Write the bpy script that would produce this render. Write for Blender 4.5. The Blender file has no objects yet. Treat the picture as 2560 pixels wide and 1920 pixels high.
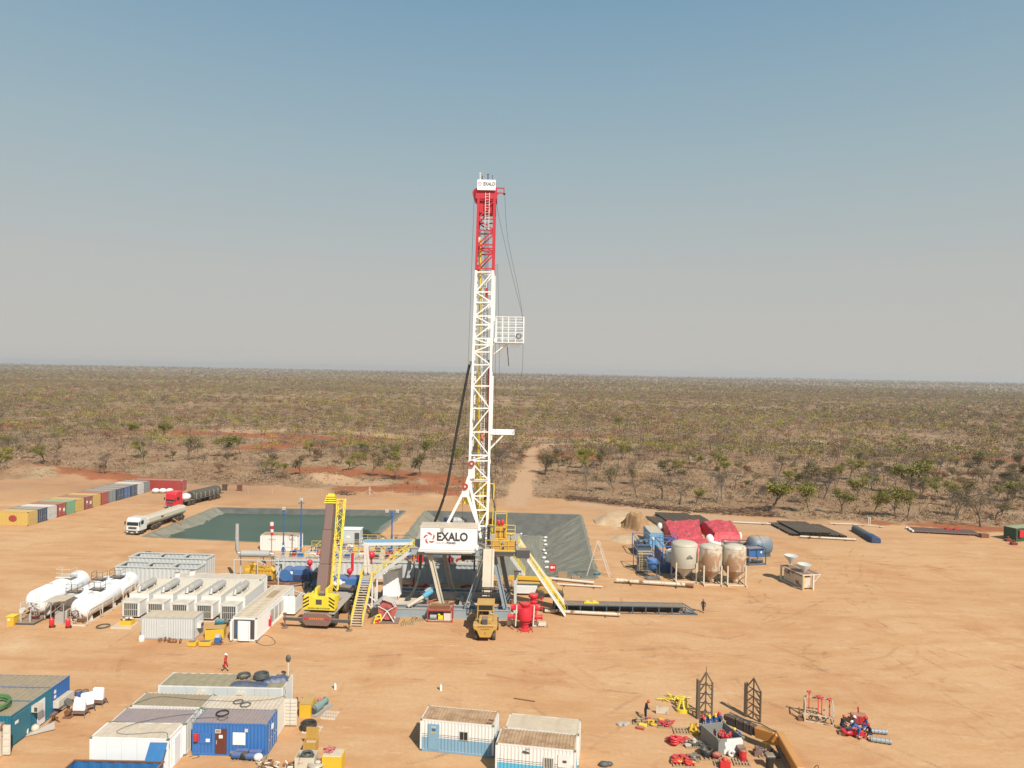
import bpy, bmesh, math, random
import numpy as np
from mathutils import Vector, Matrix, noise
from mathutils.geometry import delaunay_2d_cdt
random.seed(7); RNG = np.random.default_rng(7)
C = bpy.context.scene.collection
PI = math.pi
# ---------------------------------------------------------------- camera
F_PX, CAM_H = 1760.0, 31.0
ROLL, PITCH = math.radians(1.07), math.radians(1.04)
def ray(u, v):
    a = (u-1280)/F_PX; b = -(v-960)/F_PX
    c, s = math.cos(ROLL), math.sin(ROLL)
    x = c*a - s*b; y = s*a + c*b
    cp, sp = math.cos(PITCH), math.sin(PITCH)
    return Vector((x, cp + sp*y, -sp + cp*y))
def G(u, v, z=0.0):          # survey point of the photograph -> place on the plane of height z
    d = ray(u, v); t = (z-CAM_H)/d.z
    return Vector((d.x*t, d.y*t, z))
def W(u, v, Y):              # survey point -> place at depth Y
    d = ray(u, v); t = Y/d.y
    return Vector((d.x*t, Y, CAM_H + d.z*t))
cam_d = bpy.data.cameras.new('camera'); cam = bpy.data.objects.new('camera', cam_d); C.objects.link(cam)
cam.location = (0, 0, CAM_H)
cam.matrix_world = Matrix.Translation((0, 0, CAM_H)) @ Matrix.Rotation(math.radians(90)-PITCH, 4, 'X') @ Matrix.Rotation(ROLL, 4, 'Z')
cam_d.sensor_width = 36; cam_d.lens = 36*F_PX/2560; cam_d.clip_end = 40000; cam_d.clip_start = 0.5
bpy.context.scene.camera = cam
# ---------------------------------------------------------------- materials
M = {}
def nt(name):
    m = bpy.data.materials.new(name); m.use_nodes = True
    t = m.node_tree; b = t.nodes['Principled BSDF']
    return m, t, b
def mix(t, fac, a, b, blend='MIX'):
    n = t.nodes.new('ShaderNodeMix'); n.data_type = 'RGBA'; n.blend_type = blend
    for s, v in ((0, fac), (6, a), (7, b)):
        if hasattr(v, 'is_linked') or hasattr(v, 'links'): t.links.new(v, n.inputs[s])
        elif s == 0: n.inputs[0].default_value = v
        else: n.inputs[s].default_value = (*v[:3], 1)
    return n.outputs[2]
def nz(t, scale, detail=4, rough=.6, vec=None, dist=0):
    n = t.nodes.new('ShaderNodeTexNoise'); n.inputs['Scale'].default_value = scale
    n.inputs['Detail'].default_value = detail; n.inputs['Roughness'].default_value = rough; n.inputs['Distortion'].default_value = dist
    if vec is not None: t.links.new(vec, n.inputs['Vector'])
    return n.outputs['Fac']
def ramp(t, src, a, b, lo=0.0, hi=1.0):
    n = t.nodes.new('ShaderNodeMapRange'); n.inputs[1].default_value = a; n.inputs[2].default_value = b
    n.inputs[3].default_value = lo; n.inputs[4].default_value = hi; t.links.new(src, n.inputs[0]); return n.outputs[0]
def math_n(t, op, a, b=None):
    n = t.nodes.new('ShaderNodeMath'); n.operation = op
    for i, v in enumerate((a, b)):
        if v is None: continue
        if hasattr(v, 'links'): t.links.new(v, n.inputs[i])
        else: n.inputs[i].default_value = v
    return n.outputs[0]
def coords(t, kind='Object'):
    return t.nodes.new('ShaderNodeTexCoord').outputs[kind]
def mapping(t, vec, scale=(1, 1, 1), rot=(0, 0, 0)):
    n = t.nodes.new('ShaderNodeMapping'); n.inputs['Scale'].default_value = scale; n.inputs['Rotation'].default_value = rot
    t.links.new(vec, n.inputs['Vector']); return n.outputs[0]
DUST = (.50, .33, .18)
def paint(name, col, rough=.5, metal=0.0, dust=.45, grime=.25, rust=0.0):
    """weathered paint: blotchy tone, dust lying on upward faces, optional rust patches"""
    m, t, b = nt(name); oc = coords(t)
    c = mix(t, ramp(t, nz(t, 1.3, 5), .3, .75, 0, grime), col, tuple(x*.55+.03*k for x, k in zip(col, (1.3, 1, .7))))
    st = nz(t, 1.0, 5, .7, mapping(t, oc, (5, 5, .35)))
    c = mix(t, ramp(t, st, .55, .8, 0, grime), c, tuple(x*.6 for x in DUST))
    if rust:
        c = mix(t, ramp(t, nz(t, .9, 8, .7, oc), .62-.25*rust, .68-.2*rust), c, (.16, .06, .025))
    if dust:
        g = t.nodes.new('ShaderNodeNewGeometry'); s = t.nodes.new('ShaderNodeSeparateXYZ'); t.links.new(g.outputs['True Normal'], s.inputs[0])
        up = ramp(t, s.outputs[2], .5, .95)
        c = mix(t, math_n(t, 'MULTIPLY', up, ramp(t, nz(t, 2.2, 5, .65, oc), .25, .7, dust*.45, min(1, dust*1.5))), c, DUST)
    t.links.new(c, b.inputs['Base Color']); b.inputs['Roughness'].default_value = rough; b.inputs['Metallic'].default_value = metal
    M[name] = m; return m
def plain(name, col, rough=.7, metal=0.0, var=.35, scale=3.0, col2=None):
    m, t, b = nt(name)
    c2 = col2 or tuple(x*(1-var) for x in col)
    t.links.new(mix(t, ramp(t, nz(t, scale, 6, .65, coords(t)), .3, .7), col, c2), b.inputs['Base Color'])
    b.inputs['Roughness'].default_value = rough; b.inputs['Metallic'].default_value = metal
    M[name] = m; return m
paint('white', (.74, .73, .69)); paint('white_clean', (.82, .82, .80), dust=.12, grime=.1); paint('cream', (.62, .56, .44), grime=.4)
paint('mast_white', (.80, .80, .76), dust=.1, grime=.12)
paint('red', (.55, .025, .03), dust=.2); paint('mast_red', (.50, .02, .035), dust=.1, grime=.12); paint('bright_red', (.62, .025, .045), rough=.35, dust=.15, grime=.12)
paint('yellow', (.72, .44, .03), dust=.15, grime=.2); paint('lemon', (.78, .60, .04), dust=.15, grime=.2); paint('ochre', (.52, .31, .07), dust=.35, grime=.4)
paint('orange', (.62, .22, .03), dust=.2); paint('blue', (.03, .13, .36)); paint('bright_blue', (.035, .16, .44), dust=.25); paint('teal', (.02, .17, .24))
paint('sky_blue', (.17, .38, .58), dust=.3); paint('grey', (.42, .45, .45)); paint('light_grey', (.56, .58, .56)); paint('steel_grey', (.30, .36, .39), grime=.35)
paint('dark_grey', (.07, .075, .08)); paint('black', (.02, .02, .02), dust=.2); paint('navy', (.03, .05, .12)); paint('maroon', (.20, .03, .03)); paint('brown_door', (.13, .035, .025), dust=0)
paint('green', (.16, .38, .22)); paint('c_yellow', (.58, .40, .11)); paint('c_red', (.36, .05, .045)); paint('c_navy', (.04, .07, .12)); paint('c_blue', (.05, .12, .28)); paint('c_brown', (.27, .07, .06))
paint('c_grey', (.22, .25, .26)); paint('roof_green', (.13, .19, .13), dust=.45); paint('roof_khaki', (.22, .20, .14), dust=.35); paint('roof_lilac', (.20, .19, .24), dust=.35)
paint('roof_rust', (.35, .22, .13), dust=.6, rust=.7); paint('rusty_white', (.62, .56, .44), rust=.35, grime=.5); paint('rust', (.20, .085, .045), dust=.2, grime=.5)
paint('mauve', (.20, .125, .105), dust=.15); paint('galv', (.46, .45, .42), rough=.4, metal=.15, dust=.35); paint('silo', (.52, .49, .40), grime=.5, dust=.3); paint('denim', (.06, .10, .22), dust=0)
paint('pipe_black', (.035, .035, .03), dust=.30, rough=.6); paint('pale_blue_wall', (.20, .37, .50), grime=.35); paint('denim_blue', (.04, .10, .26), dust=.2); paint('pipe_brown', (.07, .035, .03), dust=.08); plain('tarp_blue2', (.05, .09, .19), var=.5); paint('dark_green', (.03, .08, .05)); paint('tanker_cream', (.60, .54, .43), grime=.4, dust=.4); plain('tarp_load', (.11, .105, .08), rough=.7, var=.4); paint('slate_tank', (.13, .19, .24), dust=.6, grime=.5)
paint('rack_brown', (.13, .10, .07), dust=.3); paint('knuckle_orange', (.50, .21, .04), dust=.25); paint('slate_blue', (.06, .11, .155), dust=.35, grime=.5); paint('pump_blue', (.045, .15, .36), dust=.15); paint('cat_yellow', (.62, .36, .04), dust=.2, grime=.35); paint('cyan', (.10, .42, .60), grime=.2); paint('off_white', (.66, .62, .53), dust=.5)
plain('rubber', (.025, .022, .02), col2=(.12, .085, .055), scale=5); plain('glass', (.02, .03, .035), rough=.08, var=.1); plain('wood', (.48, .33, .19), var=.4, scale=9)
plain('skin', (.10, .055, .035), var=.1); plain('cloth_red', (.52, .03, .035), var=.2); plain('cloth_blue', (.04, .12, .36), var=.2); plain('cloth_navy', (.02, .025, .05), var=.3)
plain('cloth_orange', (.60, .16, .05), var=.2); plain('helmet_red', (.62, .03, .03), rough=.3, var=.05); plain('helmet_white', (.8, .8, .8), rough=.3, var=.05); plain('helmet_yellow', (.75, .55, .03), rough=.3, var=.05)
plain('hose_green', (.10, .22, .07), rough=.5); plain('cable', (.03, .028, .025)); plain('tarp_red', (.50, .045, .06), rough=.55, var=.3, scale=1.2); plain('sack', (.72, .70, .66), rough=.8, var=.12)
plain('tarp_grey', (.10, .11, .10), rough=.6, var=.35); plain('tarp_blue', (.10, .12, .18), rough=.5, var=.4); plain('sand_lump', (.42, .25, .12), var=.45, scale=1.5, rough=1); plain('sand_pale', (.55, .38, .22), var=.25, scale=.8, rough=1)
plain('bark', (.17, .13, .095), var=.45, rough=1, scale=2); plain('bark_pale', (.30, .26, .21), var=.4, rough=1, scale=2); plain('stick', (.17, .10, .06), var=.5, rough=1, scale=1); plain('boot', (.02, .015, .012))
plain('logo_dark', (.045, .045, .045), var=.1); plain('logo_red', (.50, .10, .12), var=.15); plain('reflector', (.75, .20, .06), var=.1); plain('mesh_dark', (.05, .05, .045)); plain('reel_pink', (.55, .16, .15), var=.25)
# ---------------------------------------------------------------- mesh builder
def frame_of(d):
    d = d.normalized(); up = Vector((0, 0, 1)) if abs(d.z) < .95 else Vector((0, 1, 0))
    x = d.cross(up).normalized(); y = x.cross(d).normalized(); return x, y
class MB:
    def __init__(s): s.v = []; s.f = []; s.mi = []; s.sm = []; s.m = 0; s.T = None
    def add(s, vs, fs, smooth=False):
        o = len(s.v)
        if s.T is not None: vs = [s.T @ Vector(p) for p in vs]
        s.v += [tuple(p) for p in vs]
        for f in fs: s.f.append(tuple(i+o for i in f)); s.mi.append(s.m); s.sm.append(smooth)
        return s
    def box(s, x0, y0, z0, x1, y1, z1):
        x0, x1 = min(x0, x1), max(x0, x1); y0, y1 = min(y0, y1), max(y0, y1); z0, z1 = min(z0, z1), max(z0, z1)
        vs = [(x, y, z) for z in (z0, z1) for y in (y0, y1) for x in (x0, x1)]
        return s.add(vs, [(0, 2, 3, 1), (4, 5, 7, 6), (0, 1, 5, 4), (2, 6, 7, 3), (0, 4, 6, 2), (1, 3, 7, 5)])
    def hexa(s, a, b):       # two quads (bottom, top), each 4 points ccw
        return s.add(list(a)+list(b), [(3, 2, 1, 0), (4, 5, 6, 7), (0, 1, 5, 4), (1, 2, 6, 5), (2, 3, 7, 6), (3, 0, 4, 7)])
    def bar(s, p, q, w, h=None, upv=None):
        p, q = Vector(p), Vector(q); h = h or w; d = q-p
        if d.length < 1e-5: return s
        x, y = frame_of(d)
        if upv is not None:
            x = d.cross(Vector(upv)).normalized(); y = x.cross(d).normalized()
        vs = [c+x*a*w/2+y*b*h/2 for c in (p, q) for a, b in ((-1, -1), (1, -1), (1, 1), (-1, 1))]
        return s.add(vs, [(3, 2, 1, 0), (4, 5, 6, 7), (0, 1, 5, 4), (1, 2, 6, 5), (2, 3, 7, 6), (3, 0, 4, 7)])
    def tube(s, p, q, r, r2=None, n=10, caps=True):
        p, q = Vector(p), Vector(q); r2 = r if r2 is None else r2; d = q-p
        if d.length < 1e-5: return s
        x, y = frame_of(d)
        vs = [c+(x*math.cos(2*PI*i/n)+y*math.sin(2*PI*i/n))*rr for c, rr in ((p, r), (q, r2)) for i in range(n)]
        s.add(vs, [(i, (i+1) % n, n+(i+1) % n, n+i) for i in range(n)], n > 5)
        if caps:
            s.add(vs[:n], [tuple(range(n-1, -1, -1))]); s.add(vs[n:], [tuple(range(n))])
        return s
    def path(s, pts, r, n=6):
        pts = [Vector(p) for p in pts]; rings = []
        for i, p in enumerate(pts):
            d = (pts[min(i+1, len(pts)-1)]-pts[max(i-1, 0)])
            x, y = frame_of(d if d.length > 1e-6 else Vector((0, 0, 1)))
            rr = r[i] if isinstance(r, (list, tuple)) else r
            rings.append([p+(x*math.cos(2*PI*k/n)+y*math.sin(2*PI*k/n))*rr for k in range(n)])
        vs = [v for rg in rings for v in rg]; fs = []
        for i in range(len(pts)-1):
            for k in range(n): fs.append((i*n+k, i*n+(k+1) % n, (i+1)*n+(k+1) % n, (i+1)*n+k))
        return s.add(vs, fs, True)
    def lathe(s, c, prof, axis='Z', n=20, smooth=True):   # prof: (r, h)
        c = Vector(c); ax = {'X': (Vector((0, 1, 0)), Vector((0, 0, 1)), Vector((1, 0, 0))), 'Y': (Vector((0, 0, 1)), Vector((1, 0, 0)), Vector((0, 1, 0))), 'Z': (Vector((1, 0, 0)), Vector((0, 1, 0)), Vector((0, 0, 1)))}[axis]
        vs = []; fs = []
        for r, h in prof:
            for k in range(n): a = 2*PI*k/n; vs.append(c+ax[0]*r*math.cos(a)+ax[1]*r*math.sin(a)+ax[2]*h)
        for i in range(len(prof)-1):
            for k in range(n): fs.append((i*n+k, i*n+(k+1) % n, (i+1)*n+(k+1) % n, (i+1)*n+k))
        s.add(vs, fs, smooth)
        if prof[0][0] > 1e-3: s.add(vs[:n], [tuple(range(n-1, -1, -1))])
        if prof[-1][0] > 1e-3: s.add(vs[-n:], [tuple(range(n))])
        return s
    def ball(s, c, r, n=12, sq=(1, 1, 1)):
        c = Vector(c); vs = []; fs = []; m = n//2
        for i in range(m+1):
            t = PI*i/m
            for k in range(n):
                a = 2*PI*k/n; vs.append(c+Vector((r*sq[0]*math.sin(t)*math.cos(a), r*sq[1]*math.sin(t)*math.sin(a), r*sq[2]*math.cos(t))))
        for i in range(m):
            for k in range(n): fs.append(((i+1)*n+k, (i+1)*n+(k+1) % n, i*n+(k+1) % n, i*n+k))
        return s.add(vs, fs, True)
    def torus(s, c, R, r, axis='Z', n=20, m=8):
        prof = [(R+r*math.cos(2*PI*k/m), r*math.sin(2*PI*k/m)) for k in range(m+1)]
        c = Vector(c); k0 = len(s.v)
        ax = {'X': ((0, 1, 0), (0, 0, 1), (1, 0, 0)), 'Y': ((0, 0, 1), (1, 0, 0), (0, 1, 0)), 'Z': ((1, 0, 0), (0, 1, 0), (0, 0, 1))}[axis]
        ax = [Vector(a) for a in ax]; vs = []; fs = []
        for k in range(n):
            a = 2*PI*k/n
            for rr, h in prof[:-1]: vs.append(c+(ax[0]*math.cos(a)+ax[1]*math.sin(a))*rr+ax[2]*h)
        for k in range(n):
            for j in range(m): fs.append((k*m+j, ((k+1) % n)*m+j, ((k+1) % n)*m+(j+1) % m, k*m+(j+1) % m))
        return s.add(vs, fs, True)
    def prism(s, poly, axis, a, b):        # extrude a 2D polygon (ccw); axis 'X': poly is (y,z); 'Y': (x,z); 'Z': (x,y)
        mk = {'X': lambda p, h: (h, p[0], p[1]), 'Y': lambda p, h: (p[0], h, p[1]), 'Z': lambda p, h: (p[0], p[1], h)}[axis]
        n = len(poly); vs = [mk(p, a) for p in poly]+[mk(p, b) for p in poly]
        fs = [tuple(range(n-1, -1, -1)), tuple(range(n, 2*n))]+[(i, (i+1) % n, n+(i+1) % n, n+i) for i in range(n)]
        return s.add(vs, fs)
    def build(s, name, mats, parent=None, world=False, recalc=True, bevel=0):
        me = bpy.data.meshes.new(name); vs = s.v
        if world and parent is not None:
            inv = (Matrix.Translation(parent.location) @ parent.rotation_euler.to_matrix().to_4x4()).inverted()
            vs = [tuple(inv @ Vector(p)) for p in vs]
        me.from_pydata(vs, [], s.f)
        if not isinstance(mats, (list, tuple)): mats = [mats]
        for m in mats: me.materials.append(M[m] if isinstance(m, str) else m)
        me.polygons.foreach_set('material_index', s.mi); me.polygons.foreach_set('use_smooth', s.sm)
        if recalc:
            bm = bmesh.new(); bm.from_mesh(me); bmesh.ops.recalc_face_normals(bm, faces=bm.faces); bm.to_mesh(me); bm.free()
        me.update()
        o = bpy.data.objects.new(name, me); C.objects.link(o)
        if parent is not None: o.parent = parent
        if bevel:
            bv = o.modifiers.new('bevel', 'BEVEL'); bv.width = bevel; bv.segments = 1; bv.limit_method = 'ANGLE'
        return o
def tag(o, label=None, cat=None, group=None, kind=None):
    if label: o['label'] = label
    if cat: o['category'] = cat
    if group: o['group'] = group
    if kind: o['kind'] = kind
    return o
def thing(name, label, cat, loc=(0, 0, 0), rz=0, group=None):
    o = bpy.data.objects.new(name, None); C.objects.link(o); o.empty_display_size = .3
    o.location = loc; o.rotation_euler = (0, 0, rz)
    return tag(o, label, cat, group)
def solo(mb, name, mats, label, cat, loc=None, rz=0, group=None, **k):
    o = mb.build(name, mats, **k)
    if loc is not None: o.location = loc; o.rotation_euler = (0, 0, rz)
    return tag(o, label, cat, group)
def copy_tree(o, loc=None, rz=None, parent=None, label=None, group=None):
    c = o.copy(); C.objects.link(c)
    if parent is not None: c.parent = parent
    if loc is not None: c.location = loc
    if rz is not None: c.rotation_euler = (0, 0, rz)
    if label: c['label'] = label
    if group: c['group'] = group
    for ch in o.children: copy_tree(ch, parent=c)
    return c
def heading(a, b):          # rotation that lays local x along a->b
    return math.atan2(b[1]-a[1], b[0]-a[0])

def patch(name, a, b2, scale, lo, hi, rough=.6, stretch=(1, 1, 1), base=None):
    m, t, b = nt(name); oc = mapping(t, coords(t), stretch)
    t.links.new(mix(t, ramp(t, nz(t, scale, 5, .6, oc, .5), lo, hi), a, b2), b.inputs['Base Color']); b.inputs['Roughness'].default_value = rough; M[name] = m
patch('silo_rust', (.36, .215, .125), (.50, .45, .35), .4, .44, .50, stretch=(1, 1, .8)); patch('silo_rust2', (.37, .22, .13), (.50, .45, .35), .42, .46, .52, stretch=(1, 1, .9)); patch('tarp_patch', (.50, .06, .07), (.52, .26, .20), .9, .60, .70)

paint('roof_white', (.70, .67, .58), dust=.4); paint('sky_deep', (.03, .17, .40), dust=.2, grime=.4); paint('teal_grey', (.16, .26, .25), dust=.2); plain('hose_dark', (.05, .042, .032)); paint('basket_grey', (.24, .25, .23), dust=.15); paint('black_brown', (.05, .035, .028), dust=.15); paint('link_red', (.62, .07, .06), dust=0); paint('cyl_grey', (.28, .33, .34), dust=.15); plain('cloth_tan', (.45, .30, .18))
# ================================================================ sky, sun, air
SUN_DIR = Vector((.49, -.87, math.tan(math.radians(46.5)))).normalized()
w = bpy.data.worlds.new('World'); bpy.context.scene.world = w; w.use_nodes = True
wt = w.node_tree; bg = wt.nodes['Background']
sky = wt.nodes.new('ShaderNodeTexSky'); sky.sky_type = 'NISHITA'; sky.sun_disc = False
sky.sun_elevation = math.radians(46.5); sky.sun_rotation = math.atan2(.49, -.87)
sky.air_density = 1.0; sky.dust_density = 1.2; sky.ozone_density = 2.2; sky.altitude = 1000
# dry season dust: the sky greys towards the horizon
tcw = wt.nodes.new('ShaderNodeTexCoord'); sx = wt.nodes.new('ShaderNodeSeparateXYZ'); wt.links.new(tcw.outputs['Generated'], sx.inputs[0])
rw = wt.nodes.new('ShaderNodeValToRGB'); wt.links.new(sx.outputs[2], rw.inputs[0]); el = rw.color_ramp.elements
el[0].position = 0.0; el[0].color = (.97, .97, .97, 1); el[1].position = .95; el[1].color = (.3, .3, .3, 1)
for pp, vv_ in ((.10, .95), (.22, .90), (.36, .8), (.52, .65)): e_ = el.new(pp); e_.color = (vv_, vv_, vv_, 1)
rc = wt.nodes.new('ShaderNodeValToRGB'); wt.links.new(sx.outputs[2], rc.inputs[0]); ec = rc.color_ramp.elements
ec[0].position = 0.0; ec[0].color = (.46, .435, .405, 1); ec[1].position = .5; ec[1].color = (.19, .355, .475, 1); e_ = ec.new(.13); e_.color = (.43, .435, .41, 1); e_ = ec.new(.28); e_.color = (.33, .42, .44, 1)
scl = wt.nodes.new('ShaderNodeVectorMath'); scl.operation = 'SCALE'; scl.inputs['Scale'].default_value = .085; wt.links.new(sky.outputs[0], scl.inputs[0])
mw = mix(wt, rw.outputs[0], scl.outputs[0], rc.outputs[0])
wt.links.new(mw, bg.inputs[0]); bg.inputs[1].default_value = 1.0
sl = bpy.data.lights.new('sun', 'SUN'); sun = bpy.data.objects.new('sun', sl); C.objects.link(sun)
sl.energy = 4.9; sl.angle = math.radians(.5); sl.color = (1, .94, .85)
sun.rotation_euler = SUN_DIR.to_track_quat('Z', 'Y').to_euler(); sun.location = (60, -60, 90)
sc = bpy.context.scene
sc.view_settings.view_transform = 'Standard'; sc.view_settings.look = 'None'; sc.view_settings.exposure = .22; sc.view_settings.gamma = 1
sc.render.engine = 'CYCLES'; sc.cycles.max_bounces = 6; sc.cycles.volume_bounces = 0; sc.cycles.transparent_max_bounces = 14
sc.cycles.use_denoising = True; sc.cycles.denoising_input_passes = 'RGB_ALBEDO_NORMAL'; sc.cycles.caustics_reflective = False; sc.cycles.caustics_refractive = False
# ================================================================ terrain
def pl_dist(p, pts):
    best = 1e9; x, y = p
    for (ax, ay), (bx, by) in zip(pts[:-1], pts[1:]):
        dx, dy = bx-ax, by-ay; L = dx*dx+dy*dy
        t = max(0, min(1, ((x-ax)*dx+(y-ay)*dy)/L)) if L else 0
        d = math.hypot(x-ax-t*dx, y-ay-t*dy); best = min(best, d)
    return best
def pxl(*pp): return [tuple(G(u, v)[:2]) for u, v in pp]
PAD_EDGE = pxl((-700, 1185), (-200, 1196), (60, 1203), (280, 1206), (450, 1212), (620, 1212), (760, 1222), (900, 1228), (1000, 1238), (1150, 1243), (1290, 1246), (1420, 1252), (1560, 1264), (1700, 1280), (1850, 1289), (2050, 1304), (2300, 1316), (2560, 1330), (3200, 1352))
def edge_y(x):
    for (ax, ay), (bx, by) in zip(PAD_EDGE[:-1], PAD_EDGE[1:]):
        if ax <= x <= bx: return ay+(by-ay)*(x-ax)/(bx-ax)
    return PAD_EDGE[0][1] if x < PAD_EDGE[0][0] else PAD_EDGE[-1][1]
ROAD = pxl((1290, 1262), (1305, 1215), (1330, 1160), (1332, 1135), (1345, 1120), (1390, 1112), (1500, 1108))
REDS = [pxl((30, 1182), (130, 1176), (240, 1190), (330, 1203)), pxl((-60, 1066), (60, 1058), (140, 1062)), pxl((360, 1078), (560, 1082), (720, 1092), (900, 1098), (1020, 1092)), pxl((640, 1120), (720, 1106), (830, 1112)),
        pxl((1345, 1142), (1400, 1136), (1475, 1142)), pxl((1390, 1088), (1470, 1086), (1530, 1094)), pxl((960, 1185), (1080, 1195), (1150, 1205)), pxl((870, 1226), (1000, 1222), (1120, 1228)), pxl((790, 1175), (850, 1183)), pxl((2200, 1322), (2560, 1332)), pxl((2330, 1140), (2560, 1150))]
PALES = [pxl((1500, 1262), (1750, 1300), (2100, 1322)), pxl((480, 1074), (640, 1080), (760, 1072), (1060, 1096), (1140, 1090)), pxl((1300, 1096), (1420, 1092), (1560, 1108)), pxl((300, 990), (600, 996), (900, 988), (1180, 1002), (1320, 1000)), pxl((1560, 985), (1800, 1010)), pxl((820, 1196), (900, 1208)), pxl((1900, 1100), (2150, 1108), (2400, 1112))]
ROADW = 2.4
def sstep(a, b, x): t = max(0, min(1, (x-a)/(b-a))); return t*t*(3-2*t)
def fn(x, y, s, o=0): return noise.noise(Vector((x*s+o, y*s-o, o*.37)))
def zone(x, y):
    e = y-edge_y(x)+4*fn(x, y, .08, 3)
    bush = sstep(-1.5, 3, e)
    rd = 1-sstep(ROADW*.7, ROADW*1.7, pl_dist((x, y), ROAD)+1.0*fn(x, y, .2, 8))
    red = 0
    if bush > 0 or e > -20:
        for q in REDS: red = max(red, 1-sstep(4, 10+.03*max(0, y-150), pl_dist((x, y), q)+3*fn(x, y, .12, 5)))
    pale = 0
    for q in PALES: pale = max(pale, 1-sstep(3, 9+.03*max(0, y-150), pl_dist((x, y), q)+4*fn(x, y, .1, 9)))
    bush *= (1-rd); red *= sstep(-4, 3, e)
    return bush, red, max(rd, pale*.9)
MOUNDS = [(G(70, 1186), 9, 2.6), (G(130, 1192), 7, 2.2), (G(200, 1197), 6, 1.9), (G(270, 1200), 5, 1.5), (G(30, 1192), 5, 1.2), (G(790, 1196), 5, 1.9), (G(845, 1198), 4, 1.3), (G(905, 1172), 3.5, 1.2), (G(970, 1192), 4, 1.0), (G(1060, 1205), 5, 1.5), (G(1120, 1200), 4, 1.4), (G(1000, 1228), 4, .8), (G(1080, 1232), 5, .9), (G(690, 1206), 4, .7), (G(600, 1175), 6, .8), (G(1380, 1140), 4, .8), (G(1450, 1142), 4, .9)]
def hgt(x, y):
    e = y-edge_y(x)
    h = 0.0
    if e > 0:
        k = sstep(0, 30, e)
        h += k*(.5*fn(x, y, .03, 1)+.25*fn(x, y, .11, 2))
        h += sstep(300, 2500, y)*14*fn(x, y, .0006, 4)+sstep(200, 1200, y)*3*fn(x, y, .002, 6)
    for c, r, a in MOUNDS:
        d = math.hypot(x-c.x, y-c.y)
        if d < r*2.2: h += a*math.exp(-(d/r)**2*1.6)*(1+.35*fn(x, y, .6, 7)+.2*fn(x, y, 1.5, 7))
    return h
P1 = [G(359, 1341), G(860, 1365), None, G(1012, 1277), G(540, 1269)]
P1[1] = Vector((-25.5, 120.5, 0)); P1 = [P1[0], G(650, 1355), P1[1], P1[3], P1[4]]
P2 = [Vector((-19.6, 108.5, 0)), Vector((13.4, 104.6, 0)), G(1490, 1446), G(1449, 1287), G(1066, 1277)]
P2 = [P2[0], P2[2], P2[3], P2[4]]
def inside(p, poly):
    x, y = p[0], p[1]; r = False
    for a, b in zip(poly, poly[1:]+poly[:1]):
        if (a[1] > y) != (b[1] > y) and x < (b[0]-a[0])*(y-a[1])/(b[1]-a[1])+a[0]: r = not r
    return r
def resample(poly, st):
    out = []
    for a, b in zip(poly, poly[1:]+poly[:1]):
        n = max(1, int((b-a).length/st))
        out += [a+(b-a)*i/n for i in range(n)]
    return out
pts = []; edges = []
for poly in (P1, P2):
    rs = resample(poly, 2.5); k = len(pts); n = len(rs)
    pts += [(p.x, p.y) for p in rs]; edges += [(k+i, k+(i+1) % n) for i in range(n)]
def near_rim(x, y):
    return any(pl_dist((x, y), [(q[0], q[1]) for q in poly+poly[:1]]) < 1.2 for poly in (P1, P2))
def grid(x0, x1, y0, y1, s):
    nx, ny = int((x1-x0)/s), int((y1-y0)/s)
    for j in range(ny):
        for i in range(nx):
            x = x0+(i+.5+random.uniform(-.25, .25))*s; y = y0+(j+.5+random.uniform(-.25, .25))*s
            if not (inside((x, y), P1) or inside((x, y), P2) or near_rim(x, y)): pts.append((x, y))
grid(-150, 130, -20, 120, 10); grid(-150, 130, 120, 215, 2.2); grid(-200, 200, 215, 330, 5)
grid(-400, -150, -20, 330, 14); grid(130, 400, -20, 330, 14)
grid(-700, 700, 330, 900, 22); grid(-2400, 2400, 900, 3000, 90); grid(-9000, 9000, 3000, 12000, 600)
for q in ((-12000, -300), (12000, -300), (12000, 13000), (-12000, 13000)): pts.append(q)
r = delaunay_2d_cdt([Vector(p) for p in pts], edges, [], 0, 1e-4)
vv, ff = r[0], r[2]
keep = []
for f in ff:
    cx = sum(vv[i].x for i in f)/len(f); cy = sum(vv[i].y for i in f)/len(f)
    if not (inside((cx, cy), P1) or inside((cx, cy), P2)): keep.append(tuple(f))
me = bpy.data.meshes.new('ground')
me.from_pydata([(p.x, p.y, hgt(p.x, p.y)) for p in vv], [], keep)
at = me.color_attributes.new('zone', 'FLOAT_COLOR', 'POINT')
cols = []
for p in vv: b_, r_, p_ = zone(p.x, p.y); cols += [b_, r_, p_, sstep(-34, -6, p.y-edge_y(p.x))*(1-.6*sstep(-75, -15, p.x))*(1-sstep(60, 90, p.x))*(.75+.5*fn(p.x, p.y, .06, 2))]
at.data.foreach_set('color', cols)
me.polygons.foreach_set('use_smooth', [True]*len(me.polygons))
bm = bmesh.new(); bm.from_mesh(me); bmesh.ops.recalc_face_normals(bm, faces=bm.faces)
if bm.faces[0].normal.z < 0: bmesh.ops.reverse_faces(bm, faces=bm.faces)
bm.to_mesh(me); bm.free()
ground = bpy.data.objects.new('ground', me); C.objects.link(ground); tag(ground, kind='structure', label='wide sandy work pad and dry scrub floor')
m, t, b = nt('ground'); oc = coords(t, 'Object')
va = t.nodes.new('ShaderNodeVertexColor'); va.layer_name = 'zone'; sp = t.nodes.new('ShaderNodeSeparateColor'); t.links.new(va.outputs[0], sp.inputs[0])
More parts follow.
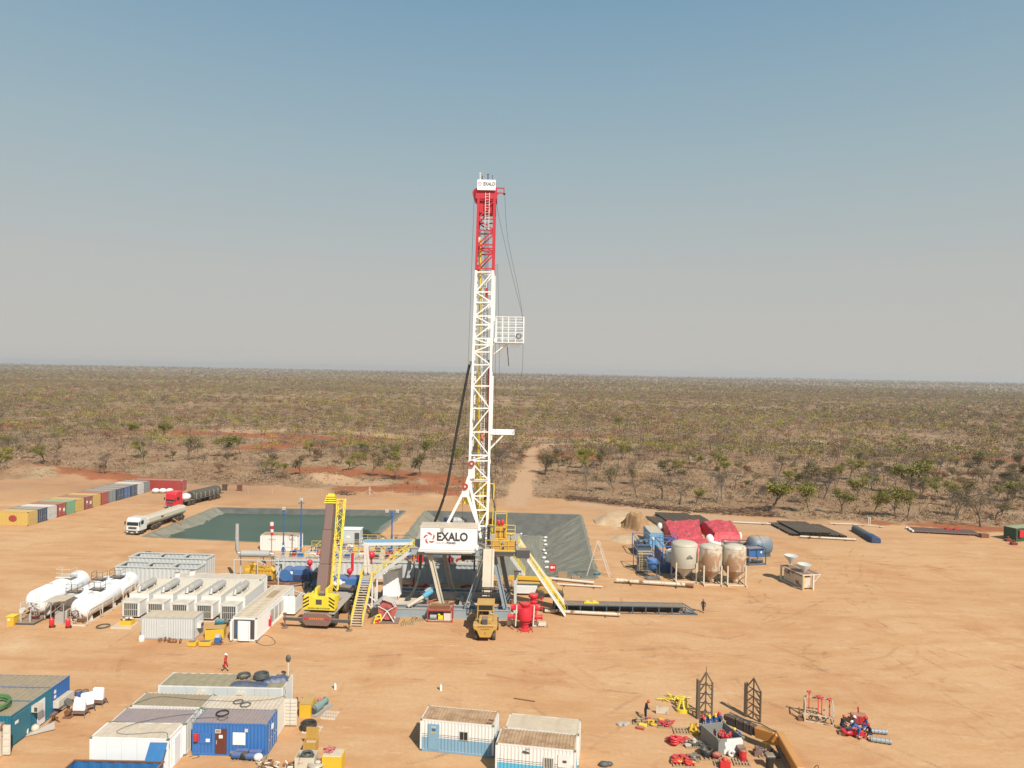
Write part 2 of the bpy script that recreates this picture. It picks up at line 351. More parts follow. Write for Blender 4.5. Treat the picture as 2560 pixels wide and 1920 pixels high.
# packed sand with tyre smears
wv = t.nodes.new('ShaderNodeVectorMath'); wv.operation = 'ADD'
nn = t.nodes.new('ShaderNodeTexNoise'); nn.inputs['Scale'].default_value = .035; nn.inputs['Detail'].default_value = 2; t.links.new(oc, nn.inputs['Vector'])
sc_ = t.nodes.new('ShaderNodeVectorMath'); sc_.operation = 'SCALE'; sc_.inputs['Scale'].default_value = 9; t.links.new(nn.outputs['Color'], sc_.inputs[0])
t.links.new(oc, wv.inputs[0]); t.links.new(sc_.outputs[0], wv.inputs[1]); wo = wv.outputs[0]
smear = nz(t, 1.0, 9, .7, mapping(t, wo, (.07, .42, 1), (0, 0, -.06)))
smear2 = nz(t, 1.0, 8, .7, mapping(t, wo, (.5, .09, 1), (0, 0, 1.15)))
big = nz(t, .045, 4, .6, oc); fine = nz(t, 2.4, 6, .75, oc)
c = mix(t, ramp(t, big, .3, .7), (.58, .345, .175), (.50, .27, .125))
c = mix(t, ramp(t, smear, .45, .75, 0, .6), c, (.61, .42, .25))
c = mix(t, ramp(t, smear, .48, .3, 0, .65), c, (.43, .22, .10))
c = mix(t, ramp(t, smear2, .6, .72, 0, .35), c, (.44, .22, .10))
c = mix(t, ramp(t, nz(t, .11, 5, .6, oc), .54, .70, 0, .65), c, (.43, .19, .085))
c = mix(t, ramp(t, nz(t, .07, 5, .6, mapping(t, oc, (1, 1, 1), (0, 0, 2))), .62, .74, 0, .55), c, (.68, .50, .30))
c = mix(t, ramp(t, fine, .35, .75, 0, .45), c, (.36, .20, .10))
c = mix(t, ramp(t, nz(t, .35, 8, .75, mapping(t, oc, (.5, 1.4, 1), (0, 0, .12))), .5, .68, 0, .5), c, (.45, .235, .105))
c = mix(t, ramp(t, nz(t, .8, 6, .75, mapping(t, oc, (.35, 1.2, 1), (0, 0, -.35))), .58, .72, 0, .5), c, (.68, .49, .31))
c = mix(t, ramp(t, nz(t, 5.0, 3, .6, oc), .68, .76, 0, .5), c, (.25, .14, .08))
# tyre track pairs: rings of curved ruts
def ruts(cx, cy, rad, k0, k1, strength, inp):
    mp = t.nodes.new('ShaderNodeMapping'); mp.inputs['Location'].default_value = (-cx, -cy, 0); t.links.new(oc, mp.inputs['Vector'])
    l = t.nodes.new('ShaderNodeVectorMath'); l.operation = 'LENGTH'; t.links.new(mp.outputs[0], l.inputs[0])
    d = l.outputs['Value']; out = inp
    for rr in (rad, rad+2.1):
        a = math_n(t, 'ABSOLUTE', math_n(t, 'SUBTRACT', math_n(t, 'ADD', d, ramp(t, nz(t, .08, 2, .5, oc), 0, 1, -3, 3)), rr))
        msk = math_n(t, 'MULTIPLY', ramp(t, a, .34, .12, 0, .6), ramp(t, nz(t, .16, 3, .6, oc), k0, k1))
        out = mix(t, math_n(t, 'MULTIPLY', msk, strength), out, (.40, .20, .09))
    return out
for a in ((G(2080, 1600), 6.5, .45, .6, .7), (G(2250, 1450), 9, .45, .6, .6), (G(1250, 1750), 22, .5, .62, .5), (G(700, 1900), 30, .48, .6, .5), (G(2700, 1500), 26, .45, .6, .6), (G(100, 1480), 18, .5, .6, .5), (G(1900, 2400), 40, .48, .6, .5), (G(2350, 1750), 5.5, .45, .6, .5)):
    c = ruts(a[0].x, a[0].y, a[1], a[2], a[3], a[4], c)
c = mix(t, math_n(t, 'MULTIPLY', va.outputs[1], ramp(t, smear, .35, .65, .55, 1)), c, mix(t, ramp(t, fine, .3, .7), (.37, .215, .125), (.29, .155, .085)))
# scrub floor: straw, litter, red earth
s1 = nz(t, .22, 6, .7, oc); s2 = nz(t, 1.3, 5, .75, oc)
g = mix(t, ramp(t, s1, .32, .68), (.35, .23, .13), (.22, .115, .062))
g = mix(t, ramp(t, nz(t, .05, 4, .6, oc), .45, .68, 0, .7), g, (.44, .32, .19))
g = mix(t, ramp(t, s2, .5, .72, 0, .7), g, (.13, .08, .05))
c = mix(t, math_n(t, 'MULTIPLY', ramp(t, math_n(t, 'ADD', sp.outputs[0], ramp(t, s1, .3, .7, -.25, .25)), .3, .7), 1.0), c, g)
c = mix(t, ramp(t, math_n(t, 'ADD', sp.outputs[1], ramp(t, s1, .3, .7, -.35, .25)), .25, .6, 0, .9), c, mix(t, ramp(t, s2, .3, .7), (.37, .13, .055), (.24, .08, .035)))
c = mix(t, ramp(t, math_n(t, 'ADD', sp.outputs[2], ramp(t, s1, .3, .7, -.3, .25)), .3, .75, 0, .85), c, mix(t, ramp(t, s2, .3, .7), (.53, .345, .205), (.41, .25, .145)))
t.links.new(c, b.inputs['Base Color']); b.inputs['Roughness'].default_value = 1; b.inputs['Specular IOR Level'].default_value = .1
bp = t.nodes.new('ShaderNodeBump'); bp.inputs['Strength'].default_value = .4; bp.inputs['Distance'].default_value = .07
hsum = math_n(t, 'ADD', math_n(t, 'MULTIPLY', smear, .8), math_n(t, 'ADD', math_n(t, 'MULTIPLY', fine, .5), math_n(t, 'MULTIPLY', smear2, .6)))
t.links.new(hsum, bp.inputs['Height']); t.links.new(bp.outputs[0], b.inputs['Normal'])
me.materials.append(m)
# ================================================================ lined pits
m, t, b = nt('liner'); oc = coords(t)
uvn = t.nodes.new('ShaderNodeUVMap'); uvn.uv_map = 'fold'; uv = uvn.outputs[0]
fold = nz(t, 1.0, 5, .65, mapping(t, uv, (.5, .16, 1), (0, 0, .5)), .6)
fold2 = nz(t, 1.0, 4, .6, mapping(t, uv, (.25, .09, 1), (0, 0, -.5)), .8)
cc = mix(t, ramp(t, fold, .3, .7), (.185, .17, .125), (.28, .26, .19))
cc = mix(t, ramp(t, nz(t, .12, 5, .6, oc), .45, .7, 0, .6), cc, (.24, .215, .165))
t.links.new(cc, b.inputs['Base Color']); b.inputs['Roughness'].default_value = .5; b.inputs['Specular IOR Level'].default_value = .22
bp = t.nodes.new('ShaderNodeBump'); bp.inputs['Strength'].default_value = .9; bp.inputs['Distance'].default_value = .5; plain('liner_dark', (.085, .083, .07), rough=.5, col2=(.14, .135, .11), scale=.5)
t.links.new(math_n(t, 'ADD', fold, fold2), bp.inputs['Height']); t.links.new(bp.outputs[0], b.inputs['Normal']); M['liner'] = m
def pit(name, poly, insets, depth, label, back):
    """poly rim; insets per edge; liner slopes then floor"""
    n = len(poly); inner = []
    for i in range(n):
        e0, e1 = insets[i-1], insets[i]
        p0, p, p1 = poly[i-1], poly[i], poly[(i+1) % n]
        d0 = (p-p0).normalized(); d1 = (p1-p).normalized(); n0 = Vector((-d0.y, d0.x, 0)); n1 = Vector((-d1.y, d1.x, 0))
        a0 = p+n0*e0; a1 = p+n1*e1; den = d0.x*d1.y-d0.y*d1.x
        if abs(den) < .08: inner.append(p+n1*e1)
        else:
            s_ = ((a1-a0).x*d1.y-(a1-a0).y*d1.x)/den; inner.append(a0+d0*s_)
    vs = []; fs = []; uvs = []
    me = bpy.data.meshes.new(name); bm = bmesh.new(); ul = bm.loops.layers.uv.new('fold')
    for i in range(n):
        a, b2, ia, ib = poly[i], poly[(i+1) % n], inner[i], inner[(i+1) % n]
        L = (b2-a).length; nu = max(4, int(L/.8)); nv = 8
        da = (b2-a).normalized(); out = Vector((da.y, -da.x, 0))
        gridv = []
        for j in range(nv+1):
            row = []
            for k in range(nu+1):
                tj = j/nv; tk = k/nu
                p = (a.lerp(b2, tk)).lerp(ia.lerp(ib, tk), tj); z = .012-depth*tj
                if 0 < k < nu and 0 < j <= nv: z += .36*fn(tk*L*.5+tj*4, tj*1.2+i*7, 1, 2)+.26*fn(tk*L*1.5+tj*5, tj*1.3+i*3, 1, 5)
                row.append(bm.verts.new((p.x, p.y, z)))
            gridv.append(row)
        for j in range(nv):
            for k in range(nu):
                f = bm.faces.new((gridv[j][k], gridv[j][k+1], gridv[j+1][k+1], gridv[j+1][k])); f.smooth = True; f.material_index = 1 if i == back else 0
                for lp, (jj, kk) in zip(f.loops, ((j, k), (j, k+1), (j+1, k+1), (j+1, k))): lp[ul].uv = (kk/nu*L+i*40, jj/nv*6)
        # tongue of liner lying over the rim
        prev = None
        for k in range(nu+1):
            p = a.lerp(b2, k/nu); q = p+out*(.55+.3*fn(k*.9, i, 1, 4)); va_ = bm.verts.new((p.x, p.y, .012)); vb_ = bm.verts.new((q.x, q.y, .014))
            if prev: f = bm.faces.new((prev[0], prev[1], vb_, va_)); 
            prev = (va_, vb_)
    N = 26
    xs = [p.x for p in inner]; ys = [p.y for p in inner]
    fl = bm.faces.new([bm.verts.new((p.x, p.y, .012-depth)) for p in inner])
    for lp in fl.loops: lp[ul].uv = (lp.vert.co.x, lp.vert.co.y*.4)
    bmesh.ops.recalc_face_normals(bm, faces=[fl])
    bmesh.ops.triangulate(bm, faces=[fl])
    for f in bm.faces:
        f.normal_update()
        if f.normal.z < 0: f.normal_flip()
    bm.to_mesh(me); bm.free(); me.materials.append(M['liner']); me.materials.append(M['liner_dark'])
    o = bpy.data.objects.new(name, me); C.objects.link(o); return tag(o, label, kind='structure')
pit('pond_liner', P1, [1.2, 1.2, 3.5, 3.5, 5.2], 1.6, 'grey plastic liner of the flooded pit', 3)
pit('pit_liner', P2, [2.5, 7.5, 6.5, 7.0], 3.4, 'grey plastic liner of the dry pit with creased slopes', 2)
mb = MB(); zW = -.85
wp = [G(395, 1343), G(650, 1357), Vector((-25.5, 121, 0)), G(985, 1288, zW)+Vector((2, 1.0, 0)), G(548, 1283, zW)+Vector((-1.5, 1, 0)), G(395, 1343)+Vector((.3, .3, 0))]
cen = Vector((-43, 136, 0))
wat = [Vector((-64.9, 126.9, zW)), Vector((-44.3, 124.6, zW)), Vector((-25.7, 121.0, zW)), Vector((-23.0, 152.6, zW)), Vector((-63.4, 152.2, zW))]
wat = [p for p in wat]
mb.add(wat, [tuple(range(len(wat)))])
m, t, b = nt('pond_water'); oc = coords(t)
t.links.new(mix(t, ramp(t, nz(t, .06, 4, .6, oc), .3, .7), (.055, .085, .055), (.075, .105, .07)), b.inputs['Base Color'])
b.inputs['Roughness'].default_value = .35; b.inputs['Specular IOR Level'].default_value = .15
bp = t.nodes.new('ShaderNodeBump'); bp.inputs['Strength'].default_value = .25; bp.inputs['Distance'].default_value = .05
t.links.new(nz(t, 1.6, 4, .6, mapping(t, oc, (.6, 1.6, 1))), bp.inputs['Height']); t.links.new(bp.outputs[0], b.inputs['Normal']); M['pond_water'] = m
o = mb.build('water', 'pond_water'); tag(o, 'still green water in the lined pit', kind='structure')
# ================================================================ tyre tracks pressed into the sand
m, t, b = nt('track_sand'); oc = coords(t); uvn = t.nodes.new('ShaderNodeUVMap'); uvn.uv_map = 'run'
t.links.new(mix(t, ramp(t, nz(t, .5, 4, .6, oc), .35, .65), (.45, .25, .12), (.60, .41, .25)), b.inputs['Base Color']); b.inputs['Roughness'].default_value = 1; b.inputs['Specular IOR Level'].default_value = .1
wv_ = t.nodes.new('ShaderNodeTexWave'); wv_.inputs['Scale'].default_value = 1.1; wv_.inputs['Distortion'].default_value = 1.5; t.links.new(uvn.outputs[0], wv_.inputs['Vector'])
al = math_n(t, 'MULTIPLY', ramp(t, nz(t, .22, 5, .7, oc), .50, .68, 0, .5), ramp(t, wv_.outputs['Fac'], .1, .8, .45, 1)); t.links.new(al, b.inputs['Alpha']); M['track_sand'] = m
bm = bmesh.new(); ul = bm.loops.layers.uv.new('run'); rt = random.Random(44); ZT = [.005]
def track(p, a, L, k, gauge=2.1, wd=.42):
    pts_ = []; q = Vector((p[0], p[1])); n = int(L/1.5)
    for i in range(n+1):
        pts_.append((q.copy(), a)); a += k*1.5*(1+.5*math.sin(i*.2)); q = q+Vector((math.cos(a), math.sin(a)))*1.5
    for s_ in (-1, 1):
        prev = None; ZT[0] += .0004; zt = ZT[0]
        for i, (q, a_) in enumerate(pts_):
            nn_ = Vector((-math.sin(a_), math.cos(a_))); c_ = q+nn_*s_*gauge/2
            va_, vb_ = [bm.verts.new((*(c_+nn_*w_), zt)) for w_ in (-wd/2, wd/2)]
            if prev:
                f = bm.faces.new((prev[0], va_, vb_, prev[1]))
                for lp, uv_ in zip(f.loops, ((i*1.5, 0), (i*1.5+1.5, 0), (i*1.5+1.5, .4), (i*1.5, .4))): lp[ul].uv = uv_
            prev = (va_, vb_)
for k in range(30):
    u, v = rt.uniform(-100, 2600), rt.choice((rt.uniform(1480, 1900), rt.uniform(1640, 1760), rt.uniform(1380, 1640))); u = u if v > 1600 or u > 1800 else rt.uniform(1850, 2560)
    p = G(u, v); track(p, rt.choice((rt.gauss(.1, .35), rt.gauss(PI, .3), rt.uniform(0, 6.28))), rt.uniform(14, 60), rt.gauss(0, .035))
for u, v, a, L, k in ((2060, 1690, 2.2, 26, .16), (2250, 1640, 2.0, 30, .14), (2230, 1480, 1.9, 16, -.02), (2440, 1440, 2.4, 30, .02), (2150, 1500, 2.0, 34, .04), (60, 1420, .3, 40, .01), (900, 1650, .1, 60, .0), (300, 1640, -.1, 70, .005), (1300, 1640, 2.9, 40, .02), (2350, 1560, 2.8, 40, .01), (950, 1260, .0, 90, 0), (400, 1262, .05, 50, 0), (1310, 1250, 1.5, 50, -.004)): track(G(u, v), a, L, k)
keepz = [f for f in bm.faces if f.calc_center_median().y-edge_y(f.calc_center_median().x) > 2 or inside(f.calc_center_median(), P1) or inside(f.calc_center_median(), P2)]
bmesh.ops.delete(bm, geom=keepz, context='FACES')
for f in bm.faces:
    f.normal_update()
    if f.normal.z < 0: f.normal_flip()
me = bpy.data.meshes.new('tyre_tracks'); bm.to_mesh(me); bm.free(); me.materials.append(M['track_sand']); o = bpy.data.objects.new('tyre_tracks', me); C.objects.link(o); tag(o, 'tyre tracks pressed into the sand of the pad', kind='structure')
# ================================================================ haze
mb = MB().box(-11000, -250, -8, 11000, 12500, 62)
m = bpy.data.materials.new('haze'); m.use_nodes = True; t = m.node_tree; t.nodes.clear()
pv = t.nodes.new('ShaderNodeVolumePrincipled'); pv.inputs['Density'].default_value = 1.4e-4; pv.inputs['Color'].default_value = (.93, .92, .90, 1); pv.inputs['Anisotropy'].default_value = .15
ou = t.nodes.new('ShaderNodeOutputMaterial'); t.links.new(pv.outputs[0], ou.inputs['Volume']); M['haze'] = m
tag(mb.build('haze', 'haze'), 'pale dust haze in the air', kind='stuff')
# ================================================================ people
def person(label, loc, rz, pose='stand', suit='cloth_navy', helmet='helmet_red', band=True, arms=None, group=None, z=0):
    t = thing('person', label, 'person', (loc[0], loc[1], (loc[2] if len(loc) > 2 else 0)+z), rz, group)
    P_ = dict(lean=4, hip=.93, hd=0, L=((-.1, .02, .5), (-.11, -.02, .09)), R=((.1, .03, .5), (.11, .05, .09)), AL=((-.27, -.03, 1.14), (-.28, .06, .9)), AR=((.27, -.03, 1.14), (.28, .08, .9)))
    if pose == 'walk': P_.update(L=((-.1, .2, .52), (-.1, .16, .1)), R=((.1, -.06, .5), (.1, -.36, .16)), AL=((-.27, -.16, 1.16), (-.25, -.2, .9)), AR=((.27, .08, 1.14), (.22, .28, 1.0)))
    if pose == 'bend': P_.update(lean=52, L=((-.12, .12, .5), (-.13, -.02, .09)), R=((.12, .16, .52), (.14, .1, .09)), AL=((-.25, .72, 1.0), (-.16, .85, .74)), AR=((.25, .72, 1.0), (.16, .88, .72)))
    if pose == 'sit': P_.update(lean=18, hip=.47, L=((-.13, .42, .5), (-.14, .40, .09)), R=((.13, .42, .5), (.15, .46, .09)), AL=((-.27, .22, .72), (-.15, .45, .62)), AR=((.27, .22, .72), (.15, .45, .62)))
    if pose == 'lookdown': P_.update(lean=14, hd=25, AL=((-.26, .12, 1.12), (-.12, .32, 1.02)), AR=((.26, .12, 1.12), (.12, .32, 1.02)))
    if pose == 'climb': P_.update(lean=6, L=((-.12, .28, .62), (-.12, .12, .26)), R=((.12, .1, .5), (.12, .1, .09)), AL=((-.26, .24, 1.45), (-.18, .4, 1.72)), AR=((.26, .22, 1.2), (.18, .42, 1.32)))
    if arms: P_.update(arms)
    la = math.radians(P_['lean']); hip = P_['hip']; up = Vector((0, math.sin(la), math.cos(la))); pel = Vector((0, 0, hip))
    q = lambda d, s=0: pel+up*d+Vector((s, 0, 0))
    ch = q(.46); nk = q(.58); hu = Vector((0, math.sin(la+math.radians(P_['hd'])), math.cos(la+math.radians(P_['hd'])))); hd = nk+hu*.14
    vs = [pel, q(.22), ch, nk, nk+hu*.07, q(.50, -.17), q(.50, .17), Vector((-.1, 0, hip-.04)), Vector((.1, 0, hip-.04))]
    rad = [.155, .14, .165, .06, .055, .075, .075, .105, .105]; ed = [(0, 1), (1, 2), (2, 3), (3, 4), (2, 5), (2, 6), (0, 7), (0, 8)]
    for sd, key, sh in ((-1, 'AL', 5), (1, 'AR', 6)):
        e_, w_ = [Vector(a) for a in P_[key]]; k = len(vs); vs += [e_, w_, w_+(w_-e_).normalized()*.08]; rad += [.052, .036, .04]; ed += [(sh, k), (k, k+1), (k+1, k+2)]
    for key, h_ in (('L', 7), ('R', 8)):
        k_, a_ = [Vector(a) for a in P_[key]]; k = len(vs); vs += [k_, a_, a_+Vector((0, .15, -.045))]; rad += [.07, .05, .04]; ed += [(h_, k), (k, k+1), (k+1, k+2)]
    me = bpy.data.meshes.new('b'); me.from_pydata([tuple(v) for v in vs], ed, []); o = bpy.data.objects.new('b', me); C.objects.link(o)
    bm = bmesh.new(); bm.from_mesh(me); sl_ = bm.verts.layers.skin.verify(); bm.verts.ensure_lookup_table()
    for i, v in enumerate(bm.verts): v[sl_].radius = (rad[i]*(1.12 if i in (0, 1, 2) else 1), rad[i]*(.72 if i in (0, 1, 2) else 1)); v[sl_].use_root = (i == 0)
    bm.to_mesh(me); bm.free(); o.modifiers.new('s', 'SKIN'); sb = o.modifiers.new('u', 'SUBSURF'); sb.levels = 1
    ev = o.evaluated_get(bpy.context.evaluated_depsgraph_get()); m2 = bpy.data.meshes.new_from_object(ev); bpy.data.objects.remove(o)
    mb = MB()
    wr = [Vector(P_['AL'][1]), Vector(P_['AR'][1])]; an = [Vector(P_['L'][1]), Vector(P_['R'][1])]; fs = [tuple(p.vertices) for p in m2.polygons]; cs = [p.center.copy() for p in m2.polygons]
    base = [tuple(v.co) for v in m2.vertices]; mb.v += base
    for f, c_ in zip(fs, cs):
        mi = 0
        if (c_-hd).length < .17 or min((c_-(w_+(w_-Vector(P_[k][0])).normalized()*.06)).length for w_, k in zip(wr, ('AL', 'AR'))) < .07: mi = 1
        if min((c_-(a+Vector((0, .05, -.02)))).length for a in an) < .13: mi = 2
        if band and mi == 0 and (any(abs((c_-a).z-.18) < .035 and (c_-a).length < .3 for a in an)): mi = 3
        mb.f.append(f); mb.mi.append(mi); mb.sm.append(True)
    mb.m = 1; mb.ball(hd+hu*.03, .105, 12, (.88, 1.0, 1.15)); fwd = Vector((0, hu.z, -hu.y))
    mb.ball(hd+fwd*.105+hu*.01, .022, 6); mb.ball(hd+Vector((.095, 0, 0)), .025, 6); mb.ball(hd+Vector((-.095, 0, 0)), .025, 6)
    for k, w_ in (('AL', wr[0]), ('AR', wr[1])):
        e_ = Vector(P_[k][0]); d_ = (w_-e_).normalized(); sx, sy = frame_of(d_); w2 = w_+d_*.1
        for j, (off, ln) in enumerate(((-.03, .07), (-.01, .085), (.01, .08), (.03, .06))): mb.path([w2+sx*off, w2+sx*off+d_*ln*.5, w2+sx*off+d_*ln*.9+sy*ln*.35], [.011, .010, .007], 5)
        mb.path([w_+d_*.05-sx*.03, w_+d_*.09-sx*.07, w_+d_*.13-sx*.08], [.013, .012, .008], 5)
    mb.m = 2; mb.ball(hd+fwd*.093+hu*.035+Vector((.035, 0, 0)), .012, 6); mb.ball(hd+fwd*.093+hu*.035+Vector((-.035, 0, 0)), .012, 6); mb.m = 1
    mb.build('body', [suit, 'skin', 'boot', 'white_clean'], t, recalc=False)
    hm = MB(); fr = Matrix.Translation(hd+hu*.055) @ Matrix.Rotation(-(la+math.radians(P_['hd'])), 4, 'X'); hm.T = fr
    hm.lathe((0, 0, 0), [(.135, 0), (.132, .03), (.118, .075), (.075, .12), (.002, .135)], n=14); hm.box(-.08, .1, -.005, .08, .185, .012); hm.box(-.012, -.1, .12, .012, .1, .142)
    hm.build('helmet', helmet, t, recalc=False)
    return t
# ================================================================ vegetation
def leaf_mat(name, a, b2, c2):
    m, t, b = nt(name); oi = t.nodes.new('ShaderNodeObjectInfo')
    va = t.nodes.new('ShaderNodeVertexColor'); va.layer_name = 'tint'; s = t.nodes.new('ShaderNodeSeparateColor'); t.links.new(va.outputs[0], s.inputs[0])
    c = mix(t, s.outputs[0], a, b2); c = mix(t, math_n(t, 'MULTIPLY', s.outputs[1], .8), c, c2)
    h = t.nodes.new('ShaderNodeHueSaturation'); t.links.new(c, h.inputs['Color'])
    t.links.new(ramp(t, oi.outputs['Random'], 0, 1, .75, 1.3), h.inputs['Value']); t.links.new(ramp(t, oi.outputs['Random'], 0, 1, .515, .485), h.inputs['Hue'])
    t.links.new(h.outputs[0], b.inputs['Base Color']); b.inputs['Roughness'].default_value = .75; b.inputs['Specular IOR Level'].default_value = .2
    M[name] = m
leaf_mat('leaf_green', (.23, .21, .05), (.11, .12, .03), (.36, .28, .05))
leaf_mat('leaf_olive', (.185, .15, .07), (.11, .09, .045), (.26, .19, .08))
leaf_mat('leaf_rust', (.19, .095, .045), (.11, .065, .035), (.24, .15, .06))
leaf_mat('twig', (.145, .11, .08), (.095, .07, .052), (.20, .155, .11))
def quads(name, cen, sz, mat, tint=None, parent=None, flat=.0, aspect=1.0):
    """many small leaf faces: cen (n,3), sz (n,)"""
    n = len(cen); a = RNG.normal(size=(n, 3)); a[:, 2] *= (1-flat); a /= np.linalg.norm(a, axis=1)[:, None]
    b2 = RNG.normal(size=(n, 3)); b2 -= a*(a*b2).sum(1)[:, None]; b2 /= np.linalg.norm(b2, axis=1)[:, None]
    a *= sz[:, None]*.5; b2 *= sz[:, None]*.5*aspect
    co = np.empty((n, 4, 3)); co[:, 0] = cen-a; co[:, 1] = cen-b2; co[:, 2] = cen+a; co[:, 3] = cen+b2
    me = bpy.data.meshes.new(name); me.vertices.add(n*4); me.vertices.foreach_set('co', co.astype(np.float32).ravel())
    me.loops.add(n*4); me.loops.foreach_set('vertex_index', np.arange(n*4, dtype=np.int32))
    me.polygons.add(n); me.polygons.foreach_set('loop_start', np.arange(0, n*4, 4, dtype=np.int32)); me.polygons.foreach_set('loop_total', np.full(n, 4, dtype=np.int32))
    if tint is None: tint = RNG.random((n, 2))
    at = me.color_attributes.new('tint', 'FLOAT_COLOR', 'POINT'); cc = np.zeros((n, 4, 4), dtype=np.float32); cc[:, :, 0] = tint[:, :1]; cc[:, :, 1] = tint[:, 1:2]; cc[:, :, 3] = 1
    at.data.foreach_set('color', cc.ravel()); me.update(calc_edges=True); me.materials.append(M[mat])
    o = bpy.data.objects.new(name, me); C.objects.link(o)
    if parent: o.parent = parent
    return o
def limbs(mb, p, d, L, r, depth, tips, spread=.6, up=.15, seg=3):
    pts = [p]; q = Vector(p); dd = Vector(d).normalized()
    for i in range(seg):
        dd = (dd+Vector((random.gauss(0, .13), random.gauss(0, .13), random.gauss(0, .08)))).normalized(); q = q+dd*L/seg; pts.append(q.copy())
    mb.path(pts, [r*(1-.5*i/seg) for i in range(seg+1)], 4 if r < .05 else 6)
    if depth == 0: tips.append((q.copy(), dd.copy())); return
    for k in range(random.choice((2, 3)) if depth < 3 else 3):
        nd = (dd+Vector((random.gauss(0, spread), random.gauss(0, spread), up+random.gauss(0, spread*.4)))).normalized()
        limbs(mb, q-dd*L*.08*k, nd, L*random.uniform(.62, .8), r*.55, depth-1, tips, spread, up, 2)
    tips.append((q.copy(), dd.copy()))
PROTO = []
def proto_tree(kind, h, hide):
    t = thing('bush_tree', '', 'tree', (0, 0, -50)); mb = MB(); tips = []
    th = h*random.uniform(.26, .36); lean = Vector((random.gauss(0, .12), random.gauss(0, .12), 1))
    limbs(mb, Vector((0, 0, -.15)), lean, th, .05+h*.011, 3, tips, .62, .22)
    top = max(p.z for p, d in tips); k = h/max(top+.3, 1)
    mb.v = [(x*k, y*k, z*k) for x, y, z in mb.v]; tips = [(p*k, d) for p, d in tips]
    mb.build('trunk', 'bark' if kind != 'bare' else random.choice(('bark', 'bark_pale')), t, recalc=False)
    cen = []; tn = []; hi = [p for p, d in tips if p.z > th*k*1.05]
    per = {'leafy': 62, 'olive': 44, 'rust': 34, 'bare': 22}[kind]
    for p in hi:
        cl = random.random(); R = h*random.uniform(.08, .135)
        for i in range(per):
            o_ = Vector((random.gauss(0, 1), random.gauss(0, 1), random.gauss(0, .55)))*R*(.75 if kind != 'bare' else 1.0)
            cen.append(p+o_); tn.append((min(1, max(0, cl+random.gauss(0, .2))), max(0, random.gauss(.25, .3))))
    cen = np.array([tuple(c_) for c_ in cen]); n = len(cen)
    if kind == 'bare': o = quads('crown', cen, RNG.uniform(.35, .8, n), 'twig', np.clip(np.array(tn), 0, 1), t, aspect=.06)
    else: o = quads('crown', cen, RNG.uniform(.13, .27, n), {'leafy': 'leaf_green', 'olive': 'leaf_olive', 'rust': 'leaf_rust'}[kind], np.clip(np.array(tn), 0, 1), t, flat=.35)
    PROTO.append((kind, h, t)); return t
for kind, hs in (('leafy', (5.6, 6.4, 4.6, 5.2)), ('olive', (5.2, 6.2, 4.4, 5.8)), ('rust', (4.2, 5.0)), ('bare', (5.4, 6.4, 4.6, 5.8, 5.0))):
    for h in hs: proto_tree(kind, h, True)
used = set()
def place_tree(kind, x, y, h, label, group='bush trees beyond the work pad', name=None):
    cand = [q for q in PROTO if q[0] == kind]; q = random.choice(cand)
    s = h/q[1]
    if id(q[2]) not in used: used.add(id(q[2])); o = q[2]
    else: o = copy_tree(q[2])
    o.location = (x, y, hgt(x, y)-.05); o.rotation_euler = (0, 0, random.uniform(0, 6.28)); o.scale = (s*random.uniform(.9, 1.2), s*random.uniform(.9, 1.2), s)
    if name: o.name = name
    tag(o, label, 'tree', group); return o
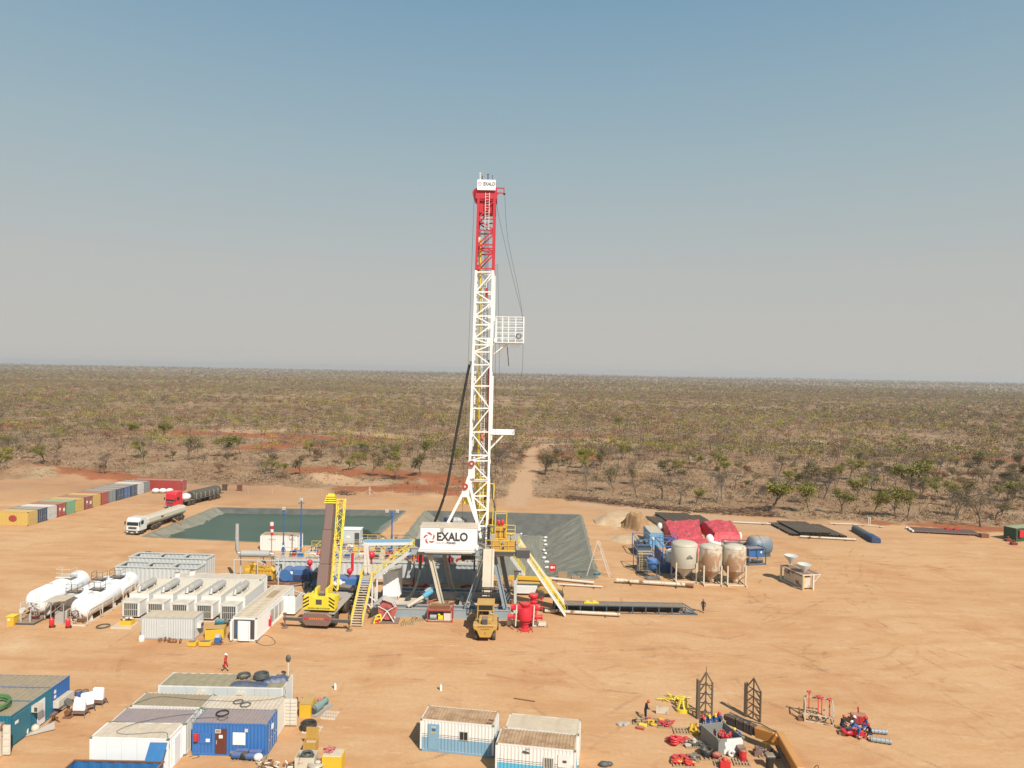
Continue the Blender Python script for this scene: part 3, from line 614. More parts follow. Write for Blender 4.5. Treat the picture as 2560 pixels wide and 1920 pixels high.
SPOT = [('leafy', 1925, 1279, 6.6, 'yellow green tree with the largest crown of the row behind the red tarpaulin stack'),
 ('leafy', 2025, 1283, 5.6, 'broad yellow green tree at the pad edge straight behind the second black pipe pile'),
 ('leafy', 2107, 1285, 5.2, 'thin stemmed green tree at the pad edge left of the two white posts'),
 ('leafy', 2185, 1291, 4.6, 'forked leaning green tree at the pad edge right of the two white posts'),
 ('leafy', 2241, 1297, 6.4, 'tall slim green tree just behind the blue ended pipe bundle'),
 ('leafy', 2269, 1295, 5.4, 'short slim green tree beside the tall slim one, behind the pipe bundle'),
 ('leafy', 2150, 1252, 5.6, 'dark green tree set back behind the forked leaning tree'),
 ('leafy', 2288, 1242, 8.4, 'tallest green tree on the right with a dense lit crown'),
 ('leafy', 1972, 1222, 5.0, 'small dark green tree up the slope behind the largest green tree'),
 ('olive', 2395, 1292, 5.6, 'olive tree with split stem left of the pale bare tree on the right'),
 ('olive', 2425, 1276, 6.4, 'olive tree behind the split stem tree on the right'),
 ('bare', 2453, 1318, 7.4, 'pale bare tree standing over the last pipe pile on the right'),
 ('bare', 1807, 1252, 7.0, 'wide spreading bare tree behind the red tarpaulin stack'),
 ('bare', 1700, 1262, 7.0, 'narrow bare tree behind the first black pipe pile'),
 ('bare', 1655, 1250, 6.4, 'grey bare tree left of the narrow bare tree behind the pipes'),
 ('leafy', 1738, 1262, 3.6, 'low bright green shrub like tree behind the first pipe pile'),
 ('leafy', 401, 1099, 7.2, 'round crowned green tree with dark shade beyond the container row'),
 ('leafy', 330, 1099, 6.6, 'flat topped green tree left of the round crowned one'),
 ('leafy', 568, 1146, 7.0, 'bright yellow green tree in the clearing beyond the pond'),
 ('olive', 467, 1153, 7.2, 'tall olive tree with a white stem beyond the container row'),
 ('bare', 356, 1145, 7.0, 'bare tree with pale trunk above the container row'),
 ('leafy', 6, 1182, 6.0, 'dark leafy tree at the left edge beside the red soil'),
 ('leafy', 682, 1186, 3.6, 'small bright green tree at the pad edge beyond the pond'),
 ('leafy', 712, 1188, 3.2, 'second small bright green tree at the pad edge beyond the pond'),
 ('olive', 930, 1192, 6.6, 'thin olive tree beyond the yellow crane boom tip'),
 ('leafy', 989, 1202, 4.6, 'green tree on a red mound left of the mast'),
 ('olive', 1050, 1190, 6.0, 'dense olive clump left of the mast, near the black hose'),
 ('leafy', 1135, 1163, 4.4, 'low green tree beside the mast foot, seen through the hoses'),
 ('olive', 1290, 1150, 5.6, 'slanted olive tree right of the mast beside the dirt road'),
 ('bare', 1255, 1188, 5.0, 'bare tree right of the mast near the pad edge'),
 ('leafy', 1555, 1150, 5.4, 'bright green tree up the slope right of the dirt road'),
 ('leafy', 1795, 1178, 5.8, 'bright green tree standing alone on the slope above the pipes'),
 ('leafy', 1550, 1076, 7.0, 'upright green tree at the far side of the red clearing'),
 ('olive', 1362, 1186, 5.6, 'olive tree at the right verge of the dirt road')]
for k, u, v, h, lb in SPOT: p = G(u, v); place_tree(k, p.x, p.y, h*1.12, lb)
def density(x, y):
    b_, r_, p_ = zone(x, y); e = y-edge_y(x)
    if b_ < .8 or e < 4: return 0
    d = (.26 if x < 20 else .50)*sstep(3, 24, e)
    d += .62*sstep(25, 80, e)
    d *= 1-.8*r_; d *= 1-.75*p_
    return d*(.5+.9*max(0, .5+fn(x, y, .03, 11)))*min(1, max(.25, 1+1.6*fn(x, y, .011, 17)))
cands = []
y = 140.0
while y < 1250:
    step = 5.2 if y < 300 else (6.2 if y < 600 else 8.2)
    hw = .80*y+25; x = -hw
    while x < hw:
        px_, py_ = x+random.uniform(-.5, .5)*step*1.4, y+random.uniform(-.5, .5)*step*1.4
        if random.random() < density(px_, py_)*1.15: cands.append((px_, py_))
        x += step
    y += step*.9
sp_pts = [G(u, v)[:2] for _, u, v, _, _ in SPOT]
cands = [q for q in cands if all((q[0]-a)**2+(q[1]-b_)**2 > 9 for a, b_ in sp_pts)]
inview = lambda q: abs(q[0]) < .745*q[1]+3
cands.sort(key=lambda q: q[1]+(0 if inview(q) else 400))
def kind_at(x, y):
    n_ = fn(x, y, .02, 21); r_ = random.random()
    if r_ < .18+.25*n_: return 'leafy'
    if r_ < .44+.25*n_: return 'olive'
    if r_ < .56: return 'rust'
    return 'bare'
NEAR = 262
where = lambda x: 'left of the pond' if x < -66 else ('behind the pond' if x < -22 else ('behind the mast and dry pit' if x < 16 else ('behind the pipe piles' if x < 70 else 'behind the right end of the pad')))
words = {'leafy': 'green leafed bush tree', 'olive': 'dull olive bush tree', 'rust': 'rusty brown bush tree', 'bare': 'leafless grey bush tree'}
for (x, y) in cands[:NEAR]:
    k = kind_at(x, y); place_tree(k, x, y, random.choice((random.uniform(2.2, 4), random.uniform(3.6, 6.2), random.uniform(4.5, 7.6)))*(1 if k != 'rust' else .7), '%s in the scrub %s' % (words[k], where(x)), 'scattered %s trees %s' % (k, where(x)))
for k, h, t in PROTO:
    if id(t) not in used:
        for ch in list(t.children): bpy.data.objects.remove(ch)
        bpy.data.objects.remove(t)
# the wood beyond, one mass
cl, sz, tn, mats_ = {k: [] for k in ('leaf_green', 'leaf_olive', 'leaf_rust', 'twig')}, {k: [] for k in ('leaf_green', 'leaf_olive', 'leaf_rust', 'twig')}, {k: [] for k in ('leaf_green', 'leaf_olive', 'leaf_rust', 'twig')}, None
def mass(x, y, h, kind, n, s, z0=None):
    key = {'leafy': 'leaf_green', 'olive': 'leaf_olive', 'rust': 'leaf_rust', 'bare': 'twig'}[kind]
    z0 = hgt(x, y) if z0 is None else z0
    R = h*.58; nb = 5; bl = RNG.normal(size=(nb, 3))*[R*.42, R*.42, h*.08]; w_ = RNG.integers(0, nb, n)
    c_ = bl[w_]+RNG.normal(size=(n, 3))*[R*.33, R*.33, h*.08]; c_ += [x, y, z0+h*.68]
    if kind == 'bare': c_[:, 2] -= RNG.random(n)*h*.25
    cl[key].append(c_); sz[key].append(RNG.uniform(.6, 1.3, n)*s)
    base = min(1, max(0, .45+1.1*fn(x, y, .009, 41)+random.uniform(-.4, .4))); tn[key].append(np.clip(np.stack([base+RNG.normal(size=n)*.15, np.full(n, random.random()**2)+RNG.normal(size=n)*.1], 1), 0, 1))
for (x, y) in cands[NEAR:]:
    if not inview((x*.93, y)): continue
    k = kind_at(x, y); h = random.uniform(3.4, 6.6)
    n = 120 if y < 330 else (70 if y < 520 else 36)
    s = .42 if y < 330 else (.55 if y < 520 else .85)
    mass(x, y, h, k, int(n*(1.0 if k != 'bare' else .8)), s*(1 if k != 'bare' else 1.15))
y = 1250.0
while y < 7500:
    st = 13*(y/1250)**1.35; hw = .78*y; x = -hw
    while x < hw:
        q = (x+random.uniform(-.5, .5)*st, y+random.uniform(-.5, .5)*st)
        if fn(q[0], q[1], .004, 31) > -.42: mass(q[0], q[1], random.choice((5, 6.5, 6.5, 9)) if y < 3000 else random.choice((6, 8, 14)), random.choice(('leafy', 'olive', 'rust', 'bare', 'olive', 'olive')), 14, 1.8*(y/1250)**.9)
        x += st
    y += st*.8
for q in range(2600):
    y = 150+400*random.random()**1.6; x = random.uniform(-.78, .78)*y
    if y > edge_y(x)+3 and zone(x, y)[0] > .7: mass(x, y, random.uniform(1.0, 2.2), random.choice(('olive', 'rust', 'bare', 'bare')), 26, .3 if y < 260 else .42, hgt(x, y)-.4)
woods = thing('woodland', 'dense dry woodland running to the horizon', 'woodland', (0, 0, 0)); woods['kind'] = 'stuff'
for k in cl:
    cc_ = np.concatenate(cl[k]); o = quads('canopy', cc_, np.concatenate(sz[k]), k, np.concatenate(tn[k]), woods, flat=.3, aspect=(1 if k != 'twig' else .35)); o['kind'] = 'stuff'
# trunks of the nearer wood
mb = MB()
for (x, y) in cands[NEAR:]:
    if y < 420 and inview(q := (x*.93, y)):
        z = hgt(x, y); mb.tube((x, y, z-.1), (x+random.gauss(0, .5), y+random.gauss(0, .4), z+2.6), .09, .05, 4, False)
o = mb.build('stems', 'bark', woods, recalc=False); o['kind'] = 'stuff'
# straw grass and low brush
cen = []; tints = []
y = 150.0
while y < 520:
    st = .9 if y < 215 else (1.5 if y < 300 else 3.0); hw = .78*y; x = -hw
    while x < hw:
        qx, qy = x+random.uniform(-.6, .6)*st, y+random.uniform(-.6, .6)*st
        if qy > edge_y(qx)+2 and random.random() < .62+.8*fn(qx, qy, .05, 13):
            b_, r_, p_ = zone(qx, qy) if qy < 330 or random.random() < .5 else (1, 0, 0)
            if b_ > .6 and r_ < .35: cen.append((qx, qy, hgt(qx, qy), st))
        x += st
    y += st
cen = np.array(cen); n = len(cen)
m, t, b = nt('straw'); va = t.nodes.new('ShaderNodeVertexColor'); va.layer_name = 'tint'; s_ = t.nodes.new('ShaderNodeSeparateColor'); t.links.new(va.outputs[0], s_.inputs[0])
c = mix(t, s_.outputs[0], (.40, .27, .155), (.25, .155, .09)); c = mix(t, ramp(t, s_.outputs[1], .7, .9), c, (.15, .09, .06)); t.links.new(c, b.inputs['Base Color']); b.inputs['Roughness'].default_value = 1; M['straw'] = m
k = 3; cc_ = np.repeat(cen[:, :3], k, 0)+RNG.normal(size=(n*k, 3))*[.35, .35, .08]; cc_[:, 2] += .25; ss = np.repeat(cen[:, 3], k)**.5*RNG.uniform(.35, .75, n*k)
tt = np.repeat(RNG.random((n, 2)), k, 0)
o = quads('dry_grass', cc_, ss, 'straw', tt, None, aspect=.35); tag(o, 'straw coloured dry grass and litter under the scrub', kind='stuff'); o['category'] = 'grass'
# ================================================================ containers
def corr(mb, p0, p1, z0, z1, bands=None, period=.28, depth=.036, out=None):
    """corrugated wall sheet from p0 to p1 (2D), pressed in and out along its normal"""
    p0, p1 = Vector((*p0, 0)), Vector((*p1, 0)); L = (p1-p0).length; d = (p1-p0)/L; nrm = Vector((d.y, -d.x, 0))
    n = max(1, round(L/period)); per = L/n; prof = []
    for i in range(n):
        for a, b2 in ((0, 0), (.26, 0), (.5, -1), (.76, -1)): prof.append((i*per+a*per, b2*depth))
    prof.append((L, 0))
    for (za, zb, mi) in (bands or [(z0, z1, 0)]):
        mb.m = mi; za, zb = max(za, z0), min(zb, z1)
        vs = [p0+d*a+nrm*b2+Vector((0, 0, z)) for z in (za, zb) for a, b2 in prof]; k = len(prof)
        mb.add(vs, [(i, i+1, k+i+1, k+i) for i in range(k-1)])
    mb.m = 0
def container(name, label, cat, loc, rz, L=6.06, wall='white', roof='cream', frame=None, Wd=2.44, Ht=2.59, bands=None, walls=None, door=1, group=None, casting='roof_green', roofrib=.36, flat_front=False, open_roof=False):
    t = thing(name, label, cat, loc, rz, group); frame = frame or wall
    P = .14
    f = MB()
    for x in (0, L-P):
        for y in (0, Wd-P): f.box(x, y, .16, x+P, y+P, Ht-.12)
    for y in (0, Wd-P): f.box(P, y, .02, L-P, y+P, .16); f.box(P, y+.02, Ht-.1, L-P, y+P-.02, Ht)
    for x in (0, L-P): f.box(x, P, .02, x+P, Wd-P, .16); f.box(x+.02, P, Ht-.12, x+P-.02, Wd-P, Ht)
    f.box(P, P, .05, L-P, Wd-P, .13)
    c = f; f.m = 1
    for x in (0, L-.18):
        for y in (0, Wd-.16):
            for z in (0, Ht-.115): c.box(x-.004, y-.004, z, x+.184, y+.164, z+.13)
    f.build('frame', [frame, casting], t)
    mats = walls or [wall]
    w1 = MB()
    if flat_front:
        n = max(1, round((L-2*P)/1.15))
        for i in range(n): w1.box(P+.01+i*(L-2*P)/n, .03, .16, P-.01+(i+1)*(L-2*P)/n, .07, Ht-.1)
    else: corr(w1, (P, .02), (L-P, .02), .16, Ht-.1, bands)
    w1.build('side_wall', mats, t, recalc=False)
    w2 = MB(); corr(w2, (L-P, Wd-.02), (P, Wd-.02), .16, Ht-.1, bands); w2.build('side_wall', mats, t, recalc=False)
    e = MB(); corr(e, (.02, Wd-P), (.02, P), .16, Ht-.12, bands); e.build('end_wall', mats, t, recalc=False)
    if door:
        for k in (0, 1):
            y0 = P+.01+k*(Wd-2*P)/2; y1 = P-.01+(k+1)*(Wd-2*P)/2
            d = MB(); d.box(L-.075, y0, .17, L-.025, y1, Ht-.13)
            for z in (.45, 1.0, 1.55, 2.1): d.box(L-.025, y0+.12, z, L-.01, y1-.12, z+.28)
            dd = d.build('door', mats[-1] if bands else wall, t)
            q = MB()
            for yy in (y0+.3, y1-.28): q.tube((L+.02, yy, .18), (L+.02, yy, Ht-.14), .022, n=6); q.box(L, yy-.02, 1.0, L+.05, yy+.25, 1.05)
            q.build('locking_bar', 'galv', dd)
    else:
        e = MB(); corr(e, (L-.02, P), (L-.02, Wd-P), .16, Ht-.12, bands); e.build('end_wall', mats, t, recalc=False)
    if not open_roof:
        r = MB(); n = max(2, round((L-.3)/roofrib)); per = (L-.24)/n; vs = []
        prof = []
        for i in range(n): prof += [(.12+i*per, 0), (.12+(i+.35)*per, 0), (.12+(i+.5)*per, .03), (.12+(i+.85)*per, .03)]
        prof.append((.12+n*per, 0)); k = len(prof)
        vs = [(x, y, Ht-.02+z) for y in (.1, Wd-.1) for x, z in prof]
        r.add(vs, [(i, i+1, k+i+1, k+i) for i in range(k-1)]); r.build('roof', roof, t, recalc=False)
    return t
def on_front(t, name, mat, x0, z0, x1, z1, proud=.03, y=0.0, extra=None, parent=None):
    b_ = MB().box(x0, y-proud, z0, x1, y+.02, z1)
    if extra: extra(b_)
    return b_.build(name, mat, parent or t)
def ac_unit(t, x, y, z, s=-1):      # window air conditioner poking out of a front (s=-1) wall
    a = MB().box(x, y-.42, z, x+.68, y+.05, z+.5).build('air_conditioner', 'off_white', t)
    g = MB().box(x+.08, y-.44, z+.08, x+.6, y-.42, z+.42)
    for k in range(5): g.box(x+.08, y-.455, z+.1+k*.065, x+.6, y-.44, z+.125+k*.065)
    g.build('grille', 'dark_grey', a)
def text_obj(txt, size, mat, parent, loc, rot=(PI/2, 0, 0), name='lettering', extrude=.008, sx=1.0, bold=0.0):
    cu = bpy.data.curves.new(name, 'FONT'); cu.body = txt; cu.size = size; cu.extrude = extrude; cu.offset = bold; cu.align_x = 'CENTER'; cu.align_y = 'CENTER'
    o = bpy.data.objects.new(name+'_tmp', cu); C.objects.link(o)
    dg = bpy.context.evaluated_depsgraph_get(); me = bpy.data.meshes.new_from_object(o.evaluated_get(dg)); bpy.data.objects.remove(o); bpy.data.curves.remove(cu)
    me.materials.clear(); me.materials.append(M[mat])
    o = bpy.data.objects.new(name, me); C.objects.link(o); o.parent = parent; o.location = loc; o.rotation_euler = rot; o.scale = (sx, 1, 1); return o
# --- the long row, door ends towards the yard
pA, pB = G(69.5, 1315), G(376, 1228); dv = (pB-pA); n_row = 15; dvn = dv.normalized(); rzr = math.atan2(dvn.y, dvn.x)-PI/2
xax = Vector((math.cos(rzr), math.sin(rzr), 0)); step = dv.length/n_row
rowc = [('c_yellow', 'yellow', 'c_yellow'), ('c_navy', 'dark navy', 'c_grey'), ('light_grey', 'pale grey', 'white'), ('c_red', 'dark red', 'c_brown'), ('green', 'light green', 'green'), ('c_yellow', 'yellow', 'c_yellow'),
        ('c_brown', 'brown red', 'c_brown'), ('c_yellow', 'yellow', 'c_yellow'), ('c_red', 'dark red', 'c_red'), ('c_grey', 'dark slate', 'c_grey'), ('c_navy', 'navy', 'c_grey'), ('c_blue', 'blue', 'c_grey'), ('c_navy', 'blackish blue', 'c_grey'), ('light_grey', 'pale grey', 'white'), ('c_grey', 'dark slate', 'c_grey')]
ordn = ['first', 'second', 'third', 'fourth', 'fifth', 'sixth', 'seventh', 'eighth', 'ninth', 'tenth', 'eleventh', 'twelfth', 'thirteenth', 'fourteenth', 'fifteenth']
for i, (wc, nm, rf) in enumerate(rowc):
    lo = pA+dvn*step*i-xax*(6.06+random.uniform(-.12, .12)); nx = ('with a faded red mark on its side' if i == 0 else 'counting from the near end')
    t = container('shipping_container', '%s container, %s in the long row, %s' % (nm, ordn[i], nx), 'shipping container', lo, rzr, wall=wc, roof=rf, group='shipping containers in the long row', casting='dark_grey')
    if i == 0:
        mk = MB(); mk.prism([(3.0+.85*math.cos(a*PI/4+.4), 1.35+.62*math.sin(a*PI/4+.4)) for a in range(8)], 'Y', -.05, .0); mk.build('painted_emblem', 'c_red', t)
    if i in (3, 6): MB().box(6.075, 1.5, .9, 6.08, 2.1, 1.6).box(6.075, .4, 1.3, 6.08, .9, 1.8).build('door_marking', 'white', t)
e0 = G(372, 1228); t = container('shipping_container', 'long red shipping container lying across the far end of the row', 'shipping container', e0+Vector((-4.4, .9, 0)), rzr*.3, L=12.19, wall='c_red', roof='c_brown', casting='white')
for k, (u, s) in enumerate(((389, 1.0), (407, 1.0), (424, 1.05))):
    g0 = G(u, 1233); mb = MB(); mb.ball((0, 0, .6), .9, 14, (1, .85, .68)); mb.torus((0, 0, .6), .8, .05, n=14, m=5)
    solo(mb, 'bulk_bag', 'sack', '%s white bulk bag on the ground before the long red container' % ('left', 'middle', 'right')[k], 'bulk bag', g0, 0, 'bulk bags by the red container')
# --- grey office by the generators
a, b2 = G(351.5, 1597), G(480, 1600)
t = container('office_container', 'pale grey corrugated office container standing before the generators', 'site office', a, heading(a, b2), wall='light_grey', roof='cream', frame='grey', casting='grey', Ht=2.45, door=0, roofrib=.9)
on_front(t, 'door', 'light_grey', 2.0, .2, 2.9, 2.15, .03); MB().box(2.3, -.04, 1.5, 2.5, -.03, 1.6).build('door_plate', 'white', t)
mb = MB(); mb.box(6.06, .7, 1.1, 6.5, 1.5, 1.7); a_ = mb.build('air_conditioner', 'white', t); MB().box(6.5, .8, 1.2, 6.52, 1.4, 1.6).build('grille', 'dark_grey', a_)
mb = MB(); mb.lathe((0, 0, 0), [(.3, 0), (.32, .3), (.2, .62), (.05, .66)], n=14); solo(mb, 'barrel', 'white', 'small white round barrel at the left corner of the grey office', 'barrel', G(354, 1602))
# --- bottom left group, near the camera
def cab(name, label, cat, x, y, L=6.06, deg=-.5, **k): return container(name, label, cat, Vector((x, y, 0)), math.radians(deg), L=L, **k)
greenT = t = cab('site_cabin', 'long pale cabin with a flat green roof and two air conditioners', 'site cabin', -30.8, 61.75, 11.1, -.4, Wd=2.75, Ht=2.62, wall='light_grey', roof='roof_green', frame='white', flat_front=True, door=0, roofrib=.8, casting='white')
ac_unit(t, 3.6, 0, 1.75); ac_unit(t, 7.0, 0, 1.72)
cab('site_cabin', 'white cabin with a khaki corrugated roof, in front of the green roofed one', 'site cabin', -31.3, 58.1, 6.06, -1.5, wall='white', roof='roof_khaki', frame='white')
t = cab('shipping_container', 'cream container with an open ribbed door leaf, in front of the green roofed cabin', 'shipping container', -25.1, 57.8, 6.06, 0, wall='off_white', roof='off_white', frame='off_white', door=0)
dl = MB().box(6.06, 2.30, .15, 7.1, 2.36, 2.45)
for k in range(7): dl.box(6.12, 2.26, .3+k*.3, 7.04, 2.30, .42+k*.3)
dr = dl.build('door', 'off_white', t); q = MB(); q.tube((6.55, 2.24, .2), (6.55, 2.24, 2.4), .022, n=6); q.build('locking_bar', 'galv', dr)
cab('shipping_container', 'container with a lilac grey ribbed roof between the khaki roof and the white cabin', 'shipping container', -31.4, 55.3, 6.06, 0, wall='off_white', roof='roof_lilac', frame='white', door=0, roofrib=.28)
t = cab('workshop_container', 'bright blue corrugated cabin with a brown door and square white window', 'site cabin', -24.9, 55.45, 5.95, -.5, wall='bright_blue', roof='roof_lilac', frame='bright_blue', casting='roof_green', roofrib=.3)
dd = on_front(t, 'door', 'brown_door', 1.85, .17, 2.75, 2.15, .035); MB().box(1.93, -.06, .95, 1.99, -.035, 1.25).build('handle', 'galv', dd); MB().box(2.15, -.05, 1.42, 2.45, -.035, 1.68).build('door_sign', 'white_clean', dd)
MB().box(1.85, -.055, 1.83, 2.3, -.035, 2.14).build('number_sign', 'cream', dd); text_obj('S30', .22, 'dark_grey', dd, (2.075, -.06, 1.985), bold=.004)
on_front(t, 'window', 'white_clean', 3.3, .95, 4.2, 1.85, .06, extra=lambda m_: m_.box(3.25, -.03, .9, 4.25, -.01, 1.9)); on_front(t, 'vent', 'off_white', 4.2, 1.95, 4.44, 2.2, .05); on_front(t, 'wall_sign', 'white_clean', 1.1, 1.1, 1.42, 1.35, .04)
on_front(t, 'hatch', 'bright_blue', .6, .95, 1.5, 1.75, .02)
MB().box(5.955, 1.0, 1.7, 6.05, 1.35, 2.05).build('side_sign', 'white_clean', t)
mb = MB(); mb.tube((0, 0, -.2), (0, 0, .25), .13, n=12); mb.tube((0, 0, .25), (0, 0, .33), .05, n=8); mb.box(-.2, .02, -.3, .2, .1, .35); solo(mb, 'fire_extinguisher', 'red', 'red fire extinguisher hung on the blue cabin wall', 'fire extinguisher', (-24.55, 55.27, 1.45))
t = cab('site_cabin', 'white panelled cabin with a sandy roof in the lower left corner', 'site cabin', -31.6, 53.0, 6.06, -.8, wall='white_clean', roof='off_white', frame='white_clean', flat_front=True, door=0, casting='roof_green', roofrib=1.5)
MB().box(6.04, .9, .2, 6.08, 1.8, 2.2).build('door', 'white_clean', t)
# cables wandering over the roofs
def cable(name, label, pts, r=.014, mat='cable', cat='cable', n=5, **k):
    P_ = [Vector(p) for p in pts]; out = []
    for i in range(len(P_)-1):
        p0, p1, p2, p3 = P_[max(i-1, 0)], P_[i], P_[i+1], P_[min(i+2, len(P_)-1)]
        for j in range(n):
            q = j/n; out.append(.5*((2*p1)+(p2-p0)*q+(2*p0-5*p1+4*p2-p3)*q*q+(3*p1-p0-3*p2+p3)*q**3))
    out.append(P_[-1]); mb = MB(); mb.path(out, r, 6); return solo(mb, name, mat, label, cat, recalc=False, **k)
Z = 2.63
cable('cable', 'thin black cable lying over the khaki and cream roofs', [(-31, 58.3, Z+.03), (-29.6, 59.6, Z+.03), (-26, 59.2, Z+.03), (-22, 59.1, Z+.03), (-19.2, 59.9, Z+.1), (-19.6, 61.6, Z+.2)])
cable('cable', 'black cable drooping over the lilac roof to the white cabin', [(-25.2, 56.8, Z+.03), (-27, 56.3, Z+.03), (-29, 55.2, Z+.04), (-30, 53.9, Z+.04), (-29, 53.4, Z+.04), (-26.4, 53.8, Z+.04), (-25.7, 53.1, Z+.05), (-25.5, 52.95, 1.9)])
def coil(name, label, c, R, r, turns, mat, cat='hose', flat=.55, rz=0, wob=.12, group=None, seed=1):
    rr = random.Random(seed); pts = []; N = 22
    for k in range(turns*N):
        a = 2*PI*k/N; q = R*(1-wob*rr.random()*.6-.35*wob*math.sin(k*.13)); pts.append((q*math.cos(a), q*math.sin(a)*1.0, r+(k/(turns*N))*turns*r*flat+.01*rr.random()))
    mb = MB(); mb.path(pts, r, 6); return solo(mb, name, mat, label, cat, c, rz, group, recalc=False)
coil('cable_coil', 'black cable coil on the lilac roof of the blue cabin', (-23.1, 56.9, Z), .5, .03, 4, 'cable', 'cable')
cable('cable', 'black cable trailing from the coil on the blue cabin roof', [(-22.7, 56.7, Z+.04), (-23.2, 56.1, Z+.04), (-22.7, 55.8, Z+.04), (-22.4, 56.3, Z+.04), (-23.6, 56.2, Z+.05), (-25.3, 56.0, Z+.02)])
coil('cable_coil', 'left small grey cable ring on the cream roof', (-22.6, 58.95, Z), .4, .03, 2, 'tarp_grey', 'cable', seed=3)
coil('cable_coil', 'right small grey cable ring on the cream roof', (-21.8, 58.45, Z), .42, .03, 2, 'tarp_grey', 'cable', seed=4)
def pallet(mb, w=1.2, d=1.0, n=6, z=0):
    for y in (0, d/2-.05, d-.1): mb.box(0, y, z, w, y+.1, z+.1)
    for k in range(n): mb.box(k*(w-.12)/(n-1), 0, z+.102, k*(w-.12)/(n-1)+.12, d, z+.124)
    return mb
def put_pallet(label, loc, rz=0, w=1.2, d=1.0, mat='wood', stack=1, group=None, name='pallet'):
    mb = MB()
    for s_ in range(stack): pallet(mb, w, d, z=s_*.13)
    return solo(mb, name, mat, label, 'pallet', loc, rz, group)
GZ = 2.62
put_pallet('pallet with hose coils on the green roof', (-24.6, 62.9, GZ), -.03, 2.3, 1.2)
coil('hose_coil', 'left dark hose coil on the roof pallet', (-23.9, 63.6, GZ+.14), .55, .06, 4, 'tarp_grey', seed=5)
coil('hose_coil', 'right dark hose coil heaped on the roof pallet', (-22.2, 63.3, GZ+.14), .62, .07, 6, 'tarp_grey', flat=.9, seed=6)
def rumple(name, label, cat, mat, c, rx, ry, h, rz=0, seed=1, nx=18, ny=10, rough=1.0, group=None, box=.0):
    mb = MB(); vs = []
    for j in range(ny+1):
        for i in range(nx+1):
            a, b_ = i/nx*2-1, j/ny*2-1; e = max(abs(a), abs(b_)); x = a*rx; y = b_*ry
            q = max(0, 1-e**(2 if not box else 6))
            z = h*(q**(.5 if not box else .25))*(.75+.6*noise.noise(Vector((a*2.5+seed*9, b_*2.5, seed)))*rough)+.12*h*noise.noise(Vector((a*8+seed, b_*8, 0)))*q
            rr = 1+.18*noise.noise(Vector((a*1.5+seed*3, b_*1.5, 5)))*rough; vs.append((x*rr, y*rr, max(z, 0) if e < .999 else 0))
    mb.add(vs, [(j*(nx+1)+i, j*(nx+1)+i+1, (j+1)*(nx+1)+i+1, (j+1)*(nx+1)+i) for j in range(ny) for i in range(nx)], True)
    return solo(mb, name, mat, label, cat, c, rz, group, recalc=False)
rumple('tarpaulin', 'crumpled blue grey tarpaulin at the front edge of the green roof', 'tarpaulin', 'tarp_blue', (-22.9, 62.3, GZ), 1.6, .42, .28, -.05, 2)
rumple('tarpaulin', 'bunched blue tarpaulin at the right end of the green roof', 'tarpaulin', 'tarp_blue', (-20.9, 63.2, GZ), 1.1, .55, .5, .35, 3)
# --- three long containers entering from the left edge
def left_c(label, y, Wd=2.44, wall='blue', roof='roof_khaki', **k): return container('shipping_container', label, 'shipping container', Vector((-39.7-12.0, y, 0)), 0, L=12.0, Wd=Wd, wall=wall, roof=roof, door=0, **k)
t = left_c('blue container at the left edge with a white box hung on its end', 61.05, wall='blue', casting='blue', roofrib=.5)
mb = MB(); mb.box(12.0, .1, .7, 12.5, 2.2, 1.35); mb.build('white_box', 'off_white', t, bevel=.02); MB().box(12.0, .9, .2, 12.3, 2.1, .68).build('lower_panel', 'off_white', t); MB().box(12.0, .25, 1.9, 12.03, .5, 2.2).box(12.0, .25, 1.5, 12.03, .5, 1.75).build('notice', 'white_clean', t)
t = left_c('teal container at the left edge with a white door and air conditioner', 58.55, wall='teal', casting='teal', roofrib=.5)
a_ = MB().box(12.0, .55, .12, 12.05, 1.5, 2.2).build('door', 'white_clean', t); mb = MB(); mb.box(12.0, -.25, 1.75, 12.6, .45, 2.25); a_ = mb.build('air_conditioner', 'off_white', t); MB().box(12.3, -.27, 1.82, 12.56, -.25, 2.18).build('grille', 'dark_grey', a_)
t = left_c('teal container at the left edge carrying a green hose coil on its roof', 55.95, 2.5, wall='teal', roof='roof_khaki', casting='teal', roofrib=3)
MB().box(12.02, 1.25, .18, 12.06, 2.35, 2.4).build('door', 'teal', t); MB().box(12.02, .12, .18, 12.06, 1.22, 2.4).box(12.061, .35, 1.65, 12.07, .75, 1.95).build('door', ['teal'], t); MB().box(12.07, .4, 1.7, 12.08, .8, 1.95).build('door_label', 'white_clean', t)
coil('hose_coil', 'thick green hose coil on the teal container roof', (-42.3, 57.0, 2.63), 1.5, .1, 5, 'hose_green', flat=.8, seed=9)
t = container('shipping_container', 'rusty white container in the lower left corner with its door leaf swung open', 'shipping container', Vector((-39.5-6.06, 52.6, 0)), 0, wall='rusty_white', roof='blue', frame='rusty_white', door=0)
dl = MB().box(6.08, 2.2, .12, 6.62, 2.3, 2.45)
for k in range(4): dl.box(6.12, 2.16, .3+k*.52, 6.56, 2.2, .62+k*.52)
dl.build('door', 'off_white', t)
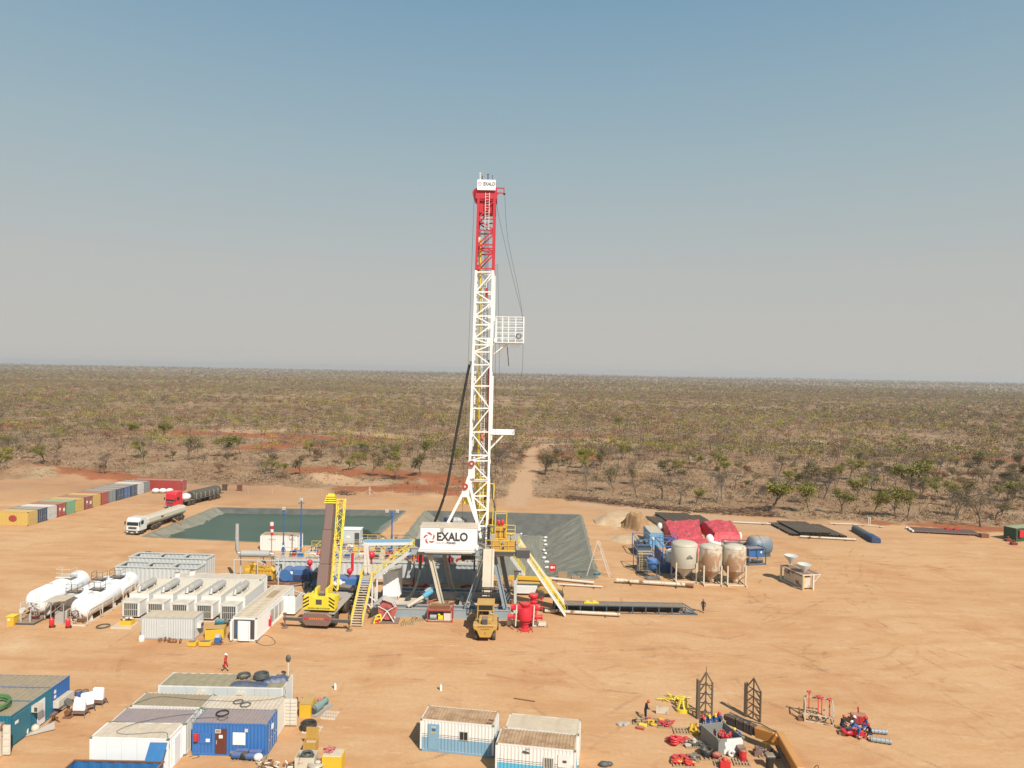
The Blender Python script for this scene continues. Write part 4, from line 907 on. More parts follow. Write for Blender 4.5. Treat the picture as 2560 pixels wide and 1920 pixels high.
# --- two blue and white cabins in the middle foreground
def two_tone(label, x, y, L, deg, blue, **k):
    b_ = [(.16, 1.16, 1), (1.16, 1.24, 0), (1.24, 1.28, 2), (1.28, 1.38, 0), (1.38, 1.42, 2), (1.42, 2.6, 0)]
    t = container('site_cabin', label, 'site cabin', Vector((x, y, 0)), math.radians(deg), L=L, wall='rusty_white', walls=['white', blue, 'dark_grey'], bands=b_, roof='roof_rust', frame='white', roofrib=.26, casting='roof_green', **k)
    m_ = MB(); m_.box(0, -.004, .02, L, .0, .17); m_.box(L, 0, .02, L+.004, 2.44, .17); m_.build('sill_band', blue, t); return t
t = two_tone('blue and white cabin with rusty ribbed roof, blue door and sliding window', -6.95, 56.75, 6.1, -8.5, 'pale_blue_wall', door=0)
dd = on_front(t, 'door', 'pale_blue_wall', .72, .2, 1.55, 2.22, .045, extra=lambda m_: m_.box(.66, -.02, .16, 1.61, .0, 2.28)); text_obj('OFFICE', .13, 'white_clean', dd, (1.13, -.05, 2.05)); text_obj('QHSE', .2, 'yellow', dd, (1.13, -.05, 1.6), bold=.004); MB().box(1.4, -.09, 1.1, 1.5, -.045, 1.16).build('handle', 'galv', dd); MB().box(1.0, -.055, 1.72, 1.3, -.045, 1.92).build('door_emblem', 'denim', dd)
w_ = on_front(t, 'window', 'off_white', 3.28, 1.2, 4.0, 1.92, .05); MB().box(3.33, -.07, 1.25, 3.62, -.05, 1.87).box(3.66, -.07, 1.25, 3.95, -.05, 1.87).build('pane', 'glass', w_)
mb = MB(); mb.bar((5.5, .9, 2.6), (6.0, .6, 2.75), .1, .04); mb.bar((5.4, .35, 2.62), (5.9, .2, 2.7), .1, .04); mb.build('roof_flap', 'rust', t)
t = two_tone('blue and white cabin with rusty ribbed roof and a barred window, nearest the camera', -.75, 53.25, 6.15, -8.5, 'cyan', door=0)
w_ = on_front(t, 'window', 'off_white', 3.7, 1.05, 4.5, 1.9, .05); MB().box(3.76, -.06, 1.11, 4.44, -.05, 1.84).build('pane', 'glass', w_); q = MB()
for k in range(6): q.box(3.78+k*.125, -.1, 1.08, 3.82+k*.125, -.07, 1.88)
q.build('window_bar', 'off_white', w_); on_front(t, 'panel', 'white', 4.8, 1.25, 5.75, 2.2, .03); MB().box(5.15, -.06, 1.62, 5.45, -.03, 1.8).build('vent', 'dark_grey', t)
text_obj('EX39', .14, 'dark_grey', t, (2.5, -.03, 2.38)); mk = MB(); mk.prism([(2.05, 2.1), (2.3, 2.02), (2.65, 2.05), (2.6, 2.15), (2.4, 2.2), (2.15, 2.24)], 'Y', -.03, .0); mk.build('stencil_mark', 'dark_grey', t)
t = container('shipping_container', 'container with a sandy flat roof behind the barred window cabin', 'shipping container', Vector((-.05, 55.65, 0)), math.radians(-9), L=5.9, wall='off_white', roof='cream', frame='white', roofrib=3, door=0, casting='roof_green')
# ================================================================ drilling rig
def ladder(mb, p, q, w=.45, n=20, side=(1, 0, 0), r=.03):
    p, q, s_ = Vector(p), Vector(q), Vector(side)*w/2
    mb.bar(p-s_, q-s_, r*2); mb.bar(p+s_, q+s_, r*2)
    for k in range(n): c = p.lerp(q, (k+.5)/n); mb.bar(c-s_, c+s_, r)
def rail(mb, pts, h=1.1, mid=.55, r=.05, posts=None, step=1.6):
    for a, b_ in zip(pts[:-1], pts[1:]):
        a, b_ = Vector(a), Vector(b_); z = Vector((0, 0, 1))
        mb.bar(a+z*h, b_+z*h, r); mb.bar(a+z*mid, b_+z*mid, r*.8); mb.bar(a+z*.08, b_+z*.08, r*.5, r*2)
        n = max(1, round((b_-a).length/step))
        for k in range(n+1): p = a.lerp(b_, k/n); mb.bar(p, p+z*h, r)
def star_logo(mb, c, R, y0, y1):          # ring of five curved blades
    for k in range(5):
        a0 = PI/2+2*PI*k/5+.35; pts = []
        for (rr, aa) in ((1.02, -.1), (1.0, .3), (.88, .6), (.74, .95), (.52, 1.1), (.56, .75), (.64, .45), (.74, .15)):
            pts.append((c[0]+R*rr*math.cos(a0-aa), c[1]+R*rr*math.sin(a0-aa)))
        mb.prism(pts[::-1], 'Y', y0, y1)
YF, YB = 90.3, 92.9        # mast near and far faces
rig = thing('drilling_rig', 'tall drilling rig with red topped white lattice mast on a raised grey substructure', 'drilling rig', (-5, 92, 0))
def leg_pt(side, v, Y):     # side 0 left, 1 right: leg centre line at image row v
    L = [(470, 1197.0), (674, 1190.5), (960, 1181.5), (1200, 1173.0), (1340, 1201)]; R = [(470, 1237.0), (674, 1232.5), (960, 1225.5), (1200, 1221.5), (1372, 1215.5)]
    t_ = L if side == 0 else R
    for (va, ua), (vb, ub) in zip(t_[:-1], t_[1:]):
        if v <= vb or (vb, ub) == t_[-1]: return W(ua+(ub-ua)*(v-va)/(vb-va), v, YF)+Vector((0, Y-YF, 0))
def mast_section(name, v0, v1, mat, cross, w=.30, low=False):
    mb = MB()
    for Y in (YF, YB):
        for s_ in (0, 1):
            vs = [v0]+([1200] if v0 < 1200 < v1 else [])+[v1]
            for a, b_ in zip(vs[:-1], vs[1:]): mb.bar(leg_pt(s_, a, Y), leg_pt(s_, b_, Y), w, w*.9)
        zs = cross
        for i, v in enumerate(zs):
            if Y == YB or True: mb.bar(leg_pt(0, v, Y), leg_pt(1, v, Y), .13, .16)
        for i in range(len(zs)-1):
            a, b_ = (0, 1) if i % 2 else (1, 0)
            mb.bar(leg_pt(a, zs[i], Y), leg_pt(b_, zs[i+1], Y), .15)
    for s_ in (0, 1):
        for i in range(len(cross)-1):
            if s_ == 0:
                mb.bar(leg_pt(s_, cross[i], YF), leg_pt(s_, cross[i], YB), .10)
                mb.bar(leg_pt(s_, cross[i], YF if i % 2 else YB), leg_pt(s_, cross[i+1], YB if i % 2 else YF), .10)
    return mb.build(name, mat, rig, world=True)
red_s = mast_section('mast_top_section', 494, 674, 'mast_red', [500, 548, 575, 612, 628, 672], .32)
wh_s = mast_section('mast_section', 676, 1200, 'mast_white', [680, 730, 756, 790, 812, 846, 862, 880, 912, 965, 1021, 1080, 1138, 1152, 1200])
lo_s = mast_section('mast_lower_section', 1200, 1345, 'mast_white', [1202, 1240, 1275, 1315], .3)
mb = MB(); rl = leg_pt(1, 1345, YF); mb.bar(rl, rl-Vector((.05, 0, 3.0)), .34); rl2 = leg_pt(1, 1345, YB); mb.bar(rl2, rl2-Vector((.05, 0, 3.0)), .34); mb.bar(leg_pt(1, 940, YF)+Vector((.34, 0, 0)), leg_pt(1, 1100, YF)+Vector((.30, 0, 0)), .16); mb.bar(leg_pt(1, 690, YF)+Vector((.34, 0, 0)), leg_pt(1, 810, YF)+Vector((.34, 0, 0)), .16)
mb.build('mast_foot', 'mast_white', rig, world=True)
# ladders inside the mast
mb = MB(); ladder(mb, W(1217, 575, YF-.1), W(1219, 482, YF-.25), .5, 14); mb.build('ladder', 'mast_white', rig, world=True)
mb = MB(); ladder(mb, W(1203, 1330, YF+.5), W(1212, 690, YF+.5), .45, 100, r=.024); mb.build('ladder', 'mast_white', rig, world=True)
# crown
cr = MB(); c0, c1 = W(1193, 497, YF), W(1240, 474, YF)
x0, x1 = c0.x-.12, c1.x+.02; z0, z1 = c0.z, c1.z
cr.prism([(x0+.5, z0-1.7), (x1-.1, z0-1.7), (x1, z0+.1), (x0, z0+.1)], 'Y', YF+.2, YB-.2); cr.box(x0-.1, YF-.15, z0, x1+.1, YB+.15, z1+.1)
cr.prism([(x0, z0-.2), (x0, z1+.2), (x0-.35, z1), (x0-.55, z1-.35), (x0-.3, z0+.1)], 'Y', YF+.1, YB-.1)
crown = cr.build('crown_block', 'mast_red', rig, world=True)
mb = MB()
for yy in (YF+.5, YF+1.3, YF+2.1): mb.lathe((x0+1.2, yy, z1+.25), [(.5, -.08), (.42, 0), (.5, .08)], 'Y', n=18)
mb.build('sheave', 'dark_grey', crown).parent = crown
sh = crown.children[0]; sh.data.transform(Matrix.Translation(-Vector(rig.location)))
sg = MB(); s0, s1 = W(1193, 475, YF-.35), W(1239.5, 450, YF-.35); sg.box(s0.x, YF-.42, s0.z, s1.x, YF-.34, s1.z)
sg.box(s0.x, YF-.34, s1.z-.08, s1.x, YF+2.2, s1.z); sign = sg.build('crown_sign', 'white_clean', rig, world=True)
wd = s1.x-s0.x; mid = Vector(((s0.x+s1.x)/2, YF-.44, s0.z+(s1.z-s0.z)*.58))-Vector(rig.location)
text_obj('EXALO', .60, 'logo_dark', sign, mid+Vector((wd*.15, 0, 0)), sx=.78, bold=.01)
lg = MB(); star_logo(lg, (mid.x-wd*.36, mid.z), .24, mid.y-.01, mid.y+.02); lg.build('star_emblem', 'logo_red', sign)
mb = MB(); b_ = W(1243, 470, YF+.6)
for dz in (0, -.62): mb.bar(b_+Vector((-.2, 0, dz)), b_+Vector((.95, 0, dz-.03)), .13)
mb.bar(b_+Vector((.85, 0, 0)), b_+Vector((.85, 0, -.62)), .08); mb.bar(b_+Vector((-.2, 0, -.62)), b_+Vector((-.25, 0, -1.3)), .2); mb.bar(b_+Vector((.2, 0, -.62)), b_+Vector((-.25, 0, -1.3)), .1)
mb.build('crown_arm', 'mast_red', rig, world=True)
mb = MB(); h_ = W(1261, 485, YF+.6); mb.ball(h_, .16, 8); mb.bar(h_, h_+Vector((-.05, 0, .6)), .06); mb.build('crown_hook', 'black', rig, world=True)
for (u, va, vb, mt, r_) in ((1200, 450, 434, 'off_white', .09), (1206, 450, 441, 'dark_grey', .05), (1220, 450, 436, 'black', .06), (1231, 450, 439, 'dark_grey', .04)):
    mb = MB(); mb.tube(W(u, va, YF+1), W(u, vb, YF+1), r_, n=8); mb.ball(W(u, vb, YF+1), r_*1.7, 8); mb.build('antenna' if mt != 'off_white' else 'beacon', mt, rig, world=True)
# travelling gear, standpipe, yellow guide and red derrick lines
mb = MB(); mb.tube(W(1201, 600, YB-.4), W(1196, 1150, YB-.6), .13, n=8); mb.tube(W(1196, 1150, YB-.6), W(1187, 1300, YB-.6), .14, n=8); mb.build('guide_rail', 'lemon', rig, world=True)
mb = MB(); mb.tube(W(1222, 900, YB-.3), W(1219, 1190, YB-.3), .10, n=8); mb.build('red_pipe', 'maroon', rig, world=True); mb = MB(); mb.tube(W(1217, 720, YF+.3), W(1216, 745, YF+.3), .12, n=8); mb.build('red_hook', 'red', rig, world=True)
mb = MB()
for k in range(4): u = 1211+k*3.2; mb.tube(W(u, 560, YF+1.0+.1*k), W(u-4, 1190, YF+1.2), .03, n=4)
mb.build('drilling_line', 'dark_grey', rig, world=True)
for (va, vb) in ((506, 532), (577, 608), (634, 662), (684, 700), (922, 958), (985, 1010), (1025, 1055), (1092, 1116)):
    mb = MB(); mb.bar(W(1202-(va-506)*.033, va, YB-.1), W(1202-(vb-506)*.033, vb, YB-.1), .28, .12); mb.build('cable_tray', 'mast_white', rig, world=True)
td = MB(); a, b_ = W(1213, 1290, YF+1.2), W(1208, 1190, YF+1.2)
td.box(a.x-.62, YF+.7, a.z-.4, a.x+.5, YF+1.9, a.z+1.6); td.box(a.x-.45, YF+.8, a.z+1.9, a.x+.45, YF+1.7, a.z+3.3); td.tube((a.x-.1, YF+1.2, a.z-1.4), (a.x-.1, YF+1.2, a.z-.4), .25); td.box(a.x-.7, YF+.75, a.z+3.5, a.x+.35, YF+1.7, b_.z-.3); td.tube((a.x-.75, YF+1, a.z), (a.x-.75, YF+1, b_.z), .16)
td.bar((a.x+.95, YF+.6, a.z-2.4), (a.x+1.1, YF+.6, b_.z-.9), .14); td.bar((a.x+.4, YF+.6, b_.z-.9), (a.x+1.1, YF+.6, b_.z-.9), .12)
tdo = td.build('top_drive', 'lemon', rig, world=True, bevel=.04)
mb = MB(); mb.box(a.x-.35, YF+.64, a.z+.6, a.x+.3, YF+.7, a.z+.9).box(a.x-.3, YF+.74, a.z+2.2, a.x+.25, YF+.8, a.z+2.7).box(a.x-.5, YF+.6, a.z-.4, a.x+.4, YF+.72, a.z-.15)
o = mb.build('motor_vent', 'maroon', rig, world=True); o.parent = tdo
# monkey board
mk = MB(); p0, p1 = W(1238, 853, YF-.1), W(1310, 862, YF-.1); zf = W(1270, 858, YF).z
X0, X1 = W(1238, 858, YF).x, W(1309, 858, YF).x
mk.box(X0, YF-.6, zf, X1, YB+.7, zf+.12); mk.box(X0-.9, YF+.4, zf, X0, YB-.4, zf+.1); mk.box(X0-1.1, YF-.1, zf-.1, X0+.2, YF+.1, zf+.6)
brd = mk.build('monkey_board', 'mast_white', rig, world=True)
mb = MB(); H_ = W(1270, 793, YF).z-zf
for Y in (YF-.6, YB+.7):
    for k in range(5): x = X0+.05+(X1-X0-.1)*(0, .24, .46, .72, 1)[k]; mb.bar((x, Y, zf), (x, Y, zf+H_), .09)
    for q in (0.02, .2, .4, .6, .8, 1.0): mb.bar((X0, Y, zf+H_*q), (X1, Y, zf+H_*q), .08 if Y < 91 else .05)
for q in (.2, .4, .6, .8, 1.0): mb.bar((X1, YF-.6, zf+H_*q), (X1, YB+.7, zf+H_*q), .08)
for k in range(4): y = YF-.6+(YB-YF+1.3)*k/3; mb.bar((X1, y, zf), (X1, y, zf+H_), .08)
o = mb.build('cage', 'mast_white', rig, world=True); o.parent = brd
mb = MB()
for k in range(6): mb.bar((X0+2.0+k*.22, YF+.2, zf), (X0+2.0+k*.22, YF+.2, zf-.55), .03)
for k in range(6): mb.bar((X0+.6+k*.2, YB, zf), (X0+.6+k*.2, YB, zf-.3), .03)
o = mb.build('finger', 'galv', rig, world=True); o.parent = brd
mb = MB(); e_ = W(1235, 885, YF); mb.bar(e_, (X0+1.6, YF-.2, zf), .14); mb.bar(e_+Vector((0, YB-YF, 0)), (X0+1.6, YB+.2, zf), .14); o = mb.build('brace', 'mast_white', rig, world=True); o.parent = brd
o = coil('tmp', 'x', (0, 0, 0), .3, .04, 2, 'cable', seed=11); o.name = 'coiled_line'; o.parent = brd
for k in ('label', 'category'): del o[k]
o.location = Vector((X1-.65, YF-.7, zf+.9))-Vector(rig.location); o.rotation_euler = (PI/2, 0, 0)
# belly platform
mb = MB(); q0, q1 = W(1226, 1086, YF), W(1286, 1086, YF); mb.box(q0.x, YF-.2, q0.z, q1.x, YF+2.2, q0.z+.14); mb.box(q0.x+.2, YF+2.15, q0.z+.14, q1.x, YF+2.25, q0.z+.5); mb.box(q1.x-.12, YF-.2, q0.z+.1, q1.x, YF+2.2, q0.z+.45)
for k in range(9): mb.box(q0.x+1.2+k*.2, YF+.2, q0.z+.14, q0.x+1.24+k*.2, YF+2.0, q0.z+.2)
mb.bar(W(1222, 1125, YF), (q0.x+1.7, YF, q0.z), .17); mb.bar(W(1222, 1125, YF)+Vector((0, 2.2, 0)), (q0.x+1.7, YF+2.2, q0.z), .12); mb.build('belly_platform', 'mast_white', rig, world=True)
# A-frames with red sheaves
def aframe(Y, name):
    mb = MB(); ap = W(1162.5, 1216, Y); L0, R0 = W(1110, 1318, Y), W(1200, 1318, Y)
    sh_ = ap+Vector((0, 0, -1.0)); mb.prism([(sh_.x-.5, sh_.z-.3), (sh_.x+.55, sh_.z-.4), (sh_.x+.6, ap.z+.1), (sh_.x+.1, ap.z+.45), (sh_.x-.25, ap.z+.1)], 'Y', Y-.16, Y+.16)
    mb.bar(sh_+Vector((-.3, 0, 0)), L0-Vector((0, 0, .4)), .34, .34); mb.bar(sh_+Vector((.35, 0, -.1)), R0-Vector((0, 0, .4)), .34, .34)
    mb.bar(ap+Vector((.2, 0, .3)), leg_pt(0, 1190, Y), .4, .2)
    return mb.build(name, 'mast_white', rig, world=True), ap
af, ap = aframe(90.0, 'a_frame')
af2, ap2 = aframe(93.6, 'a_frame')
pl = MB(); c_ = W(1179, 1159, 90.0); pl.prism([(c_.x-.4, c_.z-1.9), (c_.x+.45, c_.z-1.9), (c_.x+.4, c_.z+.3), (c_.x-.4, c_.z+.3)], 'Y', 89.95, 90.15); pl.build('gusset', 'mast_white', rig, world=True)
for c_ in (W(1162.5, 1216, 89.8), W(1179, 1159, 89.8)):
    mb = MB(); mb.lathe(c_, [(.40, -.16), (.40, .1), (.36, .12)], 'Y', n=24); s_ = mb.build('pin_plate', 'c_red', rig, world=True)
    mb = MB(); mb.lathe(c_, [(.14, -.22), (.14, -.1)], 'Y', n=14); o = mb.build('pin', 'cream', rig, world=True); o.parent = s_
mb = MB(); y0 = W(1166, 1252, 90.6); mb.box(y0.x-.3, 90.3, y0.z-.4, y0.x+.6, 91.4, y0.z+.5); mb.bar(W(1145, 1262, 90.6), y0, .14); mb.build('winch', 'lemon', rig, world=True, bevel=.05)
# substructure
ZF = 8.0
def part(mb, name, mat, **k): return mb.build(name, mat, rig, world=True, **k)
for (y0, y1) in ((87.3, 89.0), (94.2, 95.8)):
    mb = MB(); mb.box(-17.0, y0, .0, .3, y0+.16, 1.05); mb.box(-17.0, y1-.16, 0, .3, y1, 1.05); mb.box(-17.06, y0-.05, 1.05, .36, y0+.28, 1.14); mb.box(-17.06, y1-.28, 1.05, .36, y1+.05, 1.14); mb.box(-17.0, y0-.04, 0, .3, y0, .12)
    for k in range(8): x = -17+k*17.3/7; mb.box(x-.06, y0-.03, .12, x+.06, y1, 1.04)
    part(mb, 'base_beam', 'steel_grey')
for x in (-16.6, -10.8, -6.1, -.6):
    mb = MB(); mb.box(x-.2, 89.02, .1, x+.2, 94.18, .9); part(mb, 'cross_beam', 'steel_grey')
mb = MB(); mb.box(-16.2, 89.1, .45, -10.9, 91.9, 1.0); part(mb, 'walkway', 'off_white'); mb = MB(); mb.box(-5.8, 89.1, .5, -3, 90.4, .98); part(mb, 'walkway', 'off_white')
def leg_(a, b_, w=.62, d=.4, mat='steel_grey'):
    mb = MB(); a, b_ = Vector(a), Vector(b_)
    for s_ in (-1, 1): mb.bar(a+Vector((s_*w*.38, 0, 0)), b_+Vector((s_*w*.38, 0, 0)), d, w*.22, upv=(1, 0, 0))
    mb.bar(a, b_, w*.7, .06); part(mb, 'leg', mat)
leg_((-9.95, 88.2, ZF), (-8.2, 88.2, 1.1), mat='cream'); leg_((-9.2, 95, ZF), (-7.6, 95, 1.1), mat='galv')
leg_((-2.9, 88.2, ZF), (-5.2, 88.2, 1.1)); leg_((-1.9, 88.2, ZF), (-.3, 88.2, 1.1)); leg_((-2.4, 95, ZF), (-4.4, 95, 1.1)); leg_((-1.4, 95, ZF), (.0, 95, 1.1)); 
mb = MB(); mb.bar((-5.2, 88.1, 1.2), (-4.2, 88.1, 1.9), .14); mb.bar((-4.6, 87.9, 2.2), (-3.9, 87.9, 1.1), .12); part(mb, 'knee_brace', 'steel_grey')
# floor: beams, deck, equipment below the box
mb = MB()
for y in (87.7, 90.5, 93.2, 95.9): mb.box(-12.2, y, ZF-.1, 1.4, y+.25, ZF+.62); mb.box(-12.2, y-.1, ZF-.14, 1.4, y+.35, ZF-.1)
for x in (-12.2, -8, -3.1, 1.2): mb.box(x, 87.96, ZF, x+.22, 95.9, ZF+.5)
part(mb, 'floor_beam', 'steel_grey')
mb = MB(); mb.box(-12.3, 87.6, ZF+.63, 1.5, 96.4, ZF+.72); mb.box(-3.0, 86.9, ZF+.1, 1.3, 87.65, ZF+1.15); part(mb, 'floor_deck', 'steel_grey')
mb = MB(); mb.box(.9, 86.6, ZF-.1, 2.6, 87.9, ZF+.9); part(mb, 'side_step', 'dark_grey')
for k, (x, y, w_) in enumerate(((-8.6, 92, .9), (-7.2, 91, .6), (-6.2, 92, .7), (-5.0, 91.5, .8), (-3.7, 91, 1.0), (-1.2, 90, .4))):
    mb = MB(); mb.tube((x-w_*.5, y, ZF-.55), (x+w_*.5, y, ZF-.55), .3, n=12); mb.tube((x-.1, y, ZF-.55), (x-.1, y, ZF), .12, n=8); mb.torus((x-w_*.5, y, ZF-.55), .3, .07, 'X', 12, 6); part(mb, 'bop_crane_trolley' if k == 5 else 'pipe_flange', 'bright_red')
mb = MB(); mb.tube((-6.1, 91, ZF-1.6), (-5.2, 91, ZF-1.0), .28, n=10); mb.box(-6.2, 91, ZF-1.6, -4.6, 92.4, ZF-.7); mb.tube((-4.45, 91, ZF-3), (-4.45, 91, ZF), .12, n=8); part(mb, 'rotary_drive', 'dark_grey')
# driller's house box with the name
bx_, by_ = -11.05, 87.15
mb = MB(); mb.box(bx_, by_, ZF+.8, bx_+7.05, by_+2.7, ZF+3.42); mb.box(bx_-.14, by_-.14, ZF+.66, bx_+7.2, by_+2.8, ZF+.82); box = part(mb, 'drawworks_house', 'white_clean', bevel=.03)
mb = MB(); mb.box(bx_-.06, by_-.06, ZF+3.42, bx_+7.1, by_+2.75, ZF+3.5)
for k in range(8): mb.box(bx_+.1+k*.95, by_+.02, ZF+3.5, bx_+.16+k*.95, by_+1.6, ZF+3.56)
o = part(mb, 'roof', 'off_white'); o.parent = box
mb = MB(); mb.box(bx_-.2, by_-.2, ZF+.40, bx_+6.8, by_+.3, ZF+.64); mb.box(bx_+.6, by_-.12, ZF+.25, bx_+6.5, by_+.3, ZF+.40); o = part(mb, 'support_ledge', 'white'); o.parent = box
rl_ = Vector(rig.location)
text_obj('EXALO', 1.42, 'logo_dark', box, Vector((bx_+3.98, by_-.035, ZF+2.24))-rl_, bold=.045, sx=.86)
text_obj('GRUPA', .36, 'light_grey', box, Vector((bx_+2.6, by_-.035, ZF+1.5))-rl_, sx=1.05); text_obj('PGNiG', .36, 'logo_dark', box, Vector((bx_+3.85, by_-.035, ZF+1.5))-rl_, sx=1.05, bold=.008)
lg = MB(); star_logo(lg, (bx_+1.15, ZF+2.1), .72, by_-.045, by_-.0); o = part(lg, 'star_emblem', 'logo_red'); o.parent = box
mb = MB(); mb.box(bx_+2.55, by_-.12, ZF+2.98, bx_+2.9, by_, ZF+3.18); mb.bar((bx_+2.45, by_-.06, ZF+3.3), (bx_+2.95, by_-.06, ZF+3.3), .05); o = part(mb, 'flood_lamp', 'galv'); o.parent = box
mb = MB(); mb.tube((bx_+6.9, by_-.1, ZF+.4), (bx_+6.9, by_-.1, ZF+.9), .13, n=10); o = part(mb, 'corner_lamp', 'steel_grey'); o.parent = box
# machinery on the floor behind the box
Zd = ZF+.72
mb = MB(); mb.ball((-7.9, 92.5, Zd+2.6), .8, 12, (1, .8, .7)); mb.box(-8.8, 92, Zd+1.6, -7.6, 93.4, Zd+2.4); part(mb, 'motor', 'navy')
mb = MB(); mb.box(-7.4, 91.5, Zd+1.6, -5.6, 92.8, Zd+2.7); mb.tube((-7.3, 92.1, Zd+2.5), (-5.7, 92.1, Zd+2.5), .5, n=12); part(mb, 'drawworks', 'grey', bevel=.05)
mb = MB(); mb.box(-5, 90.9, Zd+2.0, -2.8, 92, Zd+2.25); mb.box(-11, 90.9, Zd, -2.8, 94, Zd+1.6); part(mb, 'machine_bed', 'galv')
for x in (-4.2, -2.4): mb = MB(); mb.lathe((x, 91.6, Zd+2.6), [(.42, -.2), (.42, .2)], 'Y', n=16); mb.bar((x, 91.6, Zd+2.6), (x-.5, 91.6, Zd+1.9), .1); part(mb, 'line_drum', 'maroon')
# yellow driller's platform with a man-riding cage
pl_ = MB(); X0_, X1_ = -3.2, .55; pl_.box(X0_+.3, 86.4, Zd, X1_+.3, 89.6, Zd+.1); part(pl_, 'driller_platform', 'steel_grey')
mb = MB(); rail(mb, [(-2.9, 86.45, Zd+.1), (.8, 86.45, Zd+.1), (.8, 89.5, Zd+.1), (-1.4, 89.5, Zd+.1)], 1.3, .65, .07, step=.9); part(mb, 'handrail', 'yellow')
mb = MB()
for a, b_ in ((-2.2, -1.0), (-.6, .72)): mb.box(a, 86.52, Zd+.12, b_, 86.55, Zd+1.25)
part(mb, 'mesh_panel', 'ochre')
cg = MB(); cx0, cx1, cz = -1.75, -.35, Zd+1.55
for x in (cx0, cx1):
    for y in (87.4, 88.8): cg.bar((x, y, cz-.2), (x, y, cz+3.0), .1)
for z in (cz-.2, cz+1.3, cz+3.0):
    for y in (87.4, 88.8): cg.bar((cx0, y, z), (cx1, y, z), .1)
    for x in (cx0, cx1): cg.bar((x, 87.4, z), (x, 88.8, z), .1)
cg.bar(((cx0+cx1)/2, 87.4, cz), ((cx0+cx1)/2, 87.4, cz+1.3), .08); cg.box(cx0, 87.4, cz-.25, cx1, 88.8, cz-.18); part(cg, 'control_cabin', 'yellow')
mb = MB(); mb.box(cx0+.05, 88.0, cz-.1, cx1-.05, 88.7, cz+1.2); part(mb, 'console', 'ochre'); mb = MB(); mb.box(-2.75, 87.2, Zd+.3, -2.4, 88.0, Zd+2.9); part(mb, 'cable_duct', 'black')
for x in (-1.35, -.85): mb = MB(); mb.ball((x, 87.9, cz+1.75), .34, 12, (.7, .7, 1.15)); part(mb, 'accumulator', 'bright_red')
mb = MB(); rail(mb, [(-2.7, 89.2, Zd+1.6), (.75, 89.2, Zd+1.6)], 1.1, .55, .07); part(mb, 'handrail', 'lemon')
# pale slide hanging from the floor edge
mb = MB(); a_, b_ = Vector((-2.45, 86.25, ZF+1.1)), Vector((-2.5, 84.6, 1.6)); mb.bar(a_, b_, 1.02, .08, upv=(1, 0, 0)) if False else None
d_ = (b_-a_); mb.hexa([b_+Vector((-.5, 0, 0)), b_+Vector((.5, 0, 0)), b_+Vector((.5, .1, 0)), b_+Vector((-.5, .1, 0))], [a_+Vector((-.5, 0, 0)), a_+Vector((.5, 0, 0)), a_+Vector((.5, .1, 0)), a_+Vector((-.5, .1, 0))])
for s_ in (-.55, .55): mb.bar(a_+Vector((s_, -.08, 0)), b_+Vector((s_, -.08, 0)), .1, .26, upv=(1, 0, 0))
part(mb, 'pipe_slide', 'cream')
# catwalk ramp and stair on the right
def stair(mb, mr, a, b_, w, n, side, rails=(0, 1), zr=1.05, rr=.06):
    a, b_, s_ = Vector(a), Vector(b_), Vector(side)
    for k in (0, 1): mb.bar(a+s_*w*k, b_+s_*w*k, .07, .3)
    for k in range(n): c = a.lerp(b_, (k+.5)/n); d = (b_-a); d.z = 0; d = d.normalized()*.14; mb.hexa([c-d, c+d, c+d+s_*w, c-d+s_*w], [p+Vector((0, 0, .05)) for p in (c-d, c+d, c+d+s_*w, c-d+s_*w)])
    for k in rails:
        for h in (zr, zr*.5): mr.bar(a+s_*w*k+Vector((0, 0, h)), b_+s_*w*k+Vector((0, 0, h)), rr)
        m_ = max(2, int((b_-a).length/1.5))
        for q in range(m_+1): c = a.lerp(b_, q/m_)+s_*w*k; mr.bar(c, c+Vector((0, 0, zr)), rr)
mb, mr = MB(), MB(); top, bot = Vector((1.2, 88.2, ZF+.9)), Vector((7.3, 88.9, .1))
stair(mb, mr, top, bot, 1.3, 26, (0, 1, 0)); part(mb, 'ramp_stair', 'light_grey'); part(mr, 'handrail', 'lemon')
mb = MB(); t2, b2_ = top+Vector((.1, 1.6, .1)), bot+Vector((.1, 1.6, .6)); mb.hexa([b2_, b2_+Vector((.12, 0, .1)), b2_+Vector((.12, 1.9, .1)), b2_+Vector((0, 1.9, 0))], [t2, t2+Vector((.12, 0, .1)), t2+Vector((.12, 1.9, .1)), t2+Vector((0, 1.9, 0))])
mb.bar(top+Vector((0, -.12, -.05)), bot+Vector((0, -.12, -.05)), .34, .14); part(mb, 'pipe_ramp', 'white')
mb, mr = MB(), MB(); stair(mb, mr, (-.6, 96.9, 6.4), (2.3, 97.0, 2.5), 1.1, 12, (0, 1, 0)); part(mb, 'rear_stair', 'light_grey'); part(mr, 'handrail', 'lemon')
